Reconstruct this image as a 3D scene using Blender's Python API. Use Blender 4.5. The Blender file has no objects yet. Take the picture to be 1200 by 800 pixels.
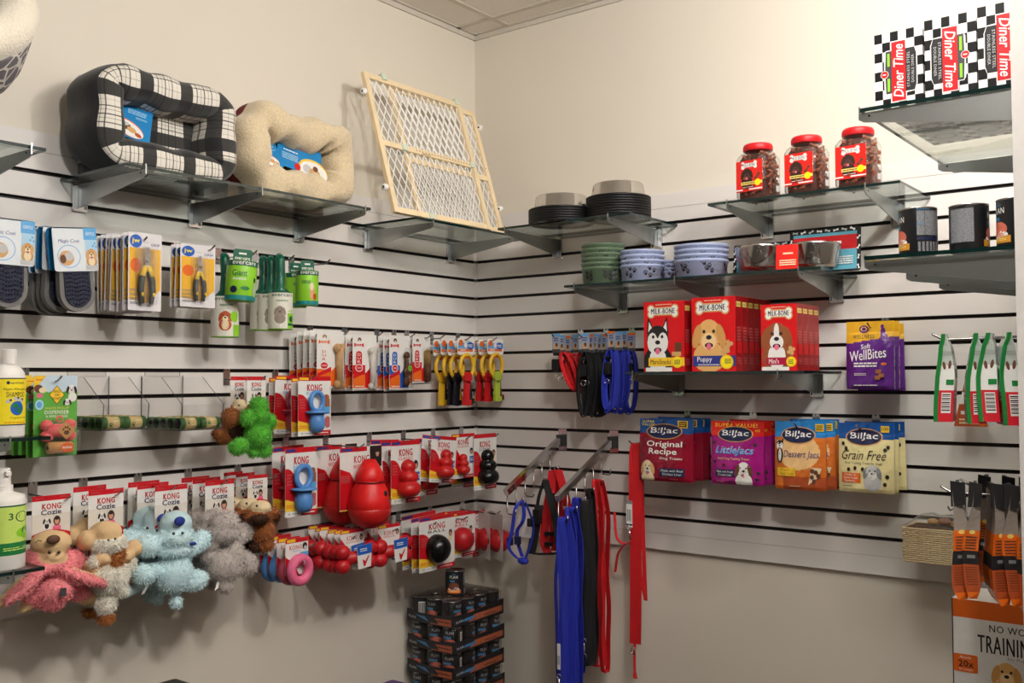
import bpy, bmesh, math, random
from mathutils import Vector, Matrix, Euler
import numpy as np
random.seed(7); rng = np.random.default_rng(7)
SC = bpy.context.scene
COL = SC.collection
PI = math.pi
rad = math.radians

# ------------------------------------------------------------------ camera (image 1200 x 800)
Z0 = 1.9645                      # height of the reference groove of the slat panels
PITCH = 0.0762                   # groove pitch
CAM = np.array([2.618, -3.161, Z0 - 0.4848])
YAW, PIT, ROL, FPX = 0.65507, 0.037415, -0.003792, 1151.8
_cy, _sy, _cp, _sp, _cr, _sr = math.cos(YAW), math.sin(YAW), math.cos(PIT), math.sin(PIT), math.cos(ROL), math.sin(ROL)
FW = np.array([-_sy*_cp, _cy*_cp, _sp]); _rt = np.array([_cy, _sy, 0.0]); _up = np.cross(_rt, FW)
RT = _cr*_rt + _sr*_up; UPV = -_sr*_rt + _cr*_up
def ray(x, y): return FW + RT*((x-600)/FPX) - UPV*((y-400)/FPX)
def onx(x, y, X): d = ray(x, y); return CAM + (X-CAM[0])/d[0]*d
def ony(x, y, Y): d = ray(x, y); return CAM + (Y-CAM[1])/d[1]*d
def onz(x, y, Z): d = ray(x, y); return CAM + (Z-CAM[2])/d[2]*d
def prj(p):
    d = np.array(p)-CAM; z = d@FW; return 600+FPX*(d@RT)/z, 400-FPX*(d@UPV)/z
PX3 = 2.29                       # face of the return panel on the right
def uz(w, x, y, d):
    """pixel -> (u along the wall to the right, height) on the plane d in front of a wall"""
    if w == 'L': p = onx(x, y, d); return p[1], p[2]
    if w == 'R': p = ony(x, y, -d); return p[0], p[2]
    p = onx(x, y, PX3-d); return -p[1], p[2]
def at(w, u, d, z):
    if w == 'L': return Vector((d, u, z))
    if w == 'R': return Vector((u, -d, z))
    return Vector((PX3-d, -u, z))
ROT = {'L': PI/2, 'R': 0.0, 'P': -PI/2}
def put(o, w, u, d, z, yaw=0.0, tilt=0.0, roll=0.0):
    o.location = at(w, u, d, z); o.rotation_euler = (tilt, roll, ROT[w]+yaw)
    return o
def fit(w, d, x0, x1, y0, y1):
    """pixel box -> (u centre, z top, width, height) on plane d"""
    ym, xm = (y0+y1)/2, (x0+x1)/2
    ul, ur = uz(w, x0, ym, d)[0], uz(w, x1, ym, d)[0]
    return (ul+ur)/2, uz(w, xm, y0, d)[1], abs(ur-ul), uz(w, xm, y0, d)[1]-uz(w, xm, y1, d)[1]
def slot(k): return Z0 - PITCH*k

# ------------------------------------------------------------------ materials
_M = {}; _pending = set()
def lin(c):
    return tuple((x/255/12.92 if x/255 <= .04045 else ((x/255+.055)/1.055)**2.4) for x in c)
def M(key, rgb=None, rough=.5, metal=0.0, spec=.5, var=.06, scale=60.0, bump=0.0, bscale=None, sheen=0.0, coat=0.0, trans=0.0, ior=1.45, alpha=None):
    """a principled material with a procedural noise in its colour and (optionally) its relief"""
    if key in _M and (rgb is None or key not in _pending): return _M[key]
    m = _M.get(key) or bpy.data.materials.new(key); m.use_nodes = True; _M[key] = m
    if rgb is None: _pending.add(key); return m      # named before it is mixed
    _pending.discard(key)
    nt = m.node_tree; b = nt.nodes['Principled BSDF']
    b.inputs['Roughness'].default_value = rough; b.inputs['Metallic'].default_value = metal
    b.inputs['Specular IOR Level'].default_value = spec; b.inputs['IOR'].default_value = ior
    b.inputs['Sheen Weight'].default_value = sheen; b.inputs['Coat Weight'].default_value = coat
    b.inputs['Coat Roughness'].default_value = .15
    b.inputs['Transmission Weight'].default_value = trans
    if alpha is not None: b.inputs['Alpha'].default_value = alpha
    tc = nt.nodes.new('ShaderNodeTexCoord'); n = nt.nodes.new('ShaderNodeTexNoise')
    n.inputs['Scale'].default_value = scale; n.inputs['Detail'].default_value = 2
    nt.links.new(tc.outputs['Object'], n.inputs['Vector'])
    r = nt.nodes.new('ShaderNodeMixRGB'); c = lin(rgb)
    r.inputs['Color1'].default_value = (*[max(0, x*(1-var)) for x in c], 1)
    r.inputs['Color2'].default_value = (*[min(1, x*(1+var)) for x in c], 1)
    nt.links.new(n.outputs['Fac'], r.inputs['Fac']); nt.links.new(r.outputs['Color'], b.inputs['Base Color'])
    if bump:
        n2 = nt.nodes.new('ShaderNodeTexNoise'); n2.inputs['Scale'].default_value = bscale or scale*4
        n2.inputs['Detail'].default_value = 3
        nt.links.new(tc.outputs['Object'], n2.inputs['Vector'])
        bp = nt.nodes.new('ShaderNodeBump'); bp.inputs['Strength'].default_value = bump; bp.inputs['Distance'].default_value = .004
        nt.links.new(n2.outputs['Fac'], bp.inputs['Height']); nt.links.new(bp.outputs['Normal'], b.inputs['Normal'])
    _M[key] = m
    return m
def clear_mat(key, tint, rough=.03, gl=1.0, ior=1.45):
    """thin clear sheet: fresnel mix of see-through and gloss"""
    if key in _M: return _M[key]
    m = bpy.data.materials.new(key); m.use_nodes = True; nt = m.node_tree
    nt.nodes.remove(nt.nodes['Principled BSDF']); out = nt.nodes['Material Output']
    t = nt.nodes.new('ShaderNodeBsdfTransparent'); t.inputs['Color'].default_value = (*tint, 1)
    g = nt.nodes.new('ShaderNodeBsdfGlossy'); g.inputs['Roughness'].default_value = rough
    f = nt.nodes.new('ShaderNodeLayerWeight'); f.inputs['Blend'].default_value = .5      # Schlick's curve on the facing angle
    pw = nt.nodes.new('ShaderNodeMath'); pw.operation = 'POWER'; pw.inputs[1].default_value = 5
    mu = nt.nodes.new('ShaderNodeMath'); mu.operation = 'MULTIPLY_ADD'; mu.inputs[1].default_value = .95*gl; mu.inputs[2].default_value = ((ior-1)/(ior+1))**2*gl
    mx = nt.nodes.new('ShaderNodeMixShader')
    nz = nt.nodes.new('ShaderNodeTexNoise'); nz.inputs['Scale'].default_value = 30
    bp = nt.nodes.new('ShaderNodeBump'); bp.inputs['Strength'].default_value = .02 if rough < .06 else .6; bp.inputs['Distance'].default_value = .003
    nt.links.new(nz.outputs['Fac'], bp.inputs['Height']); nt.links.new(bp.outputs['Normal'], g.inputs['Normal'])
    nt.links.new(f.outputs['Facing'], pw.inputs[0]); nt.links.new(pw.outputs[0], mu.inputs[0]); nt.links.new(mu.outputs[0], mx.inputs['Fac'])
    nt.links.new(t.outputs[0], mx.inputs[1]); nt.links.new(g.outputs[0], mx.inputs[2])
    nt.links.new(mx.outputs[0], out.inputs['Surface'])
    _M[key] = m
    return m

M('white', (240, 238, 234), .45); M('cardwhite', (232, 230, 226), .35); M('offwhite', (222, 216, 205), .6)
M('red', (200, 22, 30), .4); M('kongred', (196, 20, 32), .35); M('darkred', (120, 14, 22), .45); M('rubberred', (186, 26, 26), .38)
M('yellow', (240, 196, 50), .4); M('paleyellow', (236, 214, 110), .4); M('brightyellow', (250, 225, 20), .35)
M('navy', (22, 30, 70), .45); M('blue', (30, 90, 180), .4); M('skyblue', (90, 165, 220), .4); M('paleblue', (170, 208, 232), .4)
M('black', (18, 18, 20), .45); M('ink', (28, 26, 28), .6); M('grey', (130, 130, 130), .5); M('lightgrey', (190, 190, 190), .5); M('darkgrey', (62, 62, 64), .5)
M('green', (30, 120, 60), .4); M('lime', (140, 205, 45), .4); M('darkgreen', (14, 84, 62), .4); M('orange', (226, 104, 30), .4)
M('skin', (205, 150, 120), .6); M('brown', (96, 56, 34), .6); M('tan', (206, 160, 104), .5); M('gold', (204, 150, 84), .6); M('cream', (232, 214, 176), .6)
M('pink', (226, 110, 140), .4); M('purple', (86, 40, 120), .35); M('magenta', (150, 24, 110), .35); M('maroon', (112, 18, 40), .35)
M('teal', (20, 130, 130), .4)
M('chrome', (205, 205, 208), .16, metal=1, var=.03); M('steel', (204, 202, 200), .15, metal=1, var=.03, scale=20)
M('brushed', (170, 172, 170), .34, metal=1, var=.05); M('wire', (150, 148, 146), .25, metal=1)
M('rubberblack', (20, 20, 21), .5, spec=.4)
clear_mat('glass', (.90, .94, .925), .02, .85, 1.5); clear_mat('acrylic', (.97, .97, .97), .03, .8, 1.35); clear_mat('film', (.95, .95, .95), .12, 1.6, 1.4)
M('glassedge', (8, 34, 32), .12, spec=.8); M('acryledge', (70, 72, 74), .25)

# ------------------------------------------------------------------ text outlines
_T = {}
def text2d(s, bold=.0, shear=.0):
    k = (s, bold, shear)
    if k in _T: return _T[k]
    cu = bpy.data.curves.new('t', 'FONT'); cu.body = s; cu.size = 1; cu.offset = bold*.4; cu.space_character = 1.12 if s.isupper() else 1.0; cu.shear = shear
    cu.resolution_u = 2; cu.fill_mode = 'FRONT'
    o = bpy.data.objects.new('t', cu); COL.objects.link(o)
    dg = bpy.context.evaluated_depsgraph_get(); dg.update()
    me = o.evaluated_get(dg).to_mesh()
    v = np.array([x.co[:2] for x in me.vertices]); f = [tuple(p.vertices) for p in me.polygons]
    bpy.data.objects.remove(o); bpy.data.curves.remove(cu)
    lo, hi = v.min(0), v.max(0); v = (v-lo)/(hi-lo) - .5
    _T[k] = (v, f)
    return _T[k]

# ------------------------------------------------------------------ mesh builder
def plane_frame(y0=0.0, x0=0.0, z0=0.0):
    return lambda u, v, w: np.stack([u+x0, y0-w+0*u, v+z0], -1)
def cyl_frame(r, cx=0.0, cy=0.0, z0=0.0):
    """u is arc length to the right, measured from the front (-Y)"""
    return lambda u, v, w: np.stack([cx+(r+w)*np.sin(u/r), cy-(r+w)*np.cos(u/r), v+z0], -1)
class MB:
    def __init__(s): s.v = []; s.f = []; s.fm = []; s.fs = []; s.mats = []; s.dw = .00004; s.frame = plane_frame(); s.uv = {}; s.clip = None
    @property
    def frame(s): return s._fr
    @frame.setter
    def frame(s, f): s._fr = f; s.w = .00005      # a new face starts a fresh pile of print layers
    def mi(s, m):
        if m not in s.mats: s.mats.append(m)
        return s.mats.index(m)
    def add(s, V, F, m, smooth=False):
        b = len(s.v); s.v.extend([tuple(map(float, p)) for p in V]); i = s.mi(m)
        for f in F: s.f.append(tuple(b+k for k in f)); s.fm.append(i); s.fs.append(smooth)
        return b
    # -------- solids
    def box(s, x0, x1, y0, y1, z0, z1, m, mat=None):
        V = [(x, y, z) for x in (x0, x1) for y in (y0, y1) for z in (z0, z1)]
        if mat is not None: V = [mat @ Vector(p) for p in V]
        s.add(V, [(0, 1, 3, 2), (4, 6, 7, 5), (0, 4, 5, 1), (2, 3, 7, 6), (0, 2, 6, 4), (1, 5, 7, 3)], m)
    def prism(s, pts, y0, y1, m, mside=None, axis='y'):
        """outline in x-z, from y0 (front) to y1"""
        n = len(pts)
        g = (lambda a, b, y: (a, y, b)) if axis == 'y' else ((lambda a, b, y: (y, a, b)) if axis == 'x' else (lambda a, b, y: (a, b, y)))
        V = [g(a, b, y0) for a, b in pts] + [g(a, b, y1) for a, b in pts]
        s.add(V, [tuple(range(n)), tuple(range(2*n-1, n-1, -1))], m)
        s.add(V, [(i, i+n, (i+1) % n+n, (i+1) % n) for i in range(n)], mside or m)
    def lathe(s, prof, m, seg=24, c=(0, 0, 0), smooth=True, R=None, sx=1.0, sy=1.0):
        V = []; n = len(prof)
        for j in range(seg):
            a = 2*PI*j/seg
            for r, z in prof:
                p = Vector((r*math.cos(a)*sx, r*math.sin(a)*sy, z))
                if R is not None: p = R @ p
                V.append(p+Vector(c))
        F = [(j*n+i, ((j+1) % seg)*n+i, ((j+1) % seg)*n+i+1, j*n+i+1) for j in range(seg) for i in range(n-1)]
        s.add(V, F, m, smooth)
    def tube(s, pts, r, m, seg=6, closed=False, smooth=True, caps=True):
        P = [Vector(p) for p in pts]; n = len(P); V = []; up = None
        rr = r if hasattr(r, '__len__') else [r]*n
        for i in range(n):
            a = P[i-1] if (i or closed) else P[i]; b = P[(i+1) % n] if (i < n-1 or closed) else P[i]
            t = (b-a).normalized()
            if up is None: up = Vector((0, 0, 1)) if abs(t.z) < .9 else Vector((1, 0, 0))
            x = t.cross(up); x = x.normalized() if x.length > 1e-6 else t.orthogonal().normalized()
            up = x.cross(t).normalized()
            for j in range(seg):
                q = 2*PI*j/seg; V.append(P[i]+(x*math.cos(q)+up*math.sin(q))*rr[i])
        F = [(i*seg+j, i*seg+(j+1) % seg, ((i+1) % n)*seg+(j+1) % seg, ((i+1) % n)*seg+j) for i in range(n if closed else n-1) for j in range(seg)]
        if not closed and caps: F += [tuple(range(seg))[::-1], tuple(range((n-1)*seg, n*seg))]
        s.add(V, F, m, smooth)
    def strap(s, pts, wd, w, t, m, twist=None):
        """flat webbing along pts; wd = width direction (vector or list)"""
        P = [Vector(p) for p in pts]; n = len(P); V = []
        for i in range(n):
            d = Vector(wd[i] if hasattr(wd[0], '__len__') else wd).normalized()
            tg = (P[min(i+1, n-1)]-P[max(i-1, 0)]).normalized(); nn = tg.cross(d)
            nn = nn.normalized() if nn.length > 1e-6 else Vector((0, 1, 0))
            ww = w[i] if hasattr(w, '__len__') else w
            for a, b in ((-1, -1), (1, -1), (1, 1), (-1, 1)): V.append(P[i]+d*(a*ww/2)+nn*(b*t/2))
        F = [(i*4+j, i*4+(j+1) % 4, (i+1)*4+(j+1) % 4, (i+1)*4+j) for i in range(n-1) for j in range(4)]
        F += [(3, 2, 1, 0), tuple(range((n-1)*4, n*4))]
        s.add(V, F, m)
    def ball(s, c, r, m, seg=16, ring=10, R=None):
        r = r if hasattr(r, '__len__') else (r, r, r); V = []; F = []
        for i in range(ring+1):
            p = PI*i/ring
            for j in range(seg):
                a = 2*PI*j/seg; q = Vector((r[0]*math.sin(p)*math.cos(a), r[1]*math.sin(p)*math.sin(a), r[2]*math.cos(p)))
                if R is not None: q = R @ q
                V.append(q+Vector(c))
        for i in range(ring):
            for j in range(seg): F.append((i*seg+j, (i+1)*seg+j, (i+1)*seg+(j+1) % seg, i*seg+(j+1) % seg))
        s.add(V, F, m, True)
    def torus(s, c, R_, r, m, seg=28, k=10, rot=None, sz=1.0):
        pts = [Vector((R_*math.cos(2*PI*i/seg), 0, R_*math.sin(2*PI*i/seg)*sz)) for i in range(seg)]
        if rot is not None: pts = [rot @ p for p in pts]
        s.tube([p+Vector(c) for p in pts], r, m, k, closed=True)
    # -------- print on the current frame
    def lay(s): s.w += s.dw; return s.w
    def _dec(s, U, F, m):
        U = np.asarray(U, float); w = s.lay()
        if s.clip: U[:, 0] = np.clip(U[:, 0], s.clip[0], s.clip[1]); U[:, 1] = np.clip(U[:, 1], s.clip[2], s.clip[3])
        s.add(s.frame(U[:, 0], U[:, 1], np.full(len(U), w)), F, m)
    def rect(s, x0, x1, z0, z1, m, nx=1, nz=1):
        U = [(x0+(x1-x0)*i/nx, z0+(z1-z0)*j/nz) for j in range(nz+1) for i in range(nx+1)]
        s._dec(U, [(j*(nx+1)+i, j*(nx+1)+i+1, (j+1)*(nx+1)+i+1, (j+1)*(nx+1)+i) for j in range(nz) for i in range(nx)], m)
    def poly(s, pts, m): s._dec(pts, [tuple(range(len(pts)))], m)
    def ell(s, cx, cz, rx, rz, m, seg=18, rot=0.0, rings=2):
        c, q = math.cos(rot), math.sin(rot); U = [(cx, cz)]
        for k in range(1, rings+1):
            for i in range(seg):
                a = 2*PI*i/seg; x, z = rx*k/rings*math.cos(a), rz*k/rings*math.sin(a)
                U.append((cx+x*c-z*q, cz+x*q+z*c))
        F = [(0, 1+i, 1+(i+1) % seg) for i in range(seg)]
        for k in range(1, rings):
            a, b = 1+(k-1)*seg, 1+k*seg
            F += [(a+i, b+i, b+(i+1) % seg, a+(i+1) % seg) for i in range(seg)]
        s._dec(U, F, m)
    def text(s, t, cx, cz, w, h, m, bold=.0, shear=.0, rot=0.0):
        if bold and set(t) & set('MWNK'):       # thicken sharp-cornered letters by overprinting
            for d in (-1, 1): s.text(t, cx+d*bold*.45*h*math.cos(rot), cz+d*bold*.45*h*math.sin(rot), w-bold*.9*h, h, m, 0, shear, rot)
            return
        v, f = text2d(t, bold, shear); x, z = v[:, 0]*w, v[:, 1]*h
        c, q = math.cos(rot), math.sin(rot)
        s._dec(np.stack([cx+x*c-z*q, cz+x*q+z*c], -1), f, m)
    def build(s, name, parent=None, loc=None):
        me = bpy.data.meshes.new(name); me.from_pydata(s.v, [], s.f)
        for m in s.mats: me.materials.append(M(m))
        me.polygons.foreach_set('material_index', s.fm); me.polygons.foreach_set('use_smooth', s.fs)
        if s.uv:
            l = me.uv_layers.new(name='UVMap')
            for i, lp in enumerate(me.loops): l.data[i].uv = s.uv.get(lp.vertex_index, (0, 0))
        me.update()
        o = bpy.data.objects.new(name, me); COL.objects.link(o)
        if parent is not None: o.parent = parent
        if loc is not None: o.location = loc
        return o
def rrect(x0, x1, z0, z1, r, n=4):
    P = []
    for cx, cz, a in ((x1-r, z1-r, 0), (x0+r, z1-r, 90), (x0+r, z0+r, 180), (x1-r, z0+r, 270)):
        for i in range(n+1): q = rad(a+90*i/n); P.append((cx+r*math.cos(q), cz+r*math.sin(q)))
    return P[::-1]

# ------------------------------------------------------------------ objects
def thing(name, label, cat, group=None):
    o = bpy.data.objects.new(name, None); COL.objects.link(o); o.empty_display_size = .05
    return tag(o, label, cat, group)
def tag(o, label, cat, group=None):
    o['label'] = label; o['category'] = cat
    if group: o['group'] = group
    return o
def struct(mb, name, parent=None):
    o = mb.build(name, parent); o['kind'] = 'structure'
    return o
def dup(o, label=None, group=None, parent=None):
    c = o.copy(); COL.objects.link(c)
    if parent is not None: c.parent = parent
    if label: c['label'] = label
    if group: c['group'] = group
    for ch in list(o.children): dup(ch, None, None, c)
    return c
NTH = ['front', 'second', 'third', 'fourth', 'fifth', 'sixth', 'seventh', 'eighth', 'ninth', 'tenth', 'eleventh', 'twelfth', 'thirteenth']
def nth(i): return 'the front one' if i == 0 else NTH[i]+' from the front'
def hang_row(proto, w, u, z, ds, labels, group, jit=.004, yaw=0.0, dz=.004):
    """proto first, then copies deeper on the same hook"""
    out = []
    for i, d in enumerate(ds):
        o = proto if i == 0 else dup(proto)
        o['label'] = labels[i] if isinstance(labels, list) else labels % nth(i)
        if group: o['group'] = group
        k = 0 if i == 0 else 1
        put(o, w, u+k*random.uniform(-jit, jit), d, z+k*random.uniform(-dz, dz), yaw+k*random.uniform(-.06, .06), 0, k*random.uniform(-.03, .03))
        out.append(o)
    return out
def spread(d0, d1, n): return [d0+(d1-d0)*i/max(1, n-1) for i in range(n)]
# ================================================================== the room
CEIL = 2.933
M('wallpaint', (226, 218, 204), .85, spec=.2, var=.02, scale=3, bump=.08, bscale=350)
M('board', (226, 221, 216), .55, spec=.35, var=.015, scale=8)
M('groove', (34, 25, 21), .5); M('seam', (176, 168, 160), .6)
M('tile', (236, 230, 221), .9, spec=.1, var=.05, scale=120, bump=.35, bscale=260); M('tbar', (208, 200, 188), .6)
M('carpet', (84, 76, 68), .95, var=.2, scale=200, bump=.4)
def slab(name, x0, x1, y0, y1, z0, z1, m):
    b = MB(); b.box(x0, x1, y0, y1, z0, z1, m); return struct(b, name)
slab('wall_left', -.119, -.019, -6.1, .119, 0, CEIL, 'wallpaint')
slab('wall_back', -.019, 5.1, .019, .119, 0, CEIL, 'wallpaint')
M('farwall', (84, 78, 72), .85)
slab('wall_right', 5.0, 5.1, -6.1, .019, 0, CEIL, 'farwall')
slab('wall_front', -.019, 5.0, -6.1, -6.0, 0, CEIL, 'farwall')
slab('floor', -.119, 5.1, -6.1, .119, -.1, 0, 'carpet')
# ceiling: tiles between exposed bars, narrow cut tiles along the two walls
b = MB(); b.box(-.119, 5.1, -6.1, .119, CEIL, CEIL+.08, 'tile'); struct(b, 'ceiling')
b = MB()
for i in range(9): b.box(.172+.61*i-.012, .172+.61*i+.012, -6, .019, CEIL-.004, CEIL, 'tbar')
for i in range(10): b.box(-.019, 5, -.104-.61*i-.012, -.104-.61*i+.012, CEIL-.0035, CEIL, 'tbar')
struct(b, 'trim_1')
b = MB(); b.box(-.019, -.010, -6, .019, CEIL-.022, CEIL, 'tbar'); b.box(-.010, .004, -6, .019, CEIL-.0035, CEIL, 'tbar'); struct(b, 'trim_2')
b = MB(); b.box(-.019, 5, .010, .019, CEIL-.022, CEIL, 'tbar'); b.box(-.010, 5, -.004, .010, CEIL-.0035, CEIL, 'tbar'); struct(b, 'trim_3')
b = MB(); b.box(-.019, -.008, -6, .019, 0, .1, 'groove'); struct(b, 'baseboard_left')
b = MB(); b.box(-.008, 5, .008, .019, 0, .1, 'groove'); struct(b, 'baseboard_back')
# slat panels (face of the boards on x = 0 and y = 0)
ZT, ZS, ZB, ZS2 = slot(-2.44), slot(-1.73), slot(14.5), slot(13.73)
def slat_panel(name, w, u0, u1):
    b = MB(); h = .0046
    def bx(a, c, d0, d1, z0, z1, m):
        if w == 'L': b.box(d0, d1, a, c, z0, z1, m)
        else: b.box(a, c, -d1, -d0, z0, z1, m)
    def slat(z0, z1, lo, hi):
        """board with dark lips where a groove runs"""
        bx(u0, u1, -.012, 0, z0+(.0012 if lo else 0), z1-(.0012 if hi else 0), 'board')
        if lo: bx(u0, u1, -.012, -.0006, z0, z0+.0012, 'groove')
        if hi: bx(u0, u1, -.012, -.0006, z1-.0012, z1, 'groove')
    bx(u0, u1, -.0185, -.012, ZB, ZT, 'groove')
    ks = list(range(-1, 14))
    slat(slot(-1)+h, ZS-.001, True, False)
    slat(ZS+.001, ZT, False, False)
    for k in ks[:-1]: slat(slot(k+1)+h, slot(k)-h, True, True)
    slat(ZS2+.0008, slot(13)-h, False, True)
    slat(ZB, ZS2-.0008, False, False)
    bx(u0, u1, -.012, -.0012, ZS-.001, ZS+.001, 'seam'); bx(u0, u1, -.012, -.0012, ZS2-.0008, ZS2+.0008, 'seam')
    return struct(b, name)
slat_panel('trim_4', 'L', -5.0, 0.0)
slat_panel('trim_5', 'R', -.0, 2.288)
# return panel on the right, seen on its end
b = MB(); b.box(PX3, PX3+.14, -1.36, .018, 0, 2.42, 'panelwhite'); M('panelwhite', (214, 210, 206), .5); struct(b, 'wall_return')

# ================================================================== glass shelves, brackets, hooks
def glass_shelf(w, u0, u1, z, d, label, cat='shelf'):
    b = MB(); t = .008
    V = [(u0, -d, z-t), (u1, -d, z-t), (u1, -.002, z-t), (u0, -.002, z-t), (u0, -d, z), (u1, -d, z), (u1, -.002, z), (u0, -.002, z)]
    b.add(V, [(3, 2, 1, 0), (4, 5, 6, 7)], 'glass'); b.add(V, [(0, 1, 5, 4), (1, 2, 6, 5), (2, 3, 7, 6), (3, 0, 4, 7)], 'glassedge')
    o = b.build('glass_shelf'); o.location = at(w, 0, 0, 0); o.rotation_euler = (0, 0, ROT[w])
    return tag(o, label, cat, 'glass shelves on the slat walls')
def bracket_mesh(L_=.306):
    t = thing('shelf_bracket', 'x', 'bracket', 'chrome brackets under the glass shelves')
    b = MB(); b.box(-.022, .022, -.003, .001, -.076, -.002, 'chrome'); b.box(-.022, -.0195, -.010, -.003, -.072, -.003, 'chrome')
    b.box(.0195, .022, -.010, -.003, -.072, -.003, 'chrome'); b.box(-.0195, .0195, -.0105, -.003, -.0765, -.07, 'chrome')
    b.box(-.018, .018, -.012, .006, -.002, .006, 'chrome'); b.build('back_plate', t)
    b = MB(); b.prism([(-.004, -.001), (-L_-.006, -.001), (-L_-.0155, -.001), (-L_-.0155, .013), (-L_-.018, .013), (-L_-.018, -.014), (-L_-.008, -.02), (-.012, -.066), (-.004, -.066)], -.0018, .0018, 'brushed', axis='x')
    b.tube([(-.003, -L_+.004, -.008), (.003, -L_+.004, -.008)], .0025, 'ink', 8)
    b.build('arm', t); return t
_br = {}
def bracket(w, u, z, label, L_=.306):
    z -= .008
    k = round(L_, 3)
    if k not in _br: _br[k] = bracket_mesh(L_); o = _br[k]
    else: o = dup(_br[k])
    o['label'] = label; put(o, w, u, 0, z); return o
ZG = 1.998+.0345
glass_shelf('L', -2.60, -1.992, ZG, .32, 'glass shelf holding the round cream plush pet bed')
bracket('L', -2.03, ZG, 'chrome bracket under the glass shelf with the round cream pet bed', .309)
glass_shelf('L', -1.79, -.93, ZG, .33, 'long glass shelf holding the plaid and the beige fleece pet beds')
for u, s in ((-1.736, 'below the black side of the plaid pet bed'), (-1.365, 'between the plaid and the fleece pet beds'), (-.955, 'below the beige fleece pet bed, next to the wooden gate')):
    bracket('L', u, ZG, 'chrome shelf bracket '+s, .315)
glass_shelf('L', -.71, -.078, ZG, .325, 'glass shelf in the corner holding the wooden pet gate')
bracket('L', -.628, ZG, 'chrome shelf bracket at the outer post of the wooden gate', .312)
bracket('L', -.166, ZG, 'chrome shelf bracket below the wooden gate, closest to the corner', .312)
glass_shelf('R', .385, .945, ZG, .338, 'glass shelf holding two stacks of black-rimmed steel bowls')
bracket('R', .42, ZG, 'chrome shelf bracket below the shorter stack of black-rimmed bowls', .325)
bracket('R', .862, ZG, 'chrome shelf bracket below the taller stack of black-rimmed bowls', .325)
glass_shelf('R', 1.22, 1.812, ZG, .318, 'glass shelf holding three red-lidded jars of dog biscuits')
bracket('R', 1.287, ZG, 'chrome shelf bracket below the jar nearest the bowl stacks', .305)
bracket('R', 1.716, ZG, 'chrome shelf bracket below the jar nearest the checkered boxes', .305)
ZG5 = slot(2)-.008
glass_shelf('R', .672, 1.585, ZG5, .328, 'glass shelf holding paw print bowls and the packed steel bowls')
bracket('R', .717, ZG5, 'chrome shelf bracket below the green paw print bowls', .315)
bracket('R', 1.107, ZG5, 'chrome shelf bracket below the large blue paw print bowls', .315)
bracket('R', 1.519, ZG5, 'chrome shelf bracket below the packed steel bowls', .315)
ZG7 = slot(6)-.008
glass_shelf('R', .918, 1.53, ZG7, .325, 'glass shelf holding the red biscuit boxes')
bracket('R', .946, ZG7, 'chrome shelf bracket below the biscuit box with the husky', .312)
bracket('R', 1.449, ZG7, 'chrome shelf bracket below the biscuit boxes with the beagle', .312)
ZG10, ZG11 = slot(8)-.008, slot(12)-.008
glass_shelf('L', -2.55, -1.975, ZG10, .328, 'glass shelf under the yellow shampoo bottles')
bracket('L', -2.072, ZG10, 'chrome shelf bracket below the yellow shampoo bottle', .315)
glass_shelf('L', -2.55, -1.985, ZG11, .328, 'glass shelf under the green-labelled spray bottle')
bracket('L', -2.06, ZG11, 'chrome shelf bracket below the green-labelled spray bottle', .315)
ZG8, ZG9 = slot(-1)-.008, slot(3)-.008
glass_shelf('P', .36, 1.13, ZG8, .325, 'glass shelf holding the black and white checkered boxes')
bracket('P', 1.122, ZG8, 'near bracket under the shelf of checkered boxes', .312)
bracket('P', .503, ZG8, 'far bracket under the shelf of checkered boxes', .312)
glass_shelf('P', .44, 1.12, ZG9, .325, 'glass shelf holding three black cans of dog food')
bracket('P', 1.10, ZG9, 'near bracket under the shelf of black dog food cans', .312)
bracket('P', .804, ZG9, 'middle bracket under the shelf of black dog food cans', .312)
bracket('P', .518, ZG9, 'far bracket under the shelf of black dog food cans', .312)

def hook_mesh(L_):
    t = thing('peg_hook', 'x', 'hook', 'wire peg hooks on the slat walls')
    b = MB(); b.box(-.0125, .0125, -.003, .0, -.046, -.004, 'chrome'); b.box(-.0125, .0125, -.003, .004, -.004, .003, 'chrome')
    b.box(-.010, -.003, -.006, 0, -.002, .0055, 'chrome'); b.box(.003, .010, -.006, 0, -.002, .0055, 'chrome'); b.build('back_plate', t)
    b = MB(); b.tube([(0, -.003, -.028), (0, -L_+.026, -.031), (0, -L_+.018, -.029), (0, -L_+.004, -.021), (0, -L_, -.0185)], .0026, 'wire', 8); b.build('wire', t)
    return t
_hk = {}
def hook(w, u, k, label, L_=.195):
    q = round(L_, 3)
    if q not in _hk: _hk[q] = hook_mesh(L_); o = _hk[q]
    else: o = dup(_hk[q])
    o['label'] = label; put(o, w, u, 0, slot(k)); return o
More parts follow.
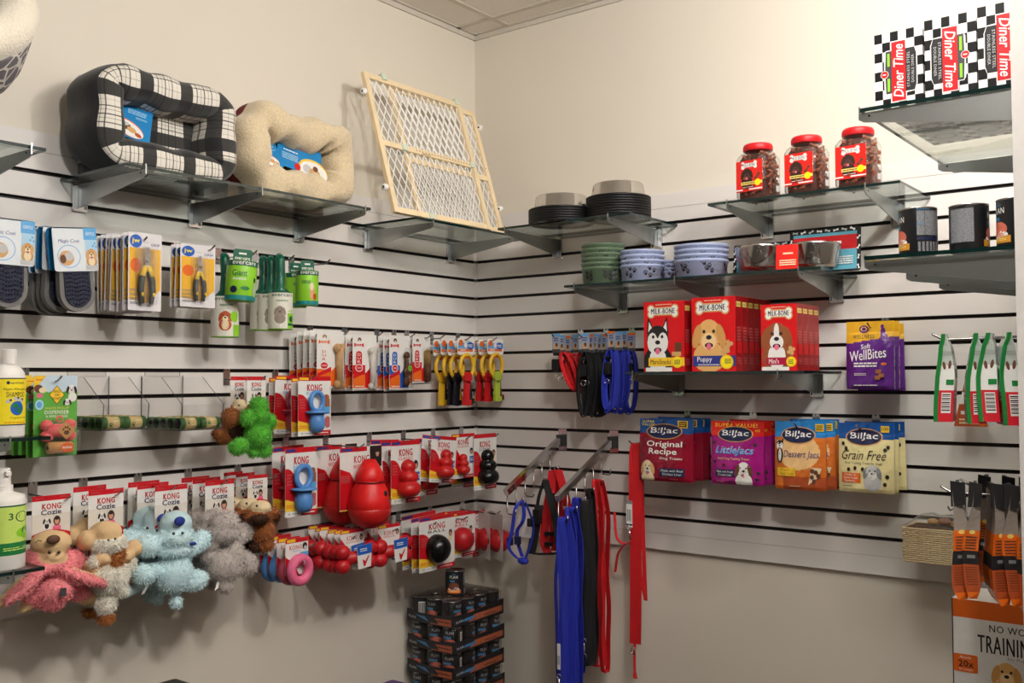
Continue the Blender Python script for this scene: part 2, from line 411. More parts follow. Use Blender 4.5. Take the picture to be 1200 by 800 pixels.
# ================================================================== print helpers
def dog(b, cx, cz, s, fur, muz, ear, chest=None, up=False, tongue=True, body=True, blaze=None):
    if body:
        b.ell(cx, cz-.74*s, .56*s, .52*s, fur, 16); b.ell(cx, cz-.72*s, .33*s, .46*s, chest or muz, 14)
    if up:
        for q in (-1, 1): b.poly([(cx+q*.12*s, cz+.3*s), (cx+q*.42*s, cz+.2*s), (cx+q*.36*s, cz+.78*s)][::q], ear); b.poly([(cx+q*.18*s, cz+.32*s), (cx+q*.36*s, cz+.26*s), (cx+q*.33*s, cz+.62*s)][::q], muz)
    b.ell(cx, cz, .42*s, .48*s, fur, 18)
    if not up:
        for q in (-1, 1): b.ell(cx+q*.42*s, cz-.06*s, .15*s, .4*s, ear, 12, q*.25)
    if up: b.ell(cx-.2*s, cz-.1*s, .2*s, .34*s, muz, 12); b.ell(cx+.2*s, cz-.1*s, .2*s, .34*s, muz, 12)
    elif blaze: b.ell(cx, cz+.15*s, .1*s, .32*s, blaze, 10)
    b.ell(cx, cz-.22*s, .26*s, .27*s, muz, 14)
    for q in (-1, 1): b.ell(cx+q*.17*s, cz+.09*s, .055*s, .06*s, 'ink', 8)
    b.ell(cx, cz-.1*s, .1*s, .075*s, 'ink', 10)
    if tongue: b.ell(cx, cz-.36*s, .15*s, .09*s, 'ink', 10); b.ell(cx, cz-.4*s, .09*s, .11*s, 'pink', 10)
def person(b, cx, cz, s, hair='ink', top='white', skin='skin'):
    b.ell(cx, cz-.85*s, .5*s, .5*s, top, 12); b.ell(cx, cz+.02*s, .42*s, .55*s, hair, 12); b.ell(cx, cz-.04*s, .27*s, .38*s, skin, 12)
    b.ell(cx, cz+.28*s, .32*s, .2*s, hair, 10)
def bone(b, cx, cz, w, h, m, edge=None, rot=0.0):
    c, q = math.cos(rot), math.sin(rot)
    def T(x, z): return (cx+x*c-z*q, cz+x*q+z*c)
    for g, mm in ((h*.13, edge), (0, m)):
        if mm is None: continue
        a = w/2-h*.3
        b.poly([T(-a, -h*.3-g), T(a, -h*.3-g), T(a, h*.3+g), T(-a, h*.3+g)], mm)
        for sx in (-1, 1):
            for sz in (-1, 1): b.ell(*T(sx*a, sz*h*.26), h*.3+g, h*.3+g, mm, 12)
def paw(b, cx, cz, s, m, rot=0.0):
    c, q = math.cos(rot), math.sin(rot)
    def T(x, z): return (cx+(x*c-z*q)*s, cz+(x*q+z*c)*s)
    b.ell(*T(0, -.22), .34*s, .27*s, m, 10)
    for x, z in ((-.36, .12), (-.13, .34), (.13, .34), (.36, .12)): b.ell(*T(x, z), .115*s, .16*s, m, 8)
def barcode(b, x0, x1, z0, z1, n=9):
    b.rect(x0, x1, z0, z1, 'cardwhite')
    for i in range(n):
        a = x0+(x1-x0)*(i+.25)/n; b.rect(a, a+(x1-x0)/n*(.35+.3*(i % 3 == 0)), z0+(z1-z0)*.12, z1-(z1-z0)*.08, 'ink')
def lines(b, cx, cz, w, h, n, m):
    """small print too fine to read: a few word-length strokes per row"""
    for i in range(n):
        z = cz+h/2-h*(i+.5)/n; x = cx-w/2
        while x < cx+w/2-.002:
            l = min(random.uniform(.1, .24)*w, cx+w/2-x); b.rect(x, x+l*.86, z-h/n*.26, z+h/n*.26, m); x += l

# ================================================================== biscuit boxes
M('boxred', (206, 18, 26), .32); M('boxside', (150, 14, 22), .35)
def biscuit_box(W, H, D, kind):
    t = thing('biscuit_box', 'x', 'box', 'red biscuit boxes on the glass shelf')
    b = MB(); b.box(-W/2, W/2, 0, D, 0, H, 'boxred'); b.clip = (-W/2, W/2, .0005, H)
    b.frame = plane_frame()
    lines(b, 0, H*.955, W*.4, H*.02, 1, 'cream')
    bone(b, -W*.02 if kind != 'minis' else 0, H*.86, W*.72, H*.145, 'cardwhite', 'tan')
    b.text('MILK-BONE', -W*.02 if kind != 'minis' else 0, H*.862, W*.585, H*.078, 'ink', .07)
    if kind == 'maro':
        dog(b, -W*.15, H*.46, H*.42, 'ink', 'cardwhite', 'ink', 'cardwhite', up=True)
        b.rect(-W*.45, W*.2, .001, H*.06, 'cardwhite'); b.rect(-W*.38, W*.5, H*.08, H*.2, 'yellow'); b.text('MaroSnacks', -W*.08, H*.142, W*.5, H*.07, 'ink', .02)
        b.prism(rrect(W*.27, W*.43, H*.28, H*.41, .004), -.0016, -.0012, 'brown'); b.rect(W*.2, W*.42, H*.22, H*.28, 'tan')
        b.ell(W*.33, H*.135, W*.13, W*.13, 'yellow', 20); b.ell(W*.33, H*.135, W*.105, W*.105, 'brightyellow', 20)
    elif kind == 'puppy':
        dog(b, -W*.1, H*.5, H*.42, 'goldfur', 'goldlight', 'gold', 'goldfur')
        b.rect(-W*.47, W*.5, H*.07, H*.21, 'blue' if 0 else 'navyblue'); b.text('Puppy', -W*.2, H*.155, W*.34, H*.085, 'white', .02); lines(b, -W*.1, H*.09, W*.5, H*.02, 1, 'white')
        bone(b, W*.33, H*.33, W*.26, H*.1, 'tan', rot=1.1); bone(b, W*.27, H*.28, W*.2, H*.08, 'tan', rot=1.0)
        b.ell(W*.3, H*.125, W*.15, W*.15, 'yellow', 20); b.ell(W*.3, H*.125, W*.12, W*.12, 'brightyellow', 20)
    else:
        dog(b, -W*.06, H*.52, H*.42, 'beaglebrown', 'cardwhite', 'beaglebrown', 'cardwhite', blaze='cardwhite')
        b.rect(-W*.48, W*.28, .001, H*.06, 'cardwhite'); b.rect(-W*.36, W*.22, H*.09, H*.2, 'crimson'); b.text("Mini's", -W*.14, H*.145, W*.28, H*.075, 'white', .02)
        bone(b, W*.34, H*.3, W*.22, H*.1, 'tan', rot=1.2)
        b.ell(W*.34, H*.135, W*.14, W*.14, 'yellow', 20); b.ell(W*.34, H*.135, W*.11, W*.11, 'brightyellow', 20)
    z = H*.135; lines(b, W*.33, z, W*.15, H*.07, 3, 'darkgreen')
    # spine, printed
    b.clip = None
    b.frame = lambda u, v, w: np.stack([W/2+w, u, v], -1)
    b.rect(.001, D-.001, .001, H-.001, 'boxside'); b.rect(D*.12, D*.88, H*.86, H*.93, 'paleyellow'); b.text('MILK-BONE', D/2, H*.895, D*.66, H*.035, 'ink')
    lines(b, D/2, H*.5, D*.6, H*.2, 5, 'pinkish'); b.rect(D*.15, D*.85, H*.24, H*.4, 'boxred'); lines(b, D/2, H*.14, D*.6, H*.1, 3, 'pinkish')
    b.build('carton', t)
    return t
M('goldfur', (222, 172, 104), .6); M('goldlight', (236, 202, 150), .6); M('navyblue', (44, 56, 134), .4); M('beaglebrown', (140, 78, 40), .6); M('crimson', (170, 12, 60), .4); M('pinkish', (190, 96, 96), .5)
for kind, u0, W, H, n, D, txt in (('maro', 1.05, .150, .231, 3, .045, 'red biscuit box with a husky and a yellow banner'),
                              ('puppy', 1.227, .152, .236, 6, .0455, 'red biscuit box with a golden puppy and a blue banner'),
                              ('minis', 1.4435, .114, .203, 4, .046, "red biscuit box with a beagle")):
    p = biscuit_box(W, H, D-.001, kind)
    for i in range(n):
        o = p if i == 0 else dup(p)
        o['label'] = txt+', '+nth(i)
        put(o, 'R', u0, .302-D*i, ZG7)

# ================================================================== biscuit jars
M('biscuitgap', (70, 34, 24), .8); M('biscuit', (134, 70, 46), .8, var=.6, scale=55, bump=.6, bscale=60); M('labelred', (214, 34, 26), .3)
def sq(prof, p, seg=32, rot=0):
    V = []; n = len(prof)
    for j in range(seg):
        a = 2*PI*(j+.5)/seg; c, s_ = math.cos(a), math.sin(a)
        for r, z, e in prof:
            k = (abs(c)**e+abs(s_)**e)**(-1/e); V.append((r*k*c, r*k*s_, z))
    return V, [(j*n+i, ((j+1) % seg)*n+i, ((j+1) % seg)*n+i+1, j*n+i+1) for j in range(seg) for i in range(n-1)]
def jar():
    t = thing('biscuit_jar', 'x', 'jar', 'red-lidded biscuit jars on the top shelf')
    b = MB(); V, F = sq([(.04, .001, 4), (.05, .003, 5), (.0545, .012, 6), (.0545, .13, 6), (.05, .143, 4), (.043, .152, 2.5), (.041, .168, 2)], 0)
    b.add(V, F, 'film', True); jb = b.build('jar_body', t)
    b = MB(); V, F = sq([(.0, .003, 4), (.046, .003, 4), (.0455, .012, 5), (.0455, .128, 5), (.038, .141, 4), (.02, .15, 2), (.0, .15, 2)], 0, 48)
    V = [(x+rng.normal(0, .0011), y+rng.normal(0, .0011), z+rng.normal(0, .001)) for x, y, z in V]
    b.add(V, F, 'biscuitgap')  # dark core: shade of the gaps between biscuits put into the colour
    for i in range(110):
        a, z = random.uniform(0, 2*PI), random.uniform(.012, .145); r = .053 if z < .13 else .042
        c, s_ = math.cos(a), math.sin(a); k = (abs(c)**5+abs(s_)**5)**(-1/5)
        R = Euler((random.uniform(0, 3), random.uniform(0, 3), random.uniform(0, 3))).to_matrix()
        p = Vector((r*k*c*.86, r*k*s_*.86, z))
        b.tube([p+R @ Vector((q*.008, 0, 0)) for q in (-1, 1)], .0042, 'biscuit', 6)
        for q in (-1, 1): b.ball(p+R @ Vector((q*.009, 0, 0)), (.0055, .0055, .0055), 'biscuit', 6, 4)
    b.build('biscuits', t)
    b = MB(); b.frame = plane_frame(-.0542)
    b.prism(rrect(-.046, .046, .025, .122, .003), -.0546, -.0538, 'labelred')
    b.frame = plane_frame(-.0547); bone(b, .0, .107, .056, .021, 'cardwhite'); b.text('MILK-BONE', .0, .107, .042, .010, 'ink', .02)
    dog(b, -.008, .080, .036, 'chocolate', 'choclight', 'chocolate', 'chocolate')
    bone(b, .028, .07, .024, .010, 'brown', rot=.9)
    b.rect(-.028, .046, .046, .055, 'paleyellow'); lines(b, .0, .0505, .05, .006, 1, 'brown'); b.ell(.03, .05, .0105, .0105, 'brightyellow', 16)
    b.rect(-.024, .02, .036, .0405, 'ink'); lines(b, -.002, .0382, .04, .003, 1, 'white'); b.rect(-.046, -.022, .029, .033, 'cardwhite'); b.rect(.0, .046, .029, .033, 'cardwhite')
    b.build('label', jb)
    b = MB(); b.lathe([(0, .176), (.036, .176), (.0415, .1785), (.044, .176), (.0455, .172), (.0455, .158), (.0435, .156), (.041, .157)], 'red', 32)
    for i in range(48): a = 2*PI*i/48; b.box(-.0006, .0006, -.046, -.0452, .1585, .1715, 'red', Matrix.Rotation(a, 4, 'Z'))
    b.build('lid', t); return t
M('choclight', (84, 50, 34), .6); M('chocolate', (46, 26, 20), .6); M('tan2', (150, 92, 58), .6)
p = jar()
for i, (u, yaw, s) in enumerate(((1.362, .30, 'nearest the bowl stacks'), (1.519, .26, 'in the middle of the three'), (1.675, .22, 'nearest the checkered boxes'))):
    o = p if i == 0 else dup(p)
    o['label'] = 'clear jar of brown dog biscuits with a red lid, '+s; put(o, 'R', u, .25, ZG, -yaw*.4)

# ================================================================== bowls
M('bowlgreen', (92, 112, 88), .35, var=.03); M('bowlblue', (160, 172, 206), .35, var=.03); M('bowlin', (120, 124, 130), .3); M('pawink', (30, 22, 24), .5)
def paw_bowl(r, h, m):
    """open bowl, wider at the rim"""
    t = thing('dog_bowl', 'x', 'bowl')
    b = MB(); rb = r*.9
    b.lathe([(0, .001), (rb*.9, .001), (rb, .003), (r*.96, h*.82), (r, h*.86), (r*1.012, h*.93), (r, h), (r*.965, h*.985), (r*.93, h*.8), (rb*.92, .008), (0, .006)], m, 40)
    fr = lambda u, v, w: np.stack([(rb+(r*.96-rb)*v/(h*.82)+w+.0006)*np.sin(u/r), -(rb+(r*.96-rb)*v/(h*.82)+w+.0006)*np.cos(u/r), v], -1)
    b.frame = fr; s = h*.3
    for a in range(-2, 4):
        u = a*r*.95-r*.28
        paw(b, u, h*.48, s, 'pawink', .3); paw(b, u+s*1.02, h*.34, s*.95, 'pawink', -.1)
        if a % 2: bone(b, u+r*.5, h*.4, s*1.3, s*.55, 'bowlin', rot=.3)
    for a in range(-7, 8): b.ell(a*r*.42, h*.79, .0018, .0013, 'pawink', 8)
    b.build('bowl', t)
    return t
for m, box, n, h, step, dd, txt in (('bowlgreen', (684, 730, 0, 0), 6, .062, .0165, .22, 'dark green paw print bowl'), ('bowlblue', (729, 777, 0, 0), 4, .058, .0165, .23, 'pale blue paw print bowl'),
                            ('bowlblue', (774, 796, 0, 0), 4, .040, .0125, .15, 'small pale blue paw print bowl'), ('bowlblue', (792, 853, 0, 0), 4, .060, .0165, .215, 'large pale blue paw print bowl')):
    u, _, w, _ = fit('R', dd, box[0], box[1], 310, 330)
    r = w*.5*.945; p = paw_bowl(r, h, m)
    for i in range(n):
        o = p if i == 0 else dup(p)
        g = {'dark green paw print bowl': 'stack of dark green bowls', 'pale blue paw print bowl': 'stack of pale blue bowls beside the green ones', 'small pale blue paw print bowl': 'stack of small blue bowls', 'large pale blue paw print bowl': 'stack of large blue bowls'}[txt]
        pos = 'bottom one of its stack' if i == 0 else ('top one of its stack' if i == n-1 else NTH[i].replace('front', 'bottom')+' from the bottom of its stack')
        o['label'] = txt+', '+pos; o['group'] = g
        put(o, 'R', u+random.uniform(-.001, .001)*(i > 0), dd, ZG5+step*i, random.uniform(-.3, .3) if i else 0)
# steel bowls with black rubber skirts, stacked upside down
def skirt_bowl(r):
    t = thing('steel_bowl', 'x', 'bowl')
    b = MB(); b.lathe([(r*.90, .0), (r*.985, .0), (r, .002), (r, .0062), (r*.985, .0082), (r*.88, .0082)], 'rubberblack', 44); b.build('rubber_rim', t)
    b = MB(); b.lathe([(r*.90, .0078), (r*.87, .0095), (r*.83, .014), (r*.775, .052), (r*.74, .0565), (r*.70, .0575), (r*.62, .055), (0, .0545)], 'steel', 44); b.build('basin', t)
    return t
for (x0, x1, n, dd, nm, stp) in ((625, 692, 6, .255, 'shorter', .0088), (691, 760, 9, .205, 'taller', .0088)):
    u, _, w, _ = fit('R', dd, x0, x1, 250, 260); p = skirt_bowl(w*.475)
    for i in range(n):
        o = p if i == 0 else dup(p)
        pos = 'bottom one' if i == 0 else ('top one' if i == n-1 else NTH[i].replace('front', 'bottom')+' from the bottom')
        o['label'] = 'black-rimmed upside-down steel bowl in the %s stack, %s' % (nm, pos); o['group'] = 'upside-down bowls, %s stack' % nm
        put(o, 'R', u, dd, ZG+stp*i+.0002, i*.7)
        if i == n-1:
            b = MB(); b.frame = cyl_frame(w*.475*.80); b.frame = (lambda r: lambda U, V, W: np.stack([(r-V*.16+W)*np.sin(U/r), -(r-V*.16+W)*np.cos(U/r), V], -1))(w*.475*.815+.0045)
            b.ell(-.01 if nm == 'taller' else -.05, .037, .0085, .0075, 'red', 14); b.ell(-.01 if nm == 'taller' else -.05, .037, .005, .0045, 'cardwhite', 10); s_ = b.build('round_sticker', o); s_['label'] = 'red round sticker'
        if i < n-1:      # nested below the next bowl: no room for the dome
            for c in list(o.children):
                if c.name.startswith('basin'): pass
# wrapped steel bowls on printed cards
def bowl_pack(W, H, rb, hb, flip):
    t = thing('bowl_pack', 'x', 'packaged bowl', 'steel bowls wrapped onto printed cards')
    b = MB(); b.prism(rrect(-W/2, W/2, 0, H, .008), 0, .0012, 'black'); b.frame = plane_frame(-.0001)
    b.rect(-W/2+.012, W/2-.012, .006, H-.014, 'tealblue'); b.rect(-W/2+.012, W/2-.012, H*.5, H-.024, 'red'); lines(b, 0, H*.66, W*.5, H*.13, 1, 'white')
    for i in range(int(W/.026)): bone(b, -W/2+.018+i*.026, H-.007, .017, .007, 'white' if i % 2 else 'lightgrey', rot=random.uniform(-.5, .5))
    for sx in (-1, 1):
        for i in range(4): bone(b, sx*(W/2-.006), .012+i*H*.22, .014, .006, 'white', rot=random.uniform(.8, 2))
    lines(b, W*.28, H*.25, W*.25, H*.2, 4, 'white'); b.build('card', t)
    b = MB(); c = (0, -rb-.002, .0)
    b.lathe([(0, .002), (rb*.72, .002), (rb*.8, .006), (rb*.95, hb*.9), (rb*1.0, hb), (rb*.97, hb), (rb*.92, hb*.88), (rb*.74, .008), (0, .006)], 'steel', 40, c); b.build('bowl', t)
    b = MB()      # film pulled over bowl and card
    b.lathe([(rb*.84, .002), (rb*1.0, hb*.93), (rb*1.02, hb+.001), (0, hb+.004)], 'film', 26, c)
    for q in (-1, 1): b.tube([(q*rb*.95, -rb-.002, hb+.003), (q*rb*.35, -2*rb-.004, hb*.5), (q*.15*rb, -2*rb+.01, .003)], .0009, 'film', 5)
    b.build('film_wrap', t); return t
M('tealblue', (96, 168, 190), .4)
p = bowl_pack(.27, .112, .086, .070, 0); p['label'] = 'steel bowl wrapped on a bone-bordered card, next to the blue bowls'
put(p, 'R', uz('R', 893, 305, .225)[0], .145, ZG5+.0006, .03, -.10)
b = MB(); b.box(-.036, .030, -.002, 0, 0, .075, 'labelred'); b.frame = plane_frame(-.0022); lines(b, 0, .048, .03, .01, 1, 'cream'); lines(b, 0, .02, .05, .02, 3, 'cream')
tag(b.build('paper_insert'), 'red paper card tucked between the two wrapped steel bowls', 'card'); put(bpy.data.objects['paper_insert'], 'R', uz('R', 924, 300, .31)[0], .315, ZG5+.001, .15, -.1)
q = bowl_pack(.225, .138, .076, .070, 1); q['label'] = 'steel bowl wrapped on a bone-bordered card, at the end of its shelf'
put(q, 'R', uz('R', 956, 303, .225)[0], .155, ZG5+.0006, .0, -.08)

# ================================================================== pouches of treats
def pouch_fn(W, H, T, top=.16, crinkle=.0006, seed=0):
    ph = np.random.default_rng(seed).uniform(0, 6, 6)
    def y(u, v):
        a = np.clip(1-np.abs(2*u/W)**3.0, 0, 1); vv = np.clip(v/H, 0, 1)
        k = np.where(vv > 1-top, .12+.0*vv, np.clip((1-top-vv)/(1-top)*1.6, 0, 1)**.6*.88+.12)
        k = k*np.where(vv < .05, .72+.28*vv/.05, 1)
        c = crinkle*(np.sin(u*170+v*60+ph[0])+np.sin(-u*90+v*140+ph[1])+.7*np.sin(u*260-v*190+ph[2]))
        return T*k*(.25+.75*a)+c*a
    return y
def pouch(name, W, H, T, colfn, seed=0, nx=40, nz=56, side=None, top=.16):
    """origin at top centre of the pouch; prints are placed on the bulged front (v runs 0..H from the bottom)"""
    y = pouch_fn(W, H, T, top, seed=seed)
    b = MB(); us = np.linspace(-W/2, W/2, nx+1); vs = np.linspace(0, H, nz+1); V = []
    for v in vs:
        for u in us: V.append((u, -float(y(u, v)), v-H))
    for v in vs:
        for u in us: V.append((u, float(y(u, v))*.35+.0005, v-H))
    n = (nx+1)*(nz+1)
    for j in range(nz):
        for i in range(nx):
            a = j*(nx+1)+i; m = colfn((us[i]+us[i+1])/2, (vs[j]+vs[j+1])/2)
            b.add([V[a], V[a+1], V[a+nx+2], V[a+nx+1]], [(0, 1, 2, 3)], m, True); a += n
            b.add([V[a], V[a+1], V[a+nx+2], V[a+nx+1]], [(3, 2, 1, 0)], side or m, True)
    for j in range(nz):
        for i in (0, nx):
            a = j*(nx+1)+i; b.add([V[a], V[a+nx+1], V[a+n+nx+1], V[a+n]], [(0, 1, 2, 3) if i else (3, 2, 1, 0)], colfn(us[i], vs[j]))
    for i in range(nx): b.add([V[i], V[i+1], V[i+1+n], V[i+n]], [(3, 2, 1, 0)], colfn(us[i], 0)); a = nz*(nx+1)+i; b.add([V[a], V[a+1], V[a+1+n], V[a+n]], [(0, 1, 2, 3)], colfn(us[i], H))
    b.frame = lambda u, v, w: np.stack([u, -y(u, v)-w, v-H], -1); b.clip = (-W*.485, W*.485, H*.012, H*.992)
    b.w = .0008; b.dw = .00005
    return b
def erect(b, x0, x1, z0, z1, m): b.rect(x0, x1, z0, z1, m, 18, 10); b.w += .00015
def eell(b, cx, cz, rx, rz, m): b.ell(cx, cz, rx, rz, m, 40, 0, 9 if rx > .015 else 3)
M('pouchred', (138, 18, 42), .16, coat=.4, bump=.5, bscale=70); M('pouchmag', (158, 26, 120), .16, coat=.4, bump=.5, bscale=70); M('pouchblue', (24, 78, 150), .16, coat=.4); M('pouchsky', (40, 130, 200), .18, coat=.4, bump=.5, bscale=70)
M('pouchorange', (216, 116, 44), .16, coat=.4, bump=.5, bscale=70); M('pouchpeach', (240, 196, 136), .16, coat=.4); M('pouchcream', (232, 218, 160), .16, coat=.4, bump=.5, bscale=70); M('pouchpurple', (92, 38, 128), .16, coat=.4, bump=.5, bscale=70)
M('pouchgold', (222, 170, 40), .3, coat=.3); M('pouchtop', (214, 36, 30), .16, coat=.4); M('rust', (176, 78, 36), .4)
def biljac_logo(b, W, H):
    b.w += .0003; eell(b, -.004, H*.80, W*.335, H*.125, 'gold'); b.w += .0003; eell(b, -.004, H*.80, W*.315, H*.112, 'navy'); b.w += .0003; b.text('BilJac', -.004, H*.805, W*.5, H*.115, 'white', .015)
def biljac(kind, W, H, T):
    t = thing('treat_pouch', 'x', 'pouch')
    cut = H*.775
    if kind == 'original': cf = lambda u, v: 'pouchblue' if v > cut else 'pouchred'
    elif kind == 'little': cf = lambda u, v: 'pouchtop' if v > cut else 'pouchmag'
    elif kind == 'dessert': cf = lambda u, v: 'pouchsky' if v > cut else ('pouchpeach' if (u/W*1.7)**2+((v-H*.55)/H*2.6)**2 < .45 else ('rust' if v < H*.2 and u > -W*.3 else 'pouchorange'))
    else: cf = lambda u, v: 'pouchblue' if v > cut else 'pouchcream'
    b = pouch('pouch', W, H, T, cf, seed=hash(kind) % 97 if 0 else len(kind)*3)
    if kind == 'original':
        b.text('SUPER', -W*.33, H*.955, W*.24, H*.04, 'brightyellow', .02); b.text('VALUE!', -W*.33, H*.905, W*.26, H*.04, 'brightyellow', .02)
        erect(b, W*.22, W*.4, H*.86, H*.975, 'yellow'); erect(b, W*.24, W*.38, H*.875, H*.96, 'ink'); lines(b, W*.31, H*.917, W*.11, H*.06, 2, 'yellow')
        biljac_logo(b, W, H)
        b.text('Original', 0, H*.59, W*.66, H*.12, 'white', .03); b.text('Recipe', -W*.02, H*.47, W*.52, H*.12, 'white', .03); b.text('Dog Treats', W*.14, H*.37, W*.4, H*.05, 'white', .01)
        dog(b, -W*.3, H*.22, H*.24, 'cream', 'offwhite', 'tan', 'cream')
        erect(b, -W*.06, W*.38, H*.09, H*.22, 'navy'); b.text('Made with Real', W*.16, H*.18, W*.38, H*.035, 'white'); b.text('Chicken Liver', W*.16, H*.125, W*.34, H*.035, 'white'); lines(b, W*.2, H*.045, W*.16, H*.02, 1, 'pinkish')
        for x, z in ((-.36, .66), (.38, .62), (-.44, .42), (.04, .28)): eell(b, W*x, H*z, .006, .005, 'maroon')
    elif kind == 'little':
        b.text('SUPER VALUE!', -W*.02, H*.94, W*.8, H*.06, 'yellow', .02); b.text('450', W*.38, H*.86, W*.1, H*.04, 'yellow'); biljac_logo(b, W, H)
        b.text('LittleJacs', -W*.02+.0012, H*.535-.0012, W*.72, H*.16, 'blue', .06, .25); b.text('LittleJacs', -W*.02, H*.535, W*.72, H*.15, 'cardwhite', .03, .25); b.text('LittleJacs', -W*.02, H*.535, W*.71, H*.14, 'skyblue', .0, .25); b.text('Small Dog Training Treats', -W*.03, H*.41, W*.6, H*.045, 'pouchpeach')
        dog(b, W*.17, H*.25, H*.25, 'cardwhite', 'offwhite', 'brown', 'cardwhite')
        erect(b, -W*.38, -W*.0, H*.13, H*.24, 'navy'); b.text('Made with Fresh', -W*.19, H*.205, W*.32, H*.035, 'white'); b.text('Chicken Liver', -W*.19, H*.155, W*.28, H*.035, 'white'); lines(b, -W*.28, H*.045, W*.16, H*.02, 1, 'pouchpeach')
        for x, z in ((-.42, .66), (.36, .64), (-.4, .36), (-.2, .31), (.42, .2), (.4, .1), (-.08, .05)): eell(b, W*x, H*z, .006, .005, 'chocolate')
    elif kind == 'dessert':
        erect(b, W*.3, W*.46, H*.86, H*.97, 'yellow'); lines(b, W*.38, H*.915, W*.13, H*.08, 3, 'ink'); biljac_logo(b, W, H)
        b.text('Dessert Jacs', W*.05, H*.51, W*.68, H*.13, 'navyblue', .0, .2)
        dog(b, -W*.38, H*.65, H*.14, 'ink', 'cardwhite', 'ink', 'cardwhite', up=True, body=False); eell(b, -W*.37, H*.5, W*.07, H*.11, 'ink'); eell(b, -W*.37, H*.5, W*.035, H*.09, 'cardwhite')
        erect(b, -W*.42, -W*.04, H*.2, H*.32, 'yellow'); b.text('Pumpkin', -W*.25, H*.285, W*.2, H*.035, 'rust'); b.text('Flavor Treats', -W*.22, H*.235, W*.28, H*.035, 'rust')
        b.poly([(W*.2, H*.08), (W*.38, H*.2), (W*.44, H*.33), (W*.26, H*.34)], 'cream')
        for x, z in ((.27, .2), (.34, .27), (.28, .29), (.38, .22), (.31, .14)): eell(b, W*x, H*z, .006, .007, 'brown')
        lines(b, -W*.05, H*.06, W*.2, H*.02, 1, 'cream')
    else:
        erect(b, W*.27, W*.42, H*.87, H*.965, 'yellow'); b.text('100', W*.345, H*.925, W*.12, H*.05, 'ink', .02); biljac_logo(b, W, H)
        b.text('Grain Free', -W*.02, H*.54, W*.8, H*.14, 'chocolate', .0, .35); b.text('Small Training Treats for Dogs', -W*.02, H*.42, W*.68, H*.045, 'ink')
        dog(b, W*.15, H*.3, H*.22, 'lightgrey', 'offwhite', 'grey', 'lightgrey', tongue=False)
        erect(b, -W*.42, -W*.06, H*.14, H*.28, 'orange'); b.text('Chicken &', -W*.26, H*.255, W*.22, H*.032, 'white'); b.text('Sweet Potato', -W*.24, H*.21, W*.28, H*.032, 'white'); b.text('Formula', -W*.26, H*.165, W*.2, H*.032, 'white'); lines(b, -W*.3, H*.09, W*.18, H*.02, 1, 'ink')
        for x, z in ((-.4, .7), (-.34, .63), (-.28, .33), (-.16, .35), (.36, .62), (.41, .66), (.4, .24), (.36, .13), (-.02, .34)): eell(b, W*x, H*z, .005, .006, 'chocolate')
    b.build('pouch', t)
    return t
KB = 8
for kind, box, df, n, hu, txt in (('original', (747, 810, 491, 564), .172, 3, (806, 487), 'glossy maroon treat pouch with a blue top'),
                         ('little', (831, 893, 494, 568), .178, 3, (883, 488), 'glossy magenta treat pouch with a red top'),
                         ('dessert', (906, 966, 494, 574), .165, 3, (957, 490), 'orange and peach treat pouch with a sky blue top'),
                         ('grain', (981, 1046, 496, 577), .145, 3, (1027, 490), 'cream treat pouch with a dark blue top')):
    u, zt, w, h = fit('R', df+.02, *box)
    p = biljac(kind, w, h, .026); hu_, _ = uz('R', *hu, 0)
    hang_row(p, 'R', u, zt, spread(df, .045, n), [txt+', '+nth(i) for i in range(n)], ''+{'original': 'maroon', 'little': 'magenta', 'dessert': 'orange', 'grain': 'cream'}[kind]+' treat pouches', .006)
    hook('R', hu_, KB, 'wire hook holding the '+{'original': 'maroon', 'little': 'magenta', 'dessert': 'orange', 'grain': 'cream'}[kind]+' treat pouches')
def wellbites(W, H, T):
    t = thing('treat_pouch', 'x', 'pouch')
    b = pouch('pouch', W, H, T, lambda u, v: 'pouchgold' if v > H*.72-.1*H*(1-(2*u/W)**2)*0+H*.1*(u/W) else 'pouchpurple', seed=5)
    b.ell(-W*.12, H*.885, W*.1, W*.085, 'pouchpurple', 18)
    for i in range(6): a = i*PI/3; b.ell(-W*.12+W*.055*math.cos(a), H*.885+W*.045*math.sin(a), W*.014, W*.026, 'yellow', 8, a)
    b.text('WELLNESS', -W*.12, H*.775, W*.46, H*.06, 'ink', .02)
    b.ell(W*.28, H*.84, W*.05, H*.065, 'pouchpurple'); b.ell(W*.265, H*.92, W*.035, H*.03, 'pouchpurple'); b.ell(W*.31, H*.76, W*.075, H*.06, 'pouchpurple')
    b.text('Soft', -W*.06, H*.63, W*.2, H*.07, 'white', .02, .1, .12); b.text('WellBites', -W*.02, H*.51, W*.76, H*.15, 'white', .02, .1, .12)
    lines(b, -W*.05, H*.36, W*.5, H*.08, 2, 'white'); eell(b, W*.32, H*.37, .008, .004, 'orange'); lines(b, -W*.16, H*.22, W*.26, H*.04, 2, 'offwhite')
    for x, z in ((.22, .26), (.28, .2), (.2, .17)): b.prism(rrect(W*x-.008, W*x+.008, H*z-H-.006, H*z-H+.006, .003), -float(T*.98)-.003, -float(T*.9), 'tan2')
    lines(b, -W*.05, H*.06, W*.5, H*.025, 1, 'offwhite'); b.build('pouch', t); return t
u, zt, w, h = fit('R', .17, 990, 1046, 376, 456)
hang_row(wellbites(w, h, .028), 'R', u, zt, [.15, .10, .055], ['purple and yellow treat pouch, '+nth(i)+' on its hook' for i in range(3)], 'purple and yellow treat pouches', .008, dz=.008)
hook('R', uz('R', 1038, 374, 0)[0], 4, 'wire hook holding the purple and yellow pouches', .18)
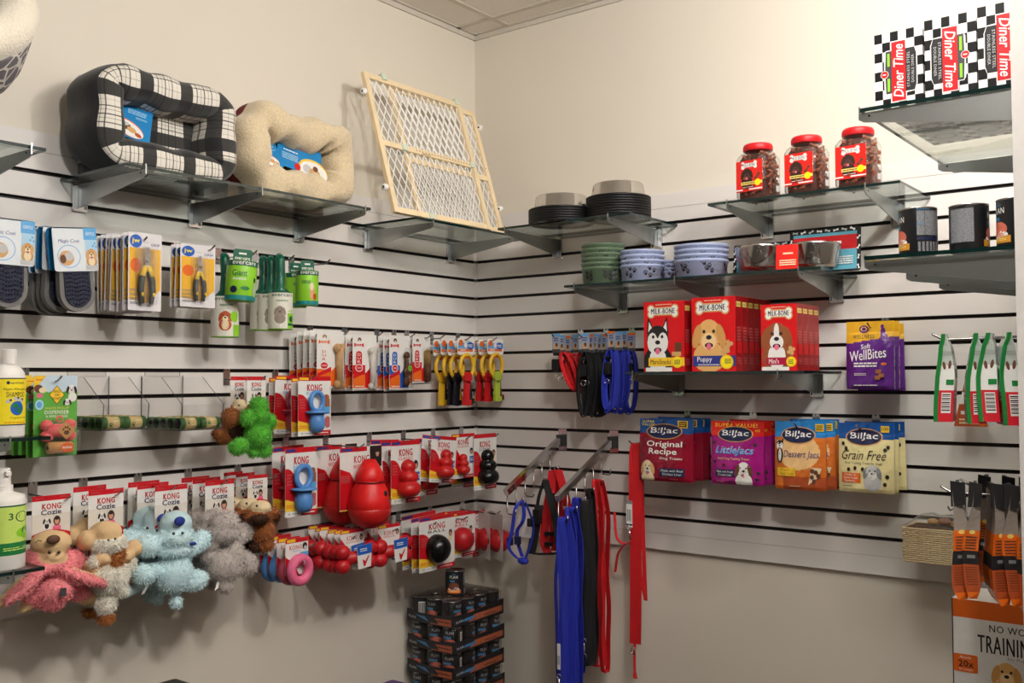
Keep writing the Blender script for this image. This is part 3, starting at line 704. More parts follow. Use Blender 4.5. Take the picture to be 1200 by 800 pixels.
# ================================================================== goods on the return panel
M('checkwhite', (236, 234, 230), .3); M('checkblack', (22, 22, 24), .3)
def diner_box(W, H, D, flip):
    t = thing('checkered_box', 'x', 'box', 'black and white checkered bowl boxes')
    b = MB(); n, nz, ny = 6, 8, 16
    def face(fr, a0, a1, na, c0, c1, nc, ph=0):
        b.frame = fr
        for i in range(na):
            for j in range(nc):
                x0, x1, z0, z1 = a0+(a1-a0)*i/na, a0+(a1-a0)*(i+1)/na, c0+(c1-c0)*j/nc, c0+(c1-c0)*(j+1)/nc
                U = np.array([(x0, z0), (x1, z0), (x1, z1), (x0, z1)])
                b.add(fr(U[:, 0], U[:, 1], np.zeros(4)), [(0, 1, 2, 3)], 'checkblack' if (i+j+ph) % 2 else 'checkwhite')
    face(lambda u, v, w: np.stack([u, -w, v], -1), -W/2, W/2, n, 0, H, nz)
    face(lambda u, v, w: np.stack([-u, D+w, v], -1), -W/2, W/2, n, 0, H, nz)
    face(lambda u, v, w: np.stack([W/2+w, u, v], -1), 0, D, ny, 0, H, nz, 1)
    face(lambda u, v, w: np.stack([-W/2-w, D-u, v], -1), 0, D, ny, 0, H, nz, 1)
    face(lambda u, v, w: np.stack([u, v, H+w], -1), -W/2, W/2, n, 0, D, ny, 1)
    bot = lambda u, v, w: np.stack([u, D-v, -w], -1)
    face(bot, -W/2, W/2, n, 0, D, ny, 1)
    b.frame = bot; b.w = 0
    b.rect(-W*.33, W*.33, D*.04, D*.96, 'lightgrey')
    for i in range(3): b.ell(0, D*(.2+.3*i), W*.27, W*.27, 'grey', 24); b.ell(0, D*(.2+.3*i), W*.2, W*.2, 'lightgrey', 24)
    b.frame = plane_frame(); b.w = .0002
    s = -1 if flip else 1      # the badge runs up the face; every second box is turned round
    def P(x, z): return (s*x, H*.47+s*z)
    def R_(x0, x1, z0, z1, m): a, c = P(x0, z0), P(x1, z1); b.rect(min(a[0], c[0]), max(a[0], c[0]), min(a[1], c[1]), max(a[1], c[1]), m)
    def poly(pts, m): b.poly([P(*p) for p in pts], m)
    e = .0018
    poly([(-W*.28-e, -H*.25), (-W*.26, -H*.28-e), (-W*.12, -H*.28-e), (-W*.12, H*.28+e), (-W*.26, H*.28+e), (-W*.28-e, H*.25)], 'checkwhite')
    poly([(W*.13, -H*.3), (W*.33, -H*.28-e), (W*.37+e, -H*.2), (W*.37+e, H*.2), (W*.33, H*.28+e), (W*.13, H*.3)], 'checkwhite')
    R_(-W*.14-e, W*.15+e, -H*.39-e, H*.39+e, 'checkwhite')
    poly([(-W*.26, -H*.28), (-W*.12, -H*.28), (-W*.12, H*.28), (-W*.26, H*.28), (-W*.28, 0)], 'darkgrey')
    poly([(W*.14, -H*.28), (W*.33, -H*.28), (W*.37, -H*.2), (W*.37, H*.2), (W*.33, H*.28), (W*.14, H*.28)], 'ink')
    R_(-W*.23, -W*.18, H*.08, H*.25, 'lime'); R_(-W*.23, -W*.18, -H*.25, -H*.08, 'lime')
    R_(-W*.14, W*.15, -H*.39, H*.39, 'red')
    q = PI/2 if s == 1 else -PI/2
    b.text('Diner Time', *P(W*.0, 0), H*.7, W*.21, 'white', .03, .3, q)
    b.text('STAINLESS STEEL', *P(W*.205, 0), H*.46, W*.055, 'lightgrey', .0, .0, q); b.text('DOUBLE DINER', *P(W*.295, 0), H*.36, W*.055, 'lightgrey', .0, .0, q)
    c = P(-W*.29, -H*.02); b.ell(c[0], c[1], W*.085, W*.085, 'cardwhite', 18); b.ell(c[0], c[1], W*.075, W*.075, 'red', 18); lines(b, c[0], c[1], W*.09, W*.05, 1, 'white')
    b.build('carton', t); return t
pa, pb_ = diner_box(.0965, .158, .40, False), diner_box(.0965, .163, .40, True)
for o, x, fl, s in ((pa, 2.0325, False, 'farthest from the white panel'), (pb_, 2.1345, True, 'in the middle of the row'), (dup(pb_), 2.236, True, 'against the white panel')):
    o['label'] = 'black and white checkered box with a red badge, '+s
    o.location = (x, -1.100+(.008 if not fl else (.0 if x < 2.2 else -.012)), ZG8+.0006); o.rotation_euler = (0, 0, rad(-2.0 if not fl else -.6))
# cans of dog food
M('canblack', (24, 24, 27), .3); M('canrim', (170, 168, 166), .25, metal=1); M('meat', (206, 106, 84), .6, var=.25, scale=150); M('canblue', (62, 130, 176), .35); M('mustard', (206, 140, 40), .4); M('tinyprint', (120, 122, 126), .5, var=.9, scale=420); M('meatdark', (120, 66, 42), .6, var=.25, scale=150)
def can(r, h, kind='black', name='food_can', parent=None, front=0.0, mini=False):
    b = MB(); m = 'canblack'
    b.lathe([(0, .0015), (r*.9, .0015), (r*.93, 0), (r*.985, .002), (r, .005), (r, h-.004), (r*.985, h-.0005)], m, 28)
    b.lathe([(r*.985, h-.004), (r*1.012, h-.002), (r*1.012, h), (r*.95, h+.0005), (r*.93, h-.003), (0, h-.003)], 'canrim', 28)
    b.frame = (lambda f: lambda u, v, w: f(u+front*r, v, w))(cyl_frame(r)); b.w = .0001
    if not mini:
        b.text('PRO', .0, h*.87, r*.42, h*.06, 'canblue', .02); b.text('PLAN', 0, h*.76, r*.85, h*.12, 'white', .02); b.rect(-r*.4, r*.1, h*.56, h*.63, 'canblue', 4)
        b.ell(0, h*.26, r*.62, h*.09, 'cardwhite', 20, 0, 3)
        b.ell(0, h*.38, r*.58, h*.155, 'meat' if kind == 'black' else 'meatdark', 22, 0, 3)
        b.rect(-r*.75, r*.75, h*.1, h*.24, 'mustard' if kind == 'black' else 'orange', 8); lines(b, 0, h*.17, r*1.1, h*.06, 2, 'paleyellow')
        b.frame = (lambda f: lambda u, v, w: f(u+front*r, v, w))(cyl_frame(r))
        b.rect(r*1.15, r*2.5, h*.4, h*.92, 'tinyprint', 8); b.rect(r*1.15, r*2.5, h*.3, h*.36, 'navy', 8)
        for i in range(6): b.rect(r*(1.2+.21*i), r*(1.33+.21*i), h*.06, h*.26, 'tinyprint', 2)
        lines(b, r*1.5, h*.95, r*.7, h*.03, 1, 'canblue'); lines(b, r*1.35, h*.64, r*.4, h*.04, 1, 'canblue')
        b.rect(-r*2.6, -r*1.3, h*.2, h*.9, 'tinyprint', 8)
    else:
        b.text('PLAN', 0, h*.8, r*.85, h*.11, 'lightgrey', .02); b.ell(0, h*.42, r*.6, h*.14, 'meat', 14); b.rect(-r*.7, r*.2, h*.56, h*.66, 'canblue', 4)
        b.rect(r*1.2, r*1.9, h*.2, h*.8, 'cardwhite', 4)
        for i in range(5): b.rect(r*(1.25+.13*i), r*(1.31+.13*i), h*.25, h*.75, 'ink')
    return b.build(name, parent)
for i, (x, y, a, s) in enumerate(((2.055, -1.055, .95, 'farthest from the white panel'), (2.148, -1.035, -1.75, 'the middle one'), (2.24, -1.055, .9, 'against the white panel'))):
    o = can(.0372, .0955); o.location = (x, y, ZG9); o.rotation_euler = (0, 0, -a)
    tag(o, 'black can of dog food on the glass shelf, '+s, 'can', 'black cans on the glass shelf')
# white, green and red treat sticks in bags, hung by the top
M('bagclear', (176, 184, 178), .25, coat=.3); M('bagwhite', (228, 228, 224), .3, coat=.2); M('baggreen', (22, 122, 54), .3); M('bagred', (196, 26, 42), .3)
def stick_bag(W, H, seed):
    """bag seen on its edge: gusset side facing out, green piping along the front fold"""
    t = thing('treat_bag', 'x', 'bag', 'white, green and red treat bags on one hook')
    b = MB(); r_ = random.Random(seed); D = .095; nz = 14; V = []; pr = []
    for j in range(nz+1):
        v = j/nz; th = (W*(.35+.65*min(1, v*2.1)) if v > .12 else W*(.16+1.5*v))
        dx = .0025*math.sin(v*5+seed); dp = D*(.72+.28*v)
        pr.append((th, dx, dp, -H*v))
    def ring(th, dx, dp, z): return [(dx-th/2, -dp/2, z), (dx+th/2, -dp/2+.006, z), (dx+th/2, dp/2, z), (dx-th/2, dp/2, z)]
    for p in pr: V += ring(*p)
    for j in range(nz):
        v = (j+.5)/nz; m = 'bagclear' if v < .36 else ('bagwhite' if v < .62 else 'bagred')
        for k in range(4): b.add([V[j*4+k], V[(j+1)*4+k], V[(j+1)*4+(k+1) % 4], V[j*4+(k+1) % 4]], [(0, 1, 2, 3)], m)
    b.add(V[-4:], [(0, 1, 2, 3)], 'bagred'); b.add(V[:4], [(3, 2, 1, 0)], 'bagclear')
    def fr(u, v, w):   # front gusset, v from 0 (top) to 1
        th = np.interp(v, [i/nz for i in range(nz+1)], [p[0] for p in pr]); dx = np.interp(v, [i/nz for i in range(nz+1)], [p[1] for p in pr]); dp = np.interp(v, [i/nz for i in range(nz+1)], [p[2] for p in pr])
        return np.stack([dx+th*u, -dp/2+.006*(u+.5)-w, -H*v], -1)
    b.frame = fr; b.w = .0004
    for k in range(3): b.rect(-.45, .5, .2+.018*k, .206+.018*k, 'grey')
    b.ell(-.15, .36, .13, .042, 'brown', 10, .2); b.ell(.25, .35, .13, .045, 'brown', 10, -.2)
    b.rect(.02, .47, .52, .58, 'baggreen'); b.rect(-.2, .35, .67, .9, 'cardwhite')
    for i in range(9): b.rect(-.17, .32, .685+.022*i, .685+.022*i+(.008 if i % 2 else .014), 'ink')
    # broad side faces
    for sx in (-1, 1):
        b.frame = (lambda sx: lambda u, v, w: np.stack([np.interp(v, [i/nz for i in range(nz+1)], [p[1]+sx*p[0]/2 for p in pr])+sx*w, sx*u*.09, -H*v], -1))(sx); b.w = .0004
        b.text('30', .1, .91, .28, -.07, 'white', .03); lines(b, .0, .7, .6, .1, 2, 'white'); b.rect(-.3, .3, .4, .5, 'baggreen')
    b.build('bag', t)
    b = MB(); b.strap([(p[1]-p[0]/2, -p[2]/2-.001, p[3]) for p in pr], (1, .4, 0), .0075, .003, 'baggreen'); b.build('edge_seam', t)
    return t
HX, HY = .13, -1.10
def phook(y, k, label, L_=.2): return hook('P', -y, k, label, L_)
phook(-1.10, 5, 'wire hook holding the white, green and red treat bags', .2)
zt5 = slot(5)-.021
for i, (x, yw, W, H, s) in enumerate(((2.116, .16, .030, .170, 'apart from the others'), (2.168, .30, .030, .172, 'second from the tip of the hook'), (2.196, .12, .032, .168, 'third from the tip of the hook'),
                         (2.226, .36, .034, .174, 'fourth from the hook tip'), (2.262, .30, .034, .178, 'innermost on its hook'))):
    o = stick_bag(W, H, i); o['label'] = 'white, green and red treat bag, '+s; o.location = (x, -1.10, zt5); o.rotation_euler = (0, 0, yw)
# a pointed brown bag hanging on the slat wall behind them
b = MB(); b.prism([(-.045, -.155), (.045, -.155), (.012, -.02), (.008, 0), (-.008, 0), (-.012, -.02)], -.012, .0, 'rust'); b.frame = plane_frame(-.0122)
b.poly([(-.012, -.02), (.012, -.02), (.008, 0), (-.008, 0)], 'lime'); b.poly([(-.03, -.09), (.03, -.09), (.02, -.055), (-.02, -.055)], 'cardwhite'); b.rect(-.025, .02, -.12, -.11, 'cardwhite'); lines(b, 0, -.14, .06, .02, 2, 'cream'); b.rect(.026, .044, -.154, -.1, 'orange')
o = tag(b.build('treat_bag'), 'brown tapering treat bag glimpsed behind the white, green and red bags', 'bag'); u, z = uz('R', 1137, 437, .07); put(o, 'R', u, .07, z)
hook('R', u, 6, 'wire hook holding the brown tapering bag', .11)
# orange bags with black headers on two hooks
M('bagorange', (222, 104, 24), .25, coat=.3); M('bagbrown', (120, 62, 34), .25, coat=.3, var=.3, scale=40); M('bagfilm', (150, 140, 130), .15, coat=.4, var=.15, scale=40)
def jerky_bag(W, H, seed):
    t = thing('jerky_bag', 'x', 'bag', 'orange bags of chews on the two lowest hooks')
    D = .10; nz = 16; b = MB(); r_ = random.Random(seed); ph = r_.uniform(0, 6); pr = []
    for j in range(nz+1):
        v = j/nz; th = W*(.25+.75*min(1, v*2.4)) if v < .9 else W*(1-(v-.9)*5)
        pr.append((th, .004*math.sin(v*7+ph), D*(.8+.2*v), -H*v))
    V = []
    for th, dx, dp, z in pr: V += [(dx-th/2, -dp/2, z), (dx+th/2, -dp/2+.01, z), (dx+th/2, dp/2, z), (dx-th/2, dp/2-.01, z)]
    for j in range(nz):
        v = (j+.5)/nz
        for k in range(4):
            m = ('bagfilm' if v < .36 else ('bagorange' if k in (0, 3) else 'bagbrown'))
            if .57 < v < .68: m = 'ink'
            if v > .68 and k == 0: m = 'rust'
            if v > .93: m = 'bagorange'
            b.add([V[j*4+k], V[(j+1)*4+k], V[(j+1)*4+(k+1) % 4], V[j*4+(k+1) % 4]], [(3, 2, 1, 0)], m)
    b.add(V[-4:], [(0, 1, 2, 3)], 'bagorange')
    xs = [i/nz for i in range(nz+1)]
    b.frame = lambda u, v, w: np.stack([np.interp(v, xs, [p[1] for p in pr])+np.interp(v, xs, [p[0] for p in pr])*u, -np.interp(v, xs, [p[2] for p in pr])/2+.01*(u+.5)-w, -H*v], -1)
    b.w = .0004; b.ell(0, .39, .2, .02, 'paleyellow', 12)
    for i in range(5): b.rect(-.35, .35, .43+.026*i, .443+.026*i, 'brown')
    for i in range(8): b.rect(-.35, .35, .71+.022*i, .716+.022*i, 'brown')
    b.rect(-.2, .3, .6, .63, 'grey')
    b.build('bag', t)
    b = MB(); b.prism([(-W*.40, -.034), (W*.44, -.030), (W*.50, .012), (-W*.36, .016)], -.040, -.034, 'ink'); b.box(-.003, .003, -.036, .03, -.03, .012, 'ink')
    b.build('header_card', t); return t
phook(-1.06, 9, 'wire hook nearest the camera, holding the orange bags', .2); phook(-.90, 9, 'wire hook behind the nearest one, holding the orange bags', .2)
zt9 = slot(9)-.019
J = [(2.122, -1.06, .031, .212, .2), (2.154, -1.06, .028, .208, .2), (2.186, -1.06, .031, .216, .4), (2.216, -1.06, .030, .212, .25), (2.244, -1.06, .030, .22, .35), (2.268, -1.06, .026, .214, .3),
     (2.140, -.90, .028, .205, .1), (2.178, -.90, .028, .208, .3), (2.214, -.90, .030, .206, .2), (2.25, -.90, .030, .206, .25)]
for i, (x, y, W, H, yw) in enumerate(J):
    o = jerky_bag(W, H, i); q = i if i < 6 else i-6
    o['label'] = 'orange chew bag with black header on the %s hook, %s' % ('nearest' if i < 6 else 'rear', ['at the tip', 'second from the tip', 'third from the tip', 'fourth from the tip', 'fifth from the tip', 'innermost'][q])
    o.location = (x, y, zt9); o.rotation_euler = (0, rad(random.uniform(-3, 3)), yw)
# woven basket in film behind them
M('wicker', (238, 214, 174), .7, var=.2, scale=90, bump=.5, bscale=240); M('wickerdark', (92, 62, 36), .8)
def basket():
    t = thing('woven_basket', 'pale woven straw basket wrapped in clear film, behind the orange bags', 'basket')
    W, H, D = .19, .10, .13; b = MB(); n = 17
    for i in range(n):
        z = H*(i+.5)/n; g = .0016*(i % 2)
        pts = []
        for k in range(72):
            a = k/72*4; s = int(a); f = a-s; c = [(-W/2, -D), (W/2, -D), (W/2, 0), (-W/2, 0)]
            x = c[s][0]+(c[(s+1) % 4][0]-c[s][0])*f; y = c[s][1]+(c[(s+1) % 4][1]-c[s][1])*f
            w = .0016*math.sin(PI*(k+i)); w = .0018*(1 if (k+i) % 2 else -1)
            nx, ny = [(0, -1), (1, 0), (0, 1), (-1, 0)][s]; pts.append((x+nx*w, y+ny*w, z))
        b.tube(pts, H/n*.53, 'wicker', 6, closed=True)
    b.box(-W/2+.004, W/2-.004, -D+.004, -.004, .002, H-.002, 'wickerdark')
    b.build('basket_body', t)
    b = MB(); V = []; nx, ny = 12, 8
    for j in range(ny+1):
        for i in range(nx+1):
            x, y = i/nx-.5, j/ny; e = min(i, nx-i, j, ny-j)
            V.append((x*(W+.008), -D*y*1.02, H+.004+(.028*min(1, e/2.0)*(1.2-y)+.006*random.uniform(-1, 1) if e else 0)))
    b.add(V, [(j*(nx+1)+i, j*(nx+1)+i+1, (j+1)*(nx+1)+i+1, (j+1)*(nx+1)+i) for j in range(ny) for i in range(nx)], 'film', True)
    V = []
    for j in range(7):
        for i in range(11): V.append((-W/2-.003+(W+.006)*i/10, -D-.006-.0025*random.random(), H*1.04*j/6))
    b.add(V, [(j*11+i, j*11+i+1, (j+1)*11+i+1, (j+1)*11+i) for j in range(6) for i in range(10)], 'film', True)
    b.build('film_wrap', t)
    b = MB(); b.ball((-.03, -.06, H+.012), (.016, .012, .01), 'gold', 12, 8); b.ball((.0, -.05, H+.012), (.02, .016, .012), 'tan2', 12, 8); b.ball((.04, -.055, H+.01), (.022, .016, .012), 'tan', 12, 8); b.build('chew_toys', t)
    return t
o = basket(); u0, z0 = uz('R', 1059, 659, .18); put(o, 'R', u0+.095, .18-.13+.0, z0+.004); hook('R', u0+.12, 11, 'wire hook holding up the woven basket', .16)
# ================================================================== training pads carton
def pads(W, H, D):
    b = MB(); b.box(-W/2, W/2, 0, D, 0, H, 'cardwhite'); b.frame = plane_frame()
    b.rect(-W/2, W/2, H*.9, H, 'orange'); b.rect(-W/2, -W/2+.0025, 0, H, 'ink')
    return b
b = pads(.36, .43, .16); X = -.18; H = .43
b.text('NO WORRY', X+.141, H-.061, .117, .0165, 'ink', .03); b.text('TRAINING PADS', X+.160, H-.099, .207, .041, 'ink', .03); b.text('for Puppies', X+.15, H-.127, .06, .008, 'grey')
b.prism(rrect(X+.002, X+.056, H-.172, H-.130, .004), -.0008, -.0002, 'orange'); b.w = .001; b.text('20x', X+.030, H-.152, .034, .016, 'ink', .03); b.text('Absorbs', X+.029, H-.137, .026, .006, 'white'); b.text('its weight', X+.03, H-.166, .03, .006, 'white')
b.ell(X+.125, H-.245, .034, .06, 'goldfur', 18); dog(b, X+.118, H-.162, .056, 'goldfur', 'goldlight', 'gold', 'goldlight', tongue=False); b.ell(X+.118, H-.24, .02, .05, 'goldlight', 16)
lines(b, X+.075, H-.215, .05, .01, 2, 'grey')
o = tag(b.build('training_pad_carton'), 'white and orange carton of training pads with a sitting golden puppy', 'carton')
p = ony(1115, 700, -.62); ZP = p[2]
o.location = (p[0]+.18, -.62, ZP-.43)
b = pads(.36, ZP-.43, .16); o2 = tag(b.build('training_pad_carton'), 'plain carton below the training pads, mostly out of the picture', 'carton'); o2.location = (p[0]+.18, -.62, 0)
# ================================================================== stacked cases of cans in the corner
M('trayblack', (30, 30, 34), .35); M('trayblue', (60, 120, 170), .4); M('trayrust', (168, 88, 58), .5, var=.3, scale=60)
LW, LL, RH = .226, .30, .0945; rc = .0368
mini = None
def case(first):
    t = thing('can_case', 'x', 'case of cans', 'cases of dog food cans stacked in the corner')
    # tray: floor, low lips that rise at the corners
    for nm, ln, sw in (('front', LW, 0), ('side', LL, 1)):
        b = MB(); z0, z1, zl = .001, .058, .037
        pts = [(-ln, z0), (0, z0), (0, z1*.8), (-ln*.22, z1*.72), (-ln*.3, zl), (-ln*.74, zl), (-ln*.8, z1*.72), (-ln, z1*.8)] if not sw else [(0, z0), (ln, z0), (ln, z1), (ln*.5, z1*.8), (ln*.3, zl*1.1), (0, z1*.75)]
        b.prism([(x, z) for x, z in pts], -.0015, 0, 'trayblack'); b.frame = plane_frame(-.0016)
        s = -1 if not sw else 1
        b.poly([(s*ln*.02, .004), (s*ln*.48, .004), (s*ln*.42, .026), (s*ln*.02, .03)][::(1 if sw else -1)], 'trayrust' if not sw else 'trayblack')
        b.poly([(s*ln*.3, .006), (s*ln*.97, .012), (s*ln*.97, .034), (s*ln*.4, .03)][::(1 if sw else -1)], 'trayrust' if sw else 'trayblack')
        b.poly([(s*ln*.12, .016), (s*ln*.36, .012), (s*ln*.44, .026), (s*ln*.25, .024)][::(1 if sw else -1)] if sw else [(-ln*.5, .008), (-ln*.7, .02), (-ln*.82, .028), (-ln*.6, .026)], 'trayblue')
        b.text('PLAN', s*ln*(.12 if sw else .88), .018, .035, .009, 'lightgrey', .02, 0, .1 if sw else -.1)
        lines(b, s*ln*(.72 if sw else .2), .017, .07, .007, 1, 'ink')
        o = b.build('tray_panel', t)
        if sw: o.rotation_euler = (0, 0, PI/2)
    b = MB(); b.box(-LW, 0, 0, LL, .0, .001, 'trayblack'); b.box(-LW, 0, LL-.0015, LL, .001, .04, 'trayblack'); b.box(-LW, -LW+.0015, 0, LL, .001, .04, 'trayblack'); b.build('tray_base', t)
    for i in range(3):
        for j in range(4):
            if i < 2 and j > 0 and not first: continue
            o = can(rc, .0915, 'dark', 'can', t, mini=True); o.location = (-LW+LW*(i+.5)/3, LL*(j+.5)/4, .0012)
            o.rotation_euler = (0, 0, (PI/4 if i == 2 and j == 0 else (PI/2 if i == 2 else 0))+random.uniform(-.9, .9))
    b = MB(); e = .002; zt = .0936
    V = []
    for k, z in enumerate((.045, .075, .088, zt)):
        g = e if k < 3 else -.006
        for x, y in rrect(-LW-g, g, -g, LL+g, .028, 5): V.append((x, y, z))
    n = len(V)//4
    b.add(V, [(k*n+i, k*n+(i+1) % n, (k+1)*n+(i+1) % n, (k+1)*n+i) for k in range(3) for i in range(n)]+[tuple(range(3*n, 4*n))], 'film', True)
    b.build('shrink_wrap', t)
    return t
SP = onz(530, 706, .6615)
cs0 = case(True); cs1 = case(False)
for k in range(7):
    o = cs0 if k == 6 else (cs1 if k == 5 else dup(cs1))
    o['label'] = 'wrapped case of black dog food cans, '+['lowest of the stack', 'second from the floor', 'third from the floor', 'fourth from the floor', 'third from the top of the stack', 'second from the top of the stack', 'topmost of the stack'][k]
    o.location = (.234+(.004 if k % 2 else 0), -.42+random.uniform(-.003, .003), RH*k)
o = can(.0374, .0915, 'dark', front=0.0); o.rotation_euler = (0, 0, .55); q = onz(533, 695, RH*7); o.location = (.143, -.30, RH*7-.0005)
tag(o, 'single black can of dog food standing on the stacked cases', 'can')
# things whose tops just reach the lower edge of the picture
b = MB(); q = onx(205, 795, .05); b.prism(rrect(-.30, .0, -.24, 0, .01), 0, q[2]-.004, 'rubberblack', axis='z'); b.prism(rrect(-.302, .002, -.242, .002, .01), q[2]-.03, q[2], 'black', axis='z')
o = tag(b.build('storage_bin'), 'black bin below the plush toys, only its rim in view', 'bin'); o.rotation_euler = (0, 0, PI/2); o.location = (.05, q[1], 0)
b = MB(); q = onx(460, 796, .06); b.prism(rrect(-.22, .0, -.09, .0, .01), 0, q[2]-.002, 'navy', axis='z'); b.prism(rrect(-.221, .001, -.091, .001, .01), q[2]-.02, q[2], 'purple', axis='z')
o = tag(b.build('storage_box'), 'dark blue box on the floor, only its top corner in view', 'box'); o.rotation_euler = (0, 0, PI/2); o.location = (.06, q[1], 0)
# ================================================================== pet beds
def plaid_mat():
    m = bpy.data.materials.new('plaid'); m.use_nodes = True; nt = m.node_tree; bs = nt.nodes['Principled BSDF']; bs.inputs['Roughness'].default_value = .9; bs.inputs['Sheen Weight'].default_value = .3
    uv = nt.nodes.new('ShaderNodeUVMap'); sp = nt.nodes.new('ShaderNodeSeparateXYZ'); nt.links.new(uv.outputs[0], sp.inputs[0])
    def math_(op, a, b_=None):
        n = nt.nodes.new('ShaderNodeMath'); n.operation = op
        for i, x in enumerate((a, b_)):
            if x is None: continue
            if isinstance(x, (int, float)): n.inputs[i].default_value = x
            else: nt.links.new(x, n.inputs[i])
        return n.outputs[0]
    res = None
    for ch, per in ((0, .128), (1, .118)):
        f = math_('FRACT', math_('DIVIDE', sp.outputs[ch], per))
        for lo, hi, dk in ((0, .31, .965), (.40, .425, .8), (.50, .515, .5), (.58, .605, .9), (.68, .695, .5), (.76, .785, .8), (.9, .91, .4)):
            k = math_('SUBTRACT', 1.0, math_('MULTIPLY', math_('MULTIPLY', math_('GREATER_THAN', f, lo), math_('LESS_THAN', f, hi)), dk))
            res = k if res is None else math_('MULTIPLY', res, k)
    mx = nt.nodes.new('ShaderNodeMixRGB'); mx.inputs['Color1'].default_value = (*lin((20, 20, 22)), 1); mx.inputs['Color2'].default_value = (*lin((224, 218, 206)), 1)
    nt.links.new(res, mx.inputs['Fac']); nt.links.new(mx.outputs[0], bs.inputs['Base Color']); _M['plaid'] = m
plaid_mat()
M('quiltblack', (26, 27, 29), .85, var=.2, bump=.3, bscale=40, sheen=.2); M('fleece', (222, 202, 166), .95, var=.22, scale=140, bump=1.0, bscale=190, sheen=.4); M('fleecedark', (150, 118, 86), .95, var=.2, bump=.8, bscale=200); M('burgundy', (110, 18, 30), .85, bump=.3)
def bolster_bed(W, H, D, T, outer, inner, wob, parent, sag=.0, pin=.25, name='bolster', seed=1, front=70, r_=.05):
    """padded ring standing on its side; the opening faces -Y"""
    rg = np.random.default_rng(seed); b = MB(); NS, NP = 128, 28
    P = rrect(-W/2+T/2, W/2-T/2, T/2, H-T/2, r_, 8); P = [Vector((x, z)) for x, z in P]
    L_ = [0]
    for i in range(len(P)): L_.append(L_[-1]+(P[(i+1) % len(P)]-P[i]).length)
    tot = L_[-1]; V = []; ang = []; ph = rg.uniform(0, 6, 8)
    def at_(s):
        s = s % tot
        for i in range(len(P)):
            if s <= L_[i+1]+1e-9: f = (s-L_[i])/max(1e-9, L_[i+1]-L_[i]); return P[i].lerp(P[(i+1) % len(P)], f)
    uv = []
    for i in range(NS):
        s = tot*i/NS; p = at_(s); t = (at_(s+.008)-at_(s-.008)).normalized(); n = Vector((-t.y, t.x))
        if n.dot(p-Vector((0, H/2))) < 0: n = -n
        cx, cz = abs(p.x)/(W/2-T/2), abs(p.y-H/2)/(H/2-T/2); corner = max(0, min(cx, cz)-.72)/.28
        th = T*(1-pin*corner)*(1+wob*math.sin(7*2*PI*i/NS+ph[0])+wob*math.sin(11*2*PI*i/NS+ph[1])); dd = D*(1+wob*.7*math.sin(5*2*PI*i/NS+ph[2]))*(1-.1*corner)
        top = sag*max(0, (p.y-H/2)/(H/2))*(1-cx*cx)
        for j in range(NP):
            a = 2*PI*j/NP; c, s_ = math.cos(a), math.sin(a); e = .72
            nn = math.copysign(abs(c)**e, c)*th/2; yy = math.copysign(abs(s_)**e, s_)*dd/2
            V.append((p.x+n.x*nn, -D/2-yy, max(.0005, p.y+n.y*nn-top))); uv.append((s, .04+.9*j/NP*(T+D)))
    base = len(b.v)
    for j in range(NP):
        a = 360*(j+.5)/NP; m = inner if front < a < 262 else outer
        F = [(i*NP+j, i*NP+(j+1) % NP, ((i+1) % NS)*NP+(j+1) % NP, ((i+1) % NS)*NP+j) for i in range(NS)]
        if j == 0: b.add(V, F, m, True)
        else:
            mi = b.mi(m)
            for f in F: b.f.append(f); b.fm.append(mi); b.fs.append(True)
    b.uv = {i: q for i, q in enumerate(uv)}
    return b.build(name, parent)
def cushion(W, H, y0, T, m, parent, name='cushion', uvs=True):
    b = MB(); n = 18; V = []
    for j in range(n+1):
        for i in range(n+1):
            x, z = (i/n-.5), (j/n-.5); k = max(0, 1-(2*x)**4)*max(0, 1-(2*z)**4)
            V.append((x*W, y0-T*k**.5-.004*math.sin(9*x+2)*math.sin(8*z), z*H+H/2+.0))
    b.add(V, [(j*(n+1)+i, j*(n+1)+i+1, (j+1)*(n+1)+i+1, (j+1)*(n+1)+i) for j in range(n) for i in range(n)], m, True)
    b.uv = {i: (v[0]+.03, v[2]) for i, v in enumerate(V)}
    return b.build(name, parent)
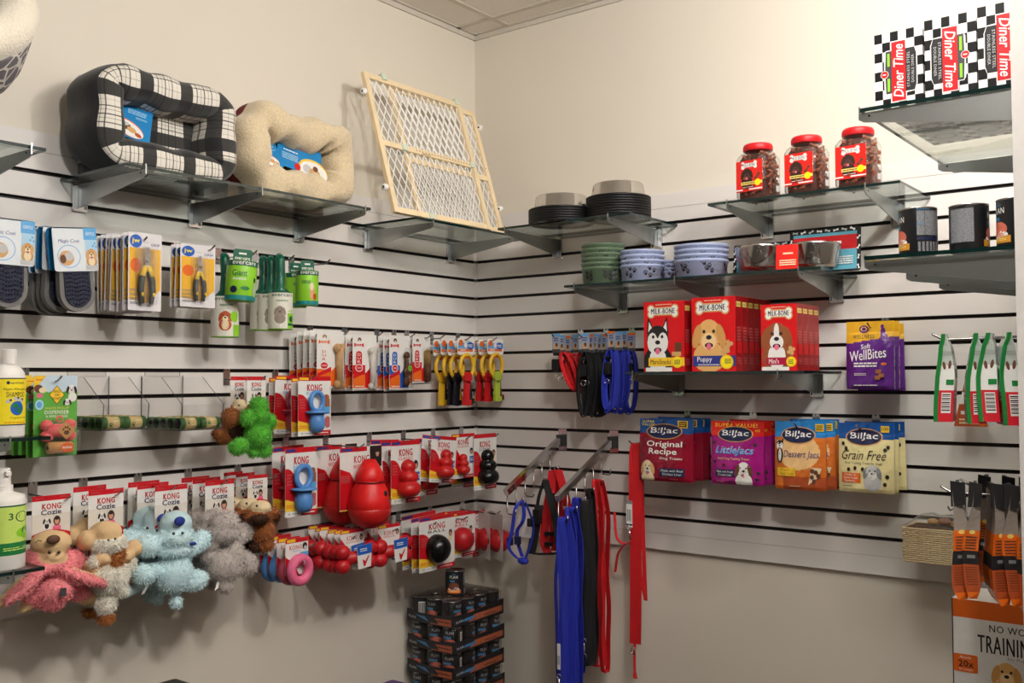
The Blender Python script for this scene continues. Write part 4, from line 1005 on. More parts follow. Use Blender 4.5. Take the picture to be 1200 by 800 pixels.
def info_card(W, H, parent=None, style=0, name='info_card'):
    b = MB(); b.prism(rrect(-W/2, W/2, 0, H, .006), -.0008, 0, 'petblue'); b.frame = plane_frame(-.0009)
    if style == 0:
        b.text('Aspen', W*.12, H*.9, W*.34, H*.09, 'white', .02); b.text('pet', W*.38, H*.9, W*.16, H*.08, 'orange', .02); lines(b, W*.1, H*.72, W*.5, H*.14, 3, 'paleblue'); lines(b, W*.22, H*.58, W*.3, H*.06, 2, 'paleblue')
        b.ell(-W*.1, H*.25, W*.44, H*.2, 'orange', 24, -.35, 3); b.ell(-W*.09, H*.24, W*.42, H*.18, 'cardwhite', 24, -.35, 3); b.ell(-W*.16, H*.29, W*.14, H*.09, 'brown', 14, -.4); b.ell(.0, H*.22, W*.13, H*.07, 'tan', 14, -.3); b.ell(-W*.16, H*.34, W*.08, H*.05, 'lightgrey', 12); b.ell(W*.18, H*.13, W*.1, H*.05, 'rust', 12, -.4)
        b.ell(-W*.38, H*.53, W*.1, H*.06, 'red', 14)
    else:
        b.text('Aspen', -W*.2, H*.82, W*.3, H*.16, 'white', .02); b.text('pet', W*.05, H*.82, W*.16, H*.15, 'orange', .02); lines(b, -W*.2, H*.62, W*.34, H*.07, 1, 'white'); lines(b, -W*.22, H*.4, W*.36, H*.25, 4, 'paleblue')
        b.ell(W*.3, H*.2, W*.34, H*.4, 'yellow', 24, 0, 3); b.ell(W*.31, H*.16, W*.32, H*.37, 'cardwhite', 24, 0, 3); b.ell(W*.16, H*.2, W*.1, H*.16, 'lightgrey', 14); b.ell(W*.33, H*.14, W*.13, H*.16, 'tan', 14); b.ell(W*.35, H*.3, W*.06, H*.1, 'brown', 12); b.ell(-W*.06, H*.14, W*.07, H*.12, 'red', 14)
    return b.build(name, parent)
M('petblue', (26, 128, 190), .35)
t = thing('pet_bed', 'rectangular pet bed in black and white plaid standing on the glass shelf', 'pet bed', 'pet beds on the top shelves')
bolster_bed(.468, .312, .19, .104, 'quiltblack', 'plaid', .05, t, .012, .36, front=56, r_=.03)
cushion(.40, .28, -.04, .05, 'plaid', t, 'back_cushion')
o = info_card(.105, .125, t); o.location = (-.105, -.14, .105); o.rotation_euler = (-.35, .22, -.25)
put(t, 'L', -1.572, .022, ZG+.001, 0, -.02)
t = thing('pet_bed', 'beige fleece pet bed with a burgundy back, on its side on the glass shelf', 'pet bed', 'pet beds on the top shelves')
bolster_bed(.472, .322, .20, .112, 'burgundy', 'fleece', .15, t, .05, .12, seed=4, front=-1, r_=.085)
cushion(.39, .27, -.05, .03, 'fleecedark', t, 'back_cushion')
o = info_card(.17, .10, t, 1); o.location = (.0, -.16, .105); o.rotation_euler = (-.25, .18, -.1)
o = info_card(.085, .10, t, 0, 'care_card'); o.location = (-.105, -.165, .10); o.rotation_euler = (-.3, -.2, .1)
put(t, 'L', -1.098, .022, ZG+.001, 0, -.02)
# round cream bed at the edge of the picture
M('plushcream', (236, 226, 206), .95, var=.1, scale=160, bump=1.0, bscale=170, sheen=.5)
m = M('swirlgrey', (120, 116, 118), .9); nt = m.node_tree; bs = nt.nodes['Principled BSDF']
w_ = nt.nodes.new('ShaderNodeTexVoronoi'); w_.feature = 'DISTANCE_TO_EDGE'; w_.inputs['Scale'].default_value = 26
cr = nt.nodes.new('ShaderNodeValToRGB'); cr.color_ramp.elements[0].position = .06; cr.color_ramp.elements[0].color = (*lin((214, 208, 200)), 1); cr.color_ramp.elements[1].position = .09; cr.color_ramp.elements[1].color = (*lin((112, 108, 112)), 1)
tc = nt.nodes.new('ShaderNodeTexCoord'); nt.links.new(tc.outputs['Object'], w_.inputs['Vector']); nt.links.new(w_.outputs['Distance'], cr.inputs['Fac']); nt.links.new(cr.outputs[0], bs.inputs['Base Color'])
t = thing('pet_bed', 'round cream plush pet bed with a grey patterned outside, cut by the picture edge', 'pet bed', 'pet beds on the top shelves')
b = MB(); R0 = .225
prof = [(R0-.045+.048*math.cos(a), .10+.05*math.sin(a)) for a in np.linspace(-.6, PI+.9, 18)]
prof += [(R0-.11, .06), (R0-.14, .03), (0, .025)]
b.lathe(prof, 'plushcream', 56)
for i, v in enumerate(b.v):
    k = 1+.012*math.sin(v[0]*40)*math.cos(v[1]*37)+.006*random.uniform(-1, 1); b.v[i] = (v[0]*k, v[1]*k, v[2]+.003*random.uniform(-1, 1))
b.build('plush_rim', t)
b = MB(); b.lathe([(0, -.07), (R0-.07, -.07), (R0-.045, -.06), (R0-.025, -.02), (R0-.008, .06), (R0-.006, .075), (R0-.02, .08)], 'swirlgrey', 56); b.build('outer_shell', t)
ax = Vector((.62, -.25, .62)).normalized(); t.rotation_euler = Vector((0, 0, 1)).rotation_difference(ax).to_euler(); bedc = at('L', -2.205, .185, ZG+.235); t.location = bedc
q = onz(187, 209.5, ZG); b = MB(); b.prism([(-.045, -.02), (.04, -.024), (.05, .012), (-.03, .022)], .0001, .0007, 'cardwhite', axis='z')
o = tag(b.build('paper_slip'), 'white paper slip lying on the long glass shelf under the plaid bed', 'paper'); o.location = (q[0], q[1], ZG); o.rotation_euler = (0, 0, PI/2)
# ================================================================== wooden gate
M('pine', (240, 218, 178), .55, var=.12, scale=14, bump=.1, bscale=60); M('plasticwhite', (252, 250, 246), .4)
t = thing('pet_gate', 'wooden pressure pet gate with white diamond mesh leaning in the corner', 'gate')
GW, GH = .63, .540
def frame_(x0, x1, y, z0, z1, nm, mid):
    b = MB(); s = .021
    for x in (x0, x1-s): b.box(x, x+s, y, y+.016, z0, z1, 'pine')
    for z in (z0, z1-s): b.box(x0+s+.0004, x1-s-.0004, y+.001, y+.015, z, z+s, 'pine')
    b.box(x0+s+.0004, x1-s-.0004, y+.001, y+.015, mid, mid+s, 'pine'); fo = b.build(nm, t)
    b = MB(); p, sl = .034, 2.05; x0 += s*.6; x1 -= s*.6
    for za, zb in ((z0+s*.7, mid+s*.3), (mid+s*.7, z1-s*.3)):
        for sg in (1, -1):
            k0 = int((-(zb-za)/sl)/p)-2
            for k in range(k0, int((x1-x0+(zb-za)/sl)/p)+2):
                xa = x0+k*p; pts = []
                for z in (za, zb): pts.append((xa+sg*(z-za)/sl+(0 if sg > 0 else 0), z))
                (ax_, az), (bx_, bz) = pts
                # clip in x
                def clip(ax_, az, bx_, bz):
                    if ax_ > bx_: ax_, az, bx_, bz = bx_, bz, ax_, az
                    if bx_ <= x0 or ax_ >= x1: return None
                    if ax_ < x0: az += (bz-az)*(x0-ax_)/(bx_-ax_); ax_ = x0
                    if bx_ > x1: bz = az+(bz-az)*(x1-ax_)/(bx_-ax_); bx_ = x1
                    return ax_, az, bx_, bz
                q = clip(ax_, az, bx_, bz)
                if q and abs(q[0]-q[2]) > .002: b.tube([(q[0], y+.008+.001*sg, q[1]), (q[2], y+.008+.001*sg, q[3])], .0019, 'plasticwhite', 4, smooth=False)
    b.build('diamond_mesh', t); return fo
ff = frame_(-GW/2, GW*.335, -.034, 0, GH, 'front_frame', GH*.475)
frame_(-GW*.275, GW/2, -.016, .004, GH-.006, 'rear_frame', GH*.475-.03)
for x, z in ((-GW/2-.006, GH*.86), (-GW/2-.006, GH*.18), (GW/2+.006, GH*.86), (GW/2+.006, GH*.2)): b = MB(); b.tube([(x-.008, -.02, z), (x+.008, -.02, z)], .011, 'plasticwhite', 14); b.tube([(x-.009, -.02, z), (x+.004, -.02, z)], .004, 'ink', 8); b.build('rubber_bumper', ff)
for x, z in ((-GW*.34, GH-.004), (-GW*.30, GH*.475+.005), (GW*.30, GH*.475+.005), (GW*.3, GH-.006), (-GW*.2, .004)): b = MB(); b.box(x-.012, x+.012, -.038, -.001, z-.006, z+.018, 'palegreen'); b.build('clip', ff)
M('palegreen', (214, 226, 208), .4)
b = MB(); b.frame = plane_frame(-.0345)
for i in range(26): b.ell(-GW*.2+i*.0165, GH*.475+.0105, .0022, .0022, 'brown', 8)
lines(b, -GW*.12, GH*.475+.004, .05, .004, 1, 'brown'); b.build('ruler_print', ff)
put(t, 'L', -.44, .236, ZG+.008, 0, -.293)
# ================================================================== grooming gloves
M('meshgrey', (122, 120, 118), .8, var=.35, scale=700, bump=.5, bscale=900); M('rubbernavy', (24, 28, 52), .55, bump=.8, bscale=260); M('glovecard', (226, 232, 236), .22, coat=.4)
def glove(W, H):
    t = thing('grooming_glove', 'x', 'glove', 'grooming gloves on wire hooks')
    hc = H*.52; w = W*.80
    b = MB(); def_ = [(-w*.46, -H*.40)] + [(w*.5*math.cos(a), -H+w*.52+w*.52*math.sin(a)) for a in np.linspace(PI, 2*PI, 16)]+[(w*.46, -H*.40)]
    b.prism(def_, -.012, .008, 'meshgrey'); b.build('mesh_back', t)
    b = MB(); q = [(-w*.36, -H*.45)]+[(w*.37*math.cos(a), -H+w*.51+w*.38*math.sin(a)) for a in np.linspace(PI, 2*PI, 16)]+[(w*.36, -H*.45)]
    b.prism(q, -.0155, -.0118, 'rubbernavy')
    for r in range(9):
        for k in range(9):
            x = -w*.3+w*.6*k/8; z = -H*.5-r*(H*.45)/9
            if (x/(w*.34))**2+(max(0, (-H+w*.51)-z)/(w*.36))**2 < 1: b.ball((x, -.0155, z+.002*math.sin(k*1.3)), (.0035, .003, .0022), 'rubbernavy', 6, 4)
    b.build('rubber_palm', t)
    b = MB(); b.prism(rrect(-W/2, W/2, -hc, 0, .008), -.0185, -.0175, 'glovecard'); b.prism(rrect(-W/2, W/2, -hc*.96, 0, .008), .009, .010, 'petblue'); b.box(-W*.46, W*.46, -.0185, .01, -.003, .0, 'petblue')
    b.frame = plane_frame(-.0187)
    b.rect(W*.2, W*.5, -hc*.28, -.001, 'skyblue'); b.rect(W*.22, W*.49, -hc*.97, -hc*.28, 'paleblue'); b.text('GENTLE', W*.35, -hc*.14, W*.2, hc*.07, 'white'); b.text('Magic Coat', -W*.14, -hc*.32, W*.48, hc*.1, 'navyblue', .01, .2)
    b.ell(-W*.16, -hc*.66, W*.26, hc*.26, 'skyblue', 26, 0, 3); b.ell(-W*.16, -hc*.66, W*.245, hc*.245, 'glovecard', 26, 0, 3); b.ell(-W*.22, -hc*.7, W*.17, hc*.17, 'tan', 16); b.ell(-W*.16, -hc*.66, W*.1, hc*.1, 'lightgrey', 14); b.ell(-W*.3, -hc*.72, W*.07, hc*.1, 'brown', 12)
    dog(b, W*.35, -hc*.6, hc*.24, 'gold', 'cream', 'tan', 'cream'); b.rect(W*.2, W*.49, -hc*.97, -hc*.87, 'lightgrey')
    for x, z in ((.44, .36), (.40, .42), (.47, .44)): b.ell(W*x, -hc*z, W*.02, hc*.025, 'skyblue', 8)
    b.build('header_card', t); return t
u, zt, w, h = fit('L', .18, 55, 107, 267, 360); g = glove(w, h+.012); hz = []
hang_row(g, 'L', u, zt, [.18, .135, .105, .075], ['grey and navy grooming glove beside the nail clippers, '+nth(i)+' on its hook' for i in range(4)], 'grooming gloves beside the nail clippers', .006, dz=.004)
g.rotation_euler[1] = -.1
hook('L', uz('L', 46, 266, 0)[0], 1, 'wire hook holding the stack of grooming gloves beside the clippers')
u2, zt2, _, _ = fit('L', .18, -18, 33, 257, 357)
hang_row(dup(g), 'L', u2, zt2, [.18, .13], ['grooming glove cut by the picture edge, the front one of its hook', 'grooming glove at the picture edge, behind the front one'], 'grooming gloves at the picture edge', .004)
hook('L', u2+.0, 1, 'wire hook holding the gloves at the picture edge')
# ================================================================== nail clippers
M('blisteryel', (232, 178, 56), .3, var=.12, scale=18); M('handlegrey', (70, 72, 66), .5); M('handleyel', (244, 206, 50), .4); M('clipwhite', (226, 222, 224), .3)
def clippers(W, H, s=1.0):
    t = thing('nail_clipper_card', 'x', 'nail clippers')
    b = MB(); b.prism(rrect(-W/2, W/2, -H, 0, .004), -.0008, 0, 'clipwhite'); b.frame = plane_frame(-.0009)
    b.poly([(-W*.47, -H*.86), (W*.1, -H*.9), (W*.47, -H*.72), (W*.47, -H*.2), (-W*.47, -H*.2)], 'blisteryel'); b.ell(-W*.28, -H*.42, W*.16, H*.09, 'orange', 14)
    b.ell(-W*.28, -H*.115, W*.18, H*.085, 'blue', 22); b.text('jw', -W*.28, -H*.115, W*.24, H*.08, 'brightyellow', .03); b.text('GRIP', W*.3, -H*.145, W*.26, H*.035, 'navyblue', .03); lines(b, W*.02, -H*.12, W*.2, H*.02, 1, 'lightgrey')
    for i in range(4): lines(b, -W*.27, -H*(.74+.055*i), W*.36, H*.035, 2, 'grey')
    b.build('card', t)
    b = MB(); k = s
    for q in (-1, 1):
        pts = [(q*.006*k, -.010, -.085*k-.02), (q*.016*k, -.011, -.11*k-.02), (q*.018*k, -.011, -.14*k-.02), (q*.013*k, -.010, -.175*k-.02)]
        b.tube(pts, [.006*k, .0085*k, .0085*k, .006*k], 'handlegrey', 10); b.ball((q*.017*k, -.018, -.15*k-.02), (.004*k, .003, .006*k), 'handleyel', 8, 6)
        b.tube([(q*.004*k, -.010, -.072*k-.02), (q*.015*k, -.011, -.10*k-.02)], [.007*k, .009*k], 'handleyel', 10)
    b.build('handles', t)
    b = MB(); b.prism([(-.008*k, -.10*k), (.008*k, -.10*k), (.006*k, -.055*k), (.002*k, -.04*k), (-.005*k, -.042*k), (-.008*k, -.06*k)], -.014, -.006, 'steel'); bl_ = b.build('blades', t); b = MB(); b.tube([(0, -.018, -.078*k), (0, -.005, -.078*k)], .005*k, 'chrome', 12); b.build('rivet', bl_)
    b = MB(); b.prism(rrect(-.028*k, .028*k, -.2*k, -.04*k, .014), -.022, -.0215, 'film'); b.prism(rrect(-.03*k, .03*k, -.203*k, -.037*k, .016), -.0014, -.0010, 'film'); b.build('blister', t)
    return t
u, zt, w, h = fit('L', .18, 150, 189, 273, 364)
hang_row(clippers(w, h), 'L', u, zt, spread(.18, .025, 9), ['nail clippers on a yellow card in the long row, '+nth(i) for i in range(9)], 'nail clipper cards in the long row', .004)
hook('L', uz('L', 127, 277, 0)[0], 1, 'wire hook holding the long row of nail clipper cards')
u, zt, w, h = fit('L', .165, 211, 252, 287, 360)
hang_row(clippers(w, h, .82), 'L', u, zt, [.165, .14, .12], ['smaller nail clippers on a yellow card beside the lint rollers, '+nth(i) for i in range(3)], 'smaller nail clipper cards', .003)
hook('L', uz('L', 206, 287, 0)[0], 1, 'wire hook holding the smaller nail clipper cards')
# ================================================================== lint rollers
M('rollgreen', (10, 88, 66), .35); M('labelcream', (226, 222, 210), .4)
def lint_roller(H, R_, fur, style):
    t = thing('lint_roller', 'x', 'lint roller')
    hl = H*.52; b = MB(); b.tube([(-.003, .0, -.006), (-.001, 0, -.02), (.001, .0, -hl*.5), (-.002, 0, -hl*.85), (0, 0, -hl*1.02)], [.013, .0155, .0135, .014, R_*.95], 'rollgreen', 14)
    b.torus((-.003, 0, -.008), .008, .0045, 'rollgreen', 14, 8); b.ell(0, 0, .001, .001, 'ink'); b.frame = plane_frame(-.0128); b.text('evercare', -.0005, -hl*.45, hl*.42, .006, 'lightgrey', 0, 0, -PI/2); b.build('handle', t)
    b = MB(); b.lathe([(0, -H), (R_, -H), (R_, -hl), (0, -hl)], 'labelcream', 28, smooth=False); h2 = H-hl
    b.frame = cyl_frame(R_+.0002, 0, 0, -H); b.text('evercare', .002, h2*.93, R_*1.9, h2*.07, 'darkgreen', .02); lines(b, 0, h2*.78, R_*1.0, h2*.05, 2, 'green')
    if style: b.rect(R_*.45, R_*1.5, h2*.03, h2*.44, 'lime', 6); b.ell(R_*.8, h2*.28, R_*.22, h2*.09, 'darkgreen', 12); b.rect(R_*.45, R_*1.5, h2*.1, h2*.16, 'rollgreen', 6); lines(b, R_*.75, h2*.5, R_*.5, h2*.05, 1, 'lime')
    else: b.rect(R_*.5, R_*1.5, h2*.03, h2*.3, 'lime', 6); b.ell(R_*.6, h2*.5, R_*.35, h2*.14, 'lime', 12)
    b.frame = cyl_frame(R_+.0004, 0, 0, -H); dog(b, -R_*.2 if style else -R_*.1, h2*.5, h2*.28, fur, 'cream' if not style else fur, fur, 'cream' if not style else fur, tongue=False)
    b.lathe([(R_*.5, -H-.0005), (R_*1.01, -H-.0005), (R_*1.01, -H+.002)], 'lime', 24); b.build('paper_roll', t); return t
M('shaggy', (150, 136, 124), .7)
u, zt, w, h = fit('L', .12, 250, 277, 297, 395)
o = lint_roller(h, w*.5, 'rust', 0); o['label'] = 'green-handled lint roller with a sitting brown dog on its label'; o['group'] = 'lint rollers'; put(o, 'L', u, .12, zt, -.5)
u, zt, w, h = fit('L', .17, 318, 341, 298, 386)
hang_row(lint_roller(h, w*.5, 'shaggy', 1), 'L', u, zt, [.165, .125, .085], ['green-handled lint roller with a shaggy dog on its label, '+nth(i) for i in range(3)], 'lint rollers', .004, dz=.006, yaw=-.5)
def refill(W, H, big):
    t = thing('lint_roll_refill', 'x', 'lint roll refill', 'packed lint roll refills')
    r_ = W/2; hh = H*.24; b = MB(); b.lathe([(0, -H), (r_*.97, -H), (r_, -H+.003), (r_, -hh-.003), (r_*.97, -hh), (0, -hh)], 'lime', 28); h2 = H-hh
    b.frame = cyl_frame(r_+.0002, 0, 0, -H); b.rect(-r_*1.5, r_*1.5, .001, h2*.12, 'teal', 14); b.rect(-r_*1.5, r_*1.5, h2*.86, h2-.001, 'rollgreen', 14); b.text('evercare', 0, h2*.93, r_*1.7, h2*.08, 'white', .02)
    if big: b.text('Giant', -r_*.3, h2*.68, r_*1.0, h2*.15, 'rollgreen', .02); lines(b, -r_*.3, h2*.53, r_*.9, h2*.06, 2, 'white'); b.ell(-r_*.65, h2*.26, r_*.24, r_*.24, 'navy', 16); b.ell(r_*.1, h2*.3, r_*.3, h2*.05, 'green', 12); b.ell(r_*.85, h2*.3, r_*.13, h2*.2, 'lightgrey', 12); b.ell(r_*.82, h2*.52, r_*.1, h2*.07, 'ink', 10)
    else: lines(b, -r_*.3, h2*.66, r_*.8, h2*.1, 2, 'rollgreen'); b.ell(r_*.25, h2*.35, r_*.28, h2*.2, 'tan', 14); b.ell(r_*.2, h2*.53, r_*.2, h2*.12, 'cream', 12); b.ell(r_*.5, h2*.24, r_*.2, h2*.1, 'rust', 12)
    b.build('roll', t)
    b = MB(); b.prism(rrect(-r_*.62, r_*.62, -hh-.004, 0, .006), -.0012, 0, 'rollgreen'); b.frame = plane_frame(-.0014); b.rect(-r_*.25, r_*.25, -hh*.42, -hh*.28, 'cardwhite'); b.text('ever-care', 0, -hh*.75, r_*1.0, hh*.2, 'white', .02); b.build('hang_tab', t); return t
u, zt, w, h = fit('L', .175, 270, 299, 292, 353); o = refill(w, h, True); o['label'] = 'packed giant lint roll refill, lime and green, hanging before a lint roller'; put(o, 'L', u, .175, zt, -.45, 0, .06)
u, zt, w, h = fit('L', .165, 350, 370, 305, 358); o = refill(w, h, False); o['label'] = 'packed small lint roll refill, lime and green, the front one on its hook'; put(o, 'L', u, .165, zt, -.5)
o = dup(o); o['label'] = 'packed small lint roll refill, behind the front one on its hook'; put(o, 'L', u-.002, .11, zt-.004, -.2)
for px, s in ((255, 'holding the giant lint roll refill'), (299, 'holding three green-handled lint rollers'), (341, 'holding the small lint roll refills')): hook('L', uz('L', px, 292, 0)[0], 1, 'wire hook '+s)
# ================================================================== nylon chews
def chew_card(W, H, top, bot, kind):
    t = thing('chew_card', 'x', 'dog chew'); b = MB(); b.prism(rrect(-W/2, W/2, -H, 0, .004), -.0008, 0, 'cardwhite'); b.frame = plane_frame(-.0009)
    b.rect(-W*.5, W*.02, -H*.72 if kind else -H*.66, -H*.55 if kind else -H*.98, bot); b.rect(-W*.49, W*.02, -H*.96, -H*.72, 'orange'); b.poly([(-W*.49, -H*.74), (W*.02, -H*.62), (W*.02, -H*.7), (-W*.49, -H*.8)], 'red'); b.poly([(W*.02, -H*.96), (W*.44, -H*.96), (W*.44, -H*.5), (W*.02, -H*.7)], bot)
    bone(b, -W*.24, -H*.19, W*.4, H*.06, 'red' if kind else 'orange'); b.text('NYLA', -W*.24, -H*.19, W*.26, H*.025, 'white'); dog(b, -W*.22, -H*.09, H*.075, 'tan' if not kind else 'brown', 'cream', 'brown', body=False, tongue=False)
    b.prism(rrect(-W*.36, -W*.12, -H*.62, -H*.3, W*.1), -.0014, -.0011, top); b.w = .0008
    for i, c in enumerate('DURA'): b.text(c, -W*.24, -H*(.36+.065*i), W*.13, H*.045, 'white' if kind else 'red', .02)
    b.ell(-W*.24, -H*.6, W*.16, H*.07, 'cardwhite', 14); b.ell(-W*.24, -H*.6, W*.13, H*.055, 'red', 14); b.text('CHEW', -W*.24, -H*.6, W*.2, H*.03, 'white'); lines(b, -W*.2, -H*.93, W*.4, H*.03, 1, 'cardwhite')
    b.rect(-W*.45, W*.45, -H*.995, -H*.965, 'lightgrey'); b.build('card', t)
    b = MB(); x = W*.25; y = -.011
    if kind in (0, 1, 3):
        m = ('nylontan', 'nylonwhite', '', 'nylonolive')[kind]; r_ = W*(.10 if kind else .115); z0, z1 = -H*.29, -H*.93
        if kind == 3: b.tube([(x, y, -H*.34), (x, y, -H*.6)], W*.12, 'nylonolive', 10); b.tube([(x, y, -H*.6), (x, y, -H*.9)], W*.13, 'brown', 10); b.ball((x, y, -H*.34), W*.12, 'nylonolive'); b.ball((x, y, -H*.9), W*.13, 'brown')
        else:
            b.tube([(x, y, z0), (x, y, (z0+z1)/2), (x, y, z1)], [r_, r_*.85, r_], m, 12)
            for z in (z0, z1):
                for q in (-1, 1): b.ball((x+q*r_*.7, y, z), (r_*.95, r_*.95, r_*1.1), m, 12, 8)
    else:
        for zz, rx, rz in ((.36, .13, .07), (.52, .09, .09), (.66, .16, .1), (.84, .14, .1)): b.ball((x, y, -H*zz), (W*rx, .009, H*rz), 'nylonbrown', 14, 10)
        b.ball((x, y, -H*.6), (W*.1, .008, H*.3), 'nylonbrown', 12, 8)
        b.frame = plane_frame(y-.0105); b.ell(x+W*.06, -H*.6, W*.1, H*.055, 'lime', 14); lines(b, x+W*.06, -H*.6, W*.12, H*.04, 2, 'darkgreen')
    b.build('chew', t)
    b = MB(); b.prism(rrect(W*.02, W*.46, -H*.97, -H*.22, W*.1), -.0235, -.023, 'film'); b.build('blister', t); return t
M('nylontan', (206, 162, 112), .35); M('nylonwhite', (230, 226, 218), .35); M('nylonbrown', (88, 54, 36), .4); M('nylonolive', (150, 120, 60), .4)
for kind, box, ds, top, bot, txt, hpx in ((0, (371, 403, 388, 455), spread(.17, .035, 5), 'cardwhite', 'orange', 'tan nylon bone on a white and orange card', 363), (1, (413, 441, 392, 457), [.175, .145, .12], 'red', 'red', 'white nylon bone on a red card', 403),
                             (2, (456, 480, 393, 457), [.17, .14, .115], 'blue', 'blue', 'brown nylon chew on a blue and orange card', 441), (3, (483, 504, 394, 449), [.16, .145], 'red', 'red', 'olive and brown chew on a dark red card', 461)):
    u, zt, w, h = fit('L', ds[0], *box)
    hang_row(chew_card(w, h, top, bot, kind), 'L', u, zt, ds, [txt+', '+nth(i)+' on its hook' for i in range(len(ds))], 'cards with a '+txt.split(' on ')[0], .003)
    hook('L', uz('L', hpx, 387, 0)[0], 4, 'wire hook holding the cards with a '+txt.split(' on ')[0])
# key-ring toys
M('keyyellow', (226, 180, 44), .4); M('keyblack', (24, 24, 34), .4); M('keyred', (196, 30, 36), .4); M('keygreen', (170, 190, 60), .4)
def keys(W, H, cols):
    t = thing('key_toy', 'x', 'dog toy', 'key-ring toys beside the corner'); hc = H*.25
    b = MB(); b.prism(rrect(-W/2, W/2, -hc, 0, W*.12), -.0008, 0, 'cardwhite'); b.frame = plane_frame(-.0009)
    b.rect(-W*.47, W*.47, -hc*.62, -hc*.28, 'skyblue'); b.ell(-W*.3, -hc*.3, W*.13, hc*.2, 'orange', 12); b.rect(-W*.47, W*.4, -hc*.8, -hc*.64, 'orange'); b.ell(W*.24, -hc*.45, W*.2, hc*.24, 'blue', 14); b.ell(-W*.02, -hc*.42, W*.1, hc*.16, 'cardwhite', 10); lines(b, W*.24, -hc*.45, W*.26, hc*.2, 2, 'white'); lines(b, -W*.2, -hc*.72, W*.3, hc*.1, 1, 'white')
    b.build('header_card', t)
    rr = W*.43; b = MB(); b.torus((0, -.004, -hc-rr*1.0), rr*.88, rr*.17, 'keyyellow', 28, 10, None, 1.15); b.build('ring', t)
    b = MB(); b.box(-W*.12, W*.12, -.003, .001, -hc-rr*.35, -hc+.003, 'orange'); b.build('tie', t)
    zt_ = -hc-rr*1.75
    for i, (m, dx, dy, ro) in enumerate(cols):
        b = MB(); R = Matrix.Rotation(ro, 3, 'Y'); l = H+zt_
        def tr(p): q = R @ Vector((p[0], 0, p[1])); return (q.x+dx*W, q.z+zt_)
        for poly, s in (([(W*.22*math.cos(a), -W*.1+W*.22*math.sin(a)) for a in np.linspace(0, 2*PI, 14)[:-1]], 1), ([(-W*.12, -W*.25), (W*.12, -W*.25), (W*.14, -l), (-W*.14, -l)], 1), ([(W*.13, -l*.80), (W*.26, -l*.80), (W*.27, -l*.97), (W*.13, -l*.97)], 1)):
            q = [tr(p) for p in poly]; q = q if sum((q[k][0]-q[k-1][0])*(q[k][1]+q[k-1][1]) for k in range(len(q))) < 0 else q[::-1]
            b.prism(q, dy-.006, dy+.006, m)
        b.build('key', t)
    return t
C4 = [[('keyred', -.05, -.012, .1), ('keyblack', .12, .004, -.12), ('keyyellow', .22, .018, -.2)], [('keyblack', -.05, -.012, .1), ('keyyellow', .1, .004, -.1), ('keyred', .2, .018, -.2)], [('keyblack', -.05, -.012, .02), ('keyred', .12, .004, -.16), ('keyyellow', .22, .018, -.2)], [('keyyellow', -.1, -.012, .05), ('keyblack', .12, .004, -.06), ('keyred', .2, .018, -.1)],
      [('keygreen', -.02, -.012, .06), ('keyblack', .18, .004, -.04), ('keyred', .3, .018, -.14)], [('keyred', -.05, -.012, .08), ('keyblack', .15, .004, -.1), ('keyyellow', .2, .018, -.2)], [('keyred', -.05, -.012, .1), ('keyyellow', .1, .004, -.05), ('keyblack', .2, .018, -.2)]]
u, zt, w, h = fit('L', .175, 536, 556, 396, 475)
for i, d in enumerate((.175, .125, .09, .05)):
    o = keys(w, h, C4[i]); o['label'] = 'yellow-ringed key toy with %s, %s, hook farther from corner' % (['a red key', 'a black key', 'a slim black key', 'a yellow key'][i], nth(i)); put(o, 'L', u, d, zt-.002*(i % 2))
u, zt, w, h = fit('L', .18, 571, 590, 397, 470)
for i, d in enumerate((.18, .135, .095)):
    o = keys(w, h, C4[4+i]); o['label'] = 'yellow-ringed key toy with %s, %s, hook nearest corner' % (['a green key foremost', 'red and yellow keys', 'red and black keys'][i], nth(i)); put(o, 'L', u, d, zt-.002*(i % 2))
hook('L', uz('L', 505, 390, 0)[0], 4, 'wire hook holding the four key-ring toys farther from the corner', .208); hook('L', uz('L', 536, 391, 0)[0], 4, 'wire hook holding the three key-ring toys nearest the corner', .205)
hook('L', uz('L', 476, 388, 0)[0], 4, 'bare-tipped wire hook between the chews and the key-ring toys')
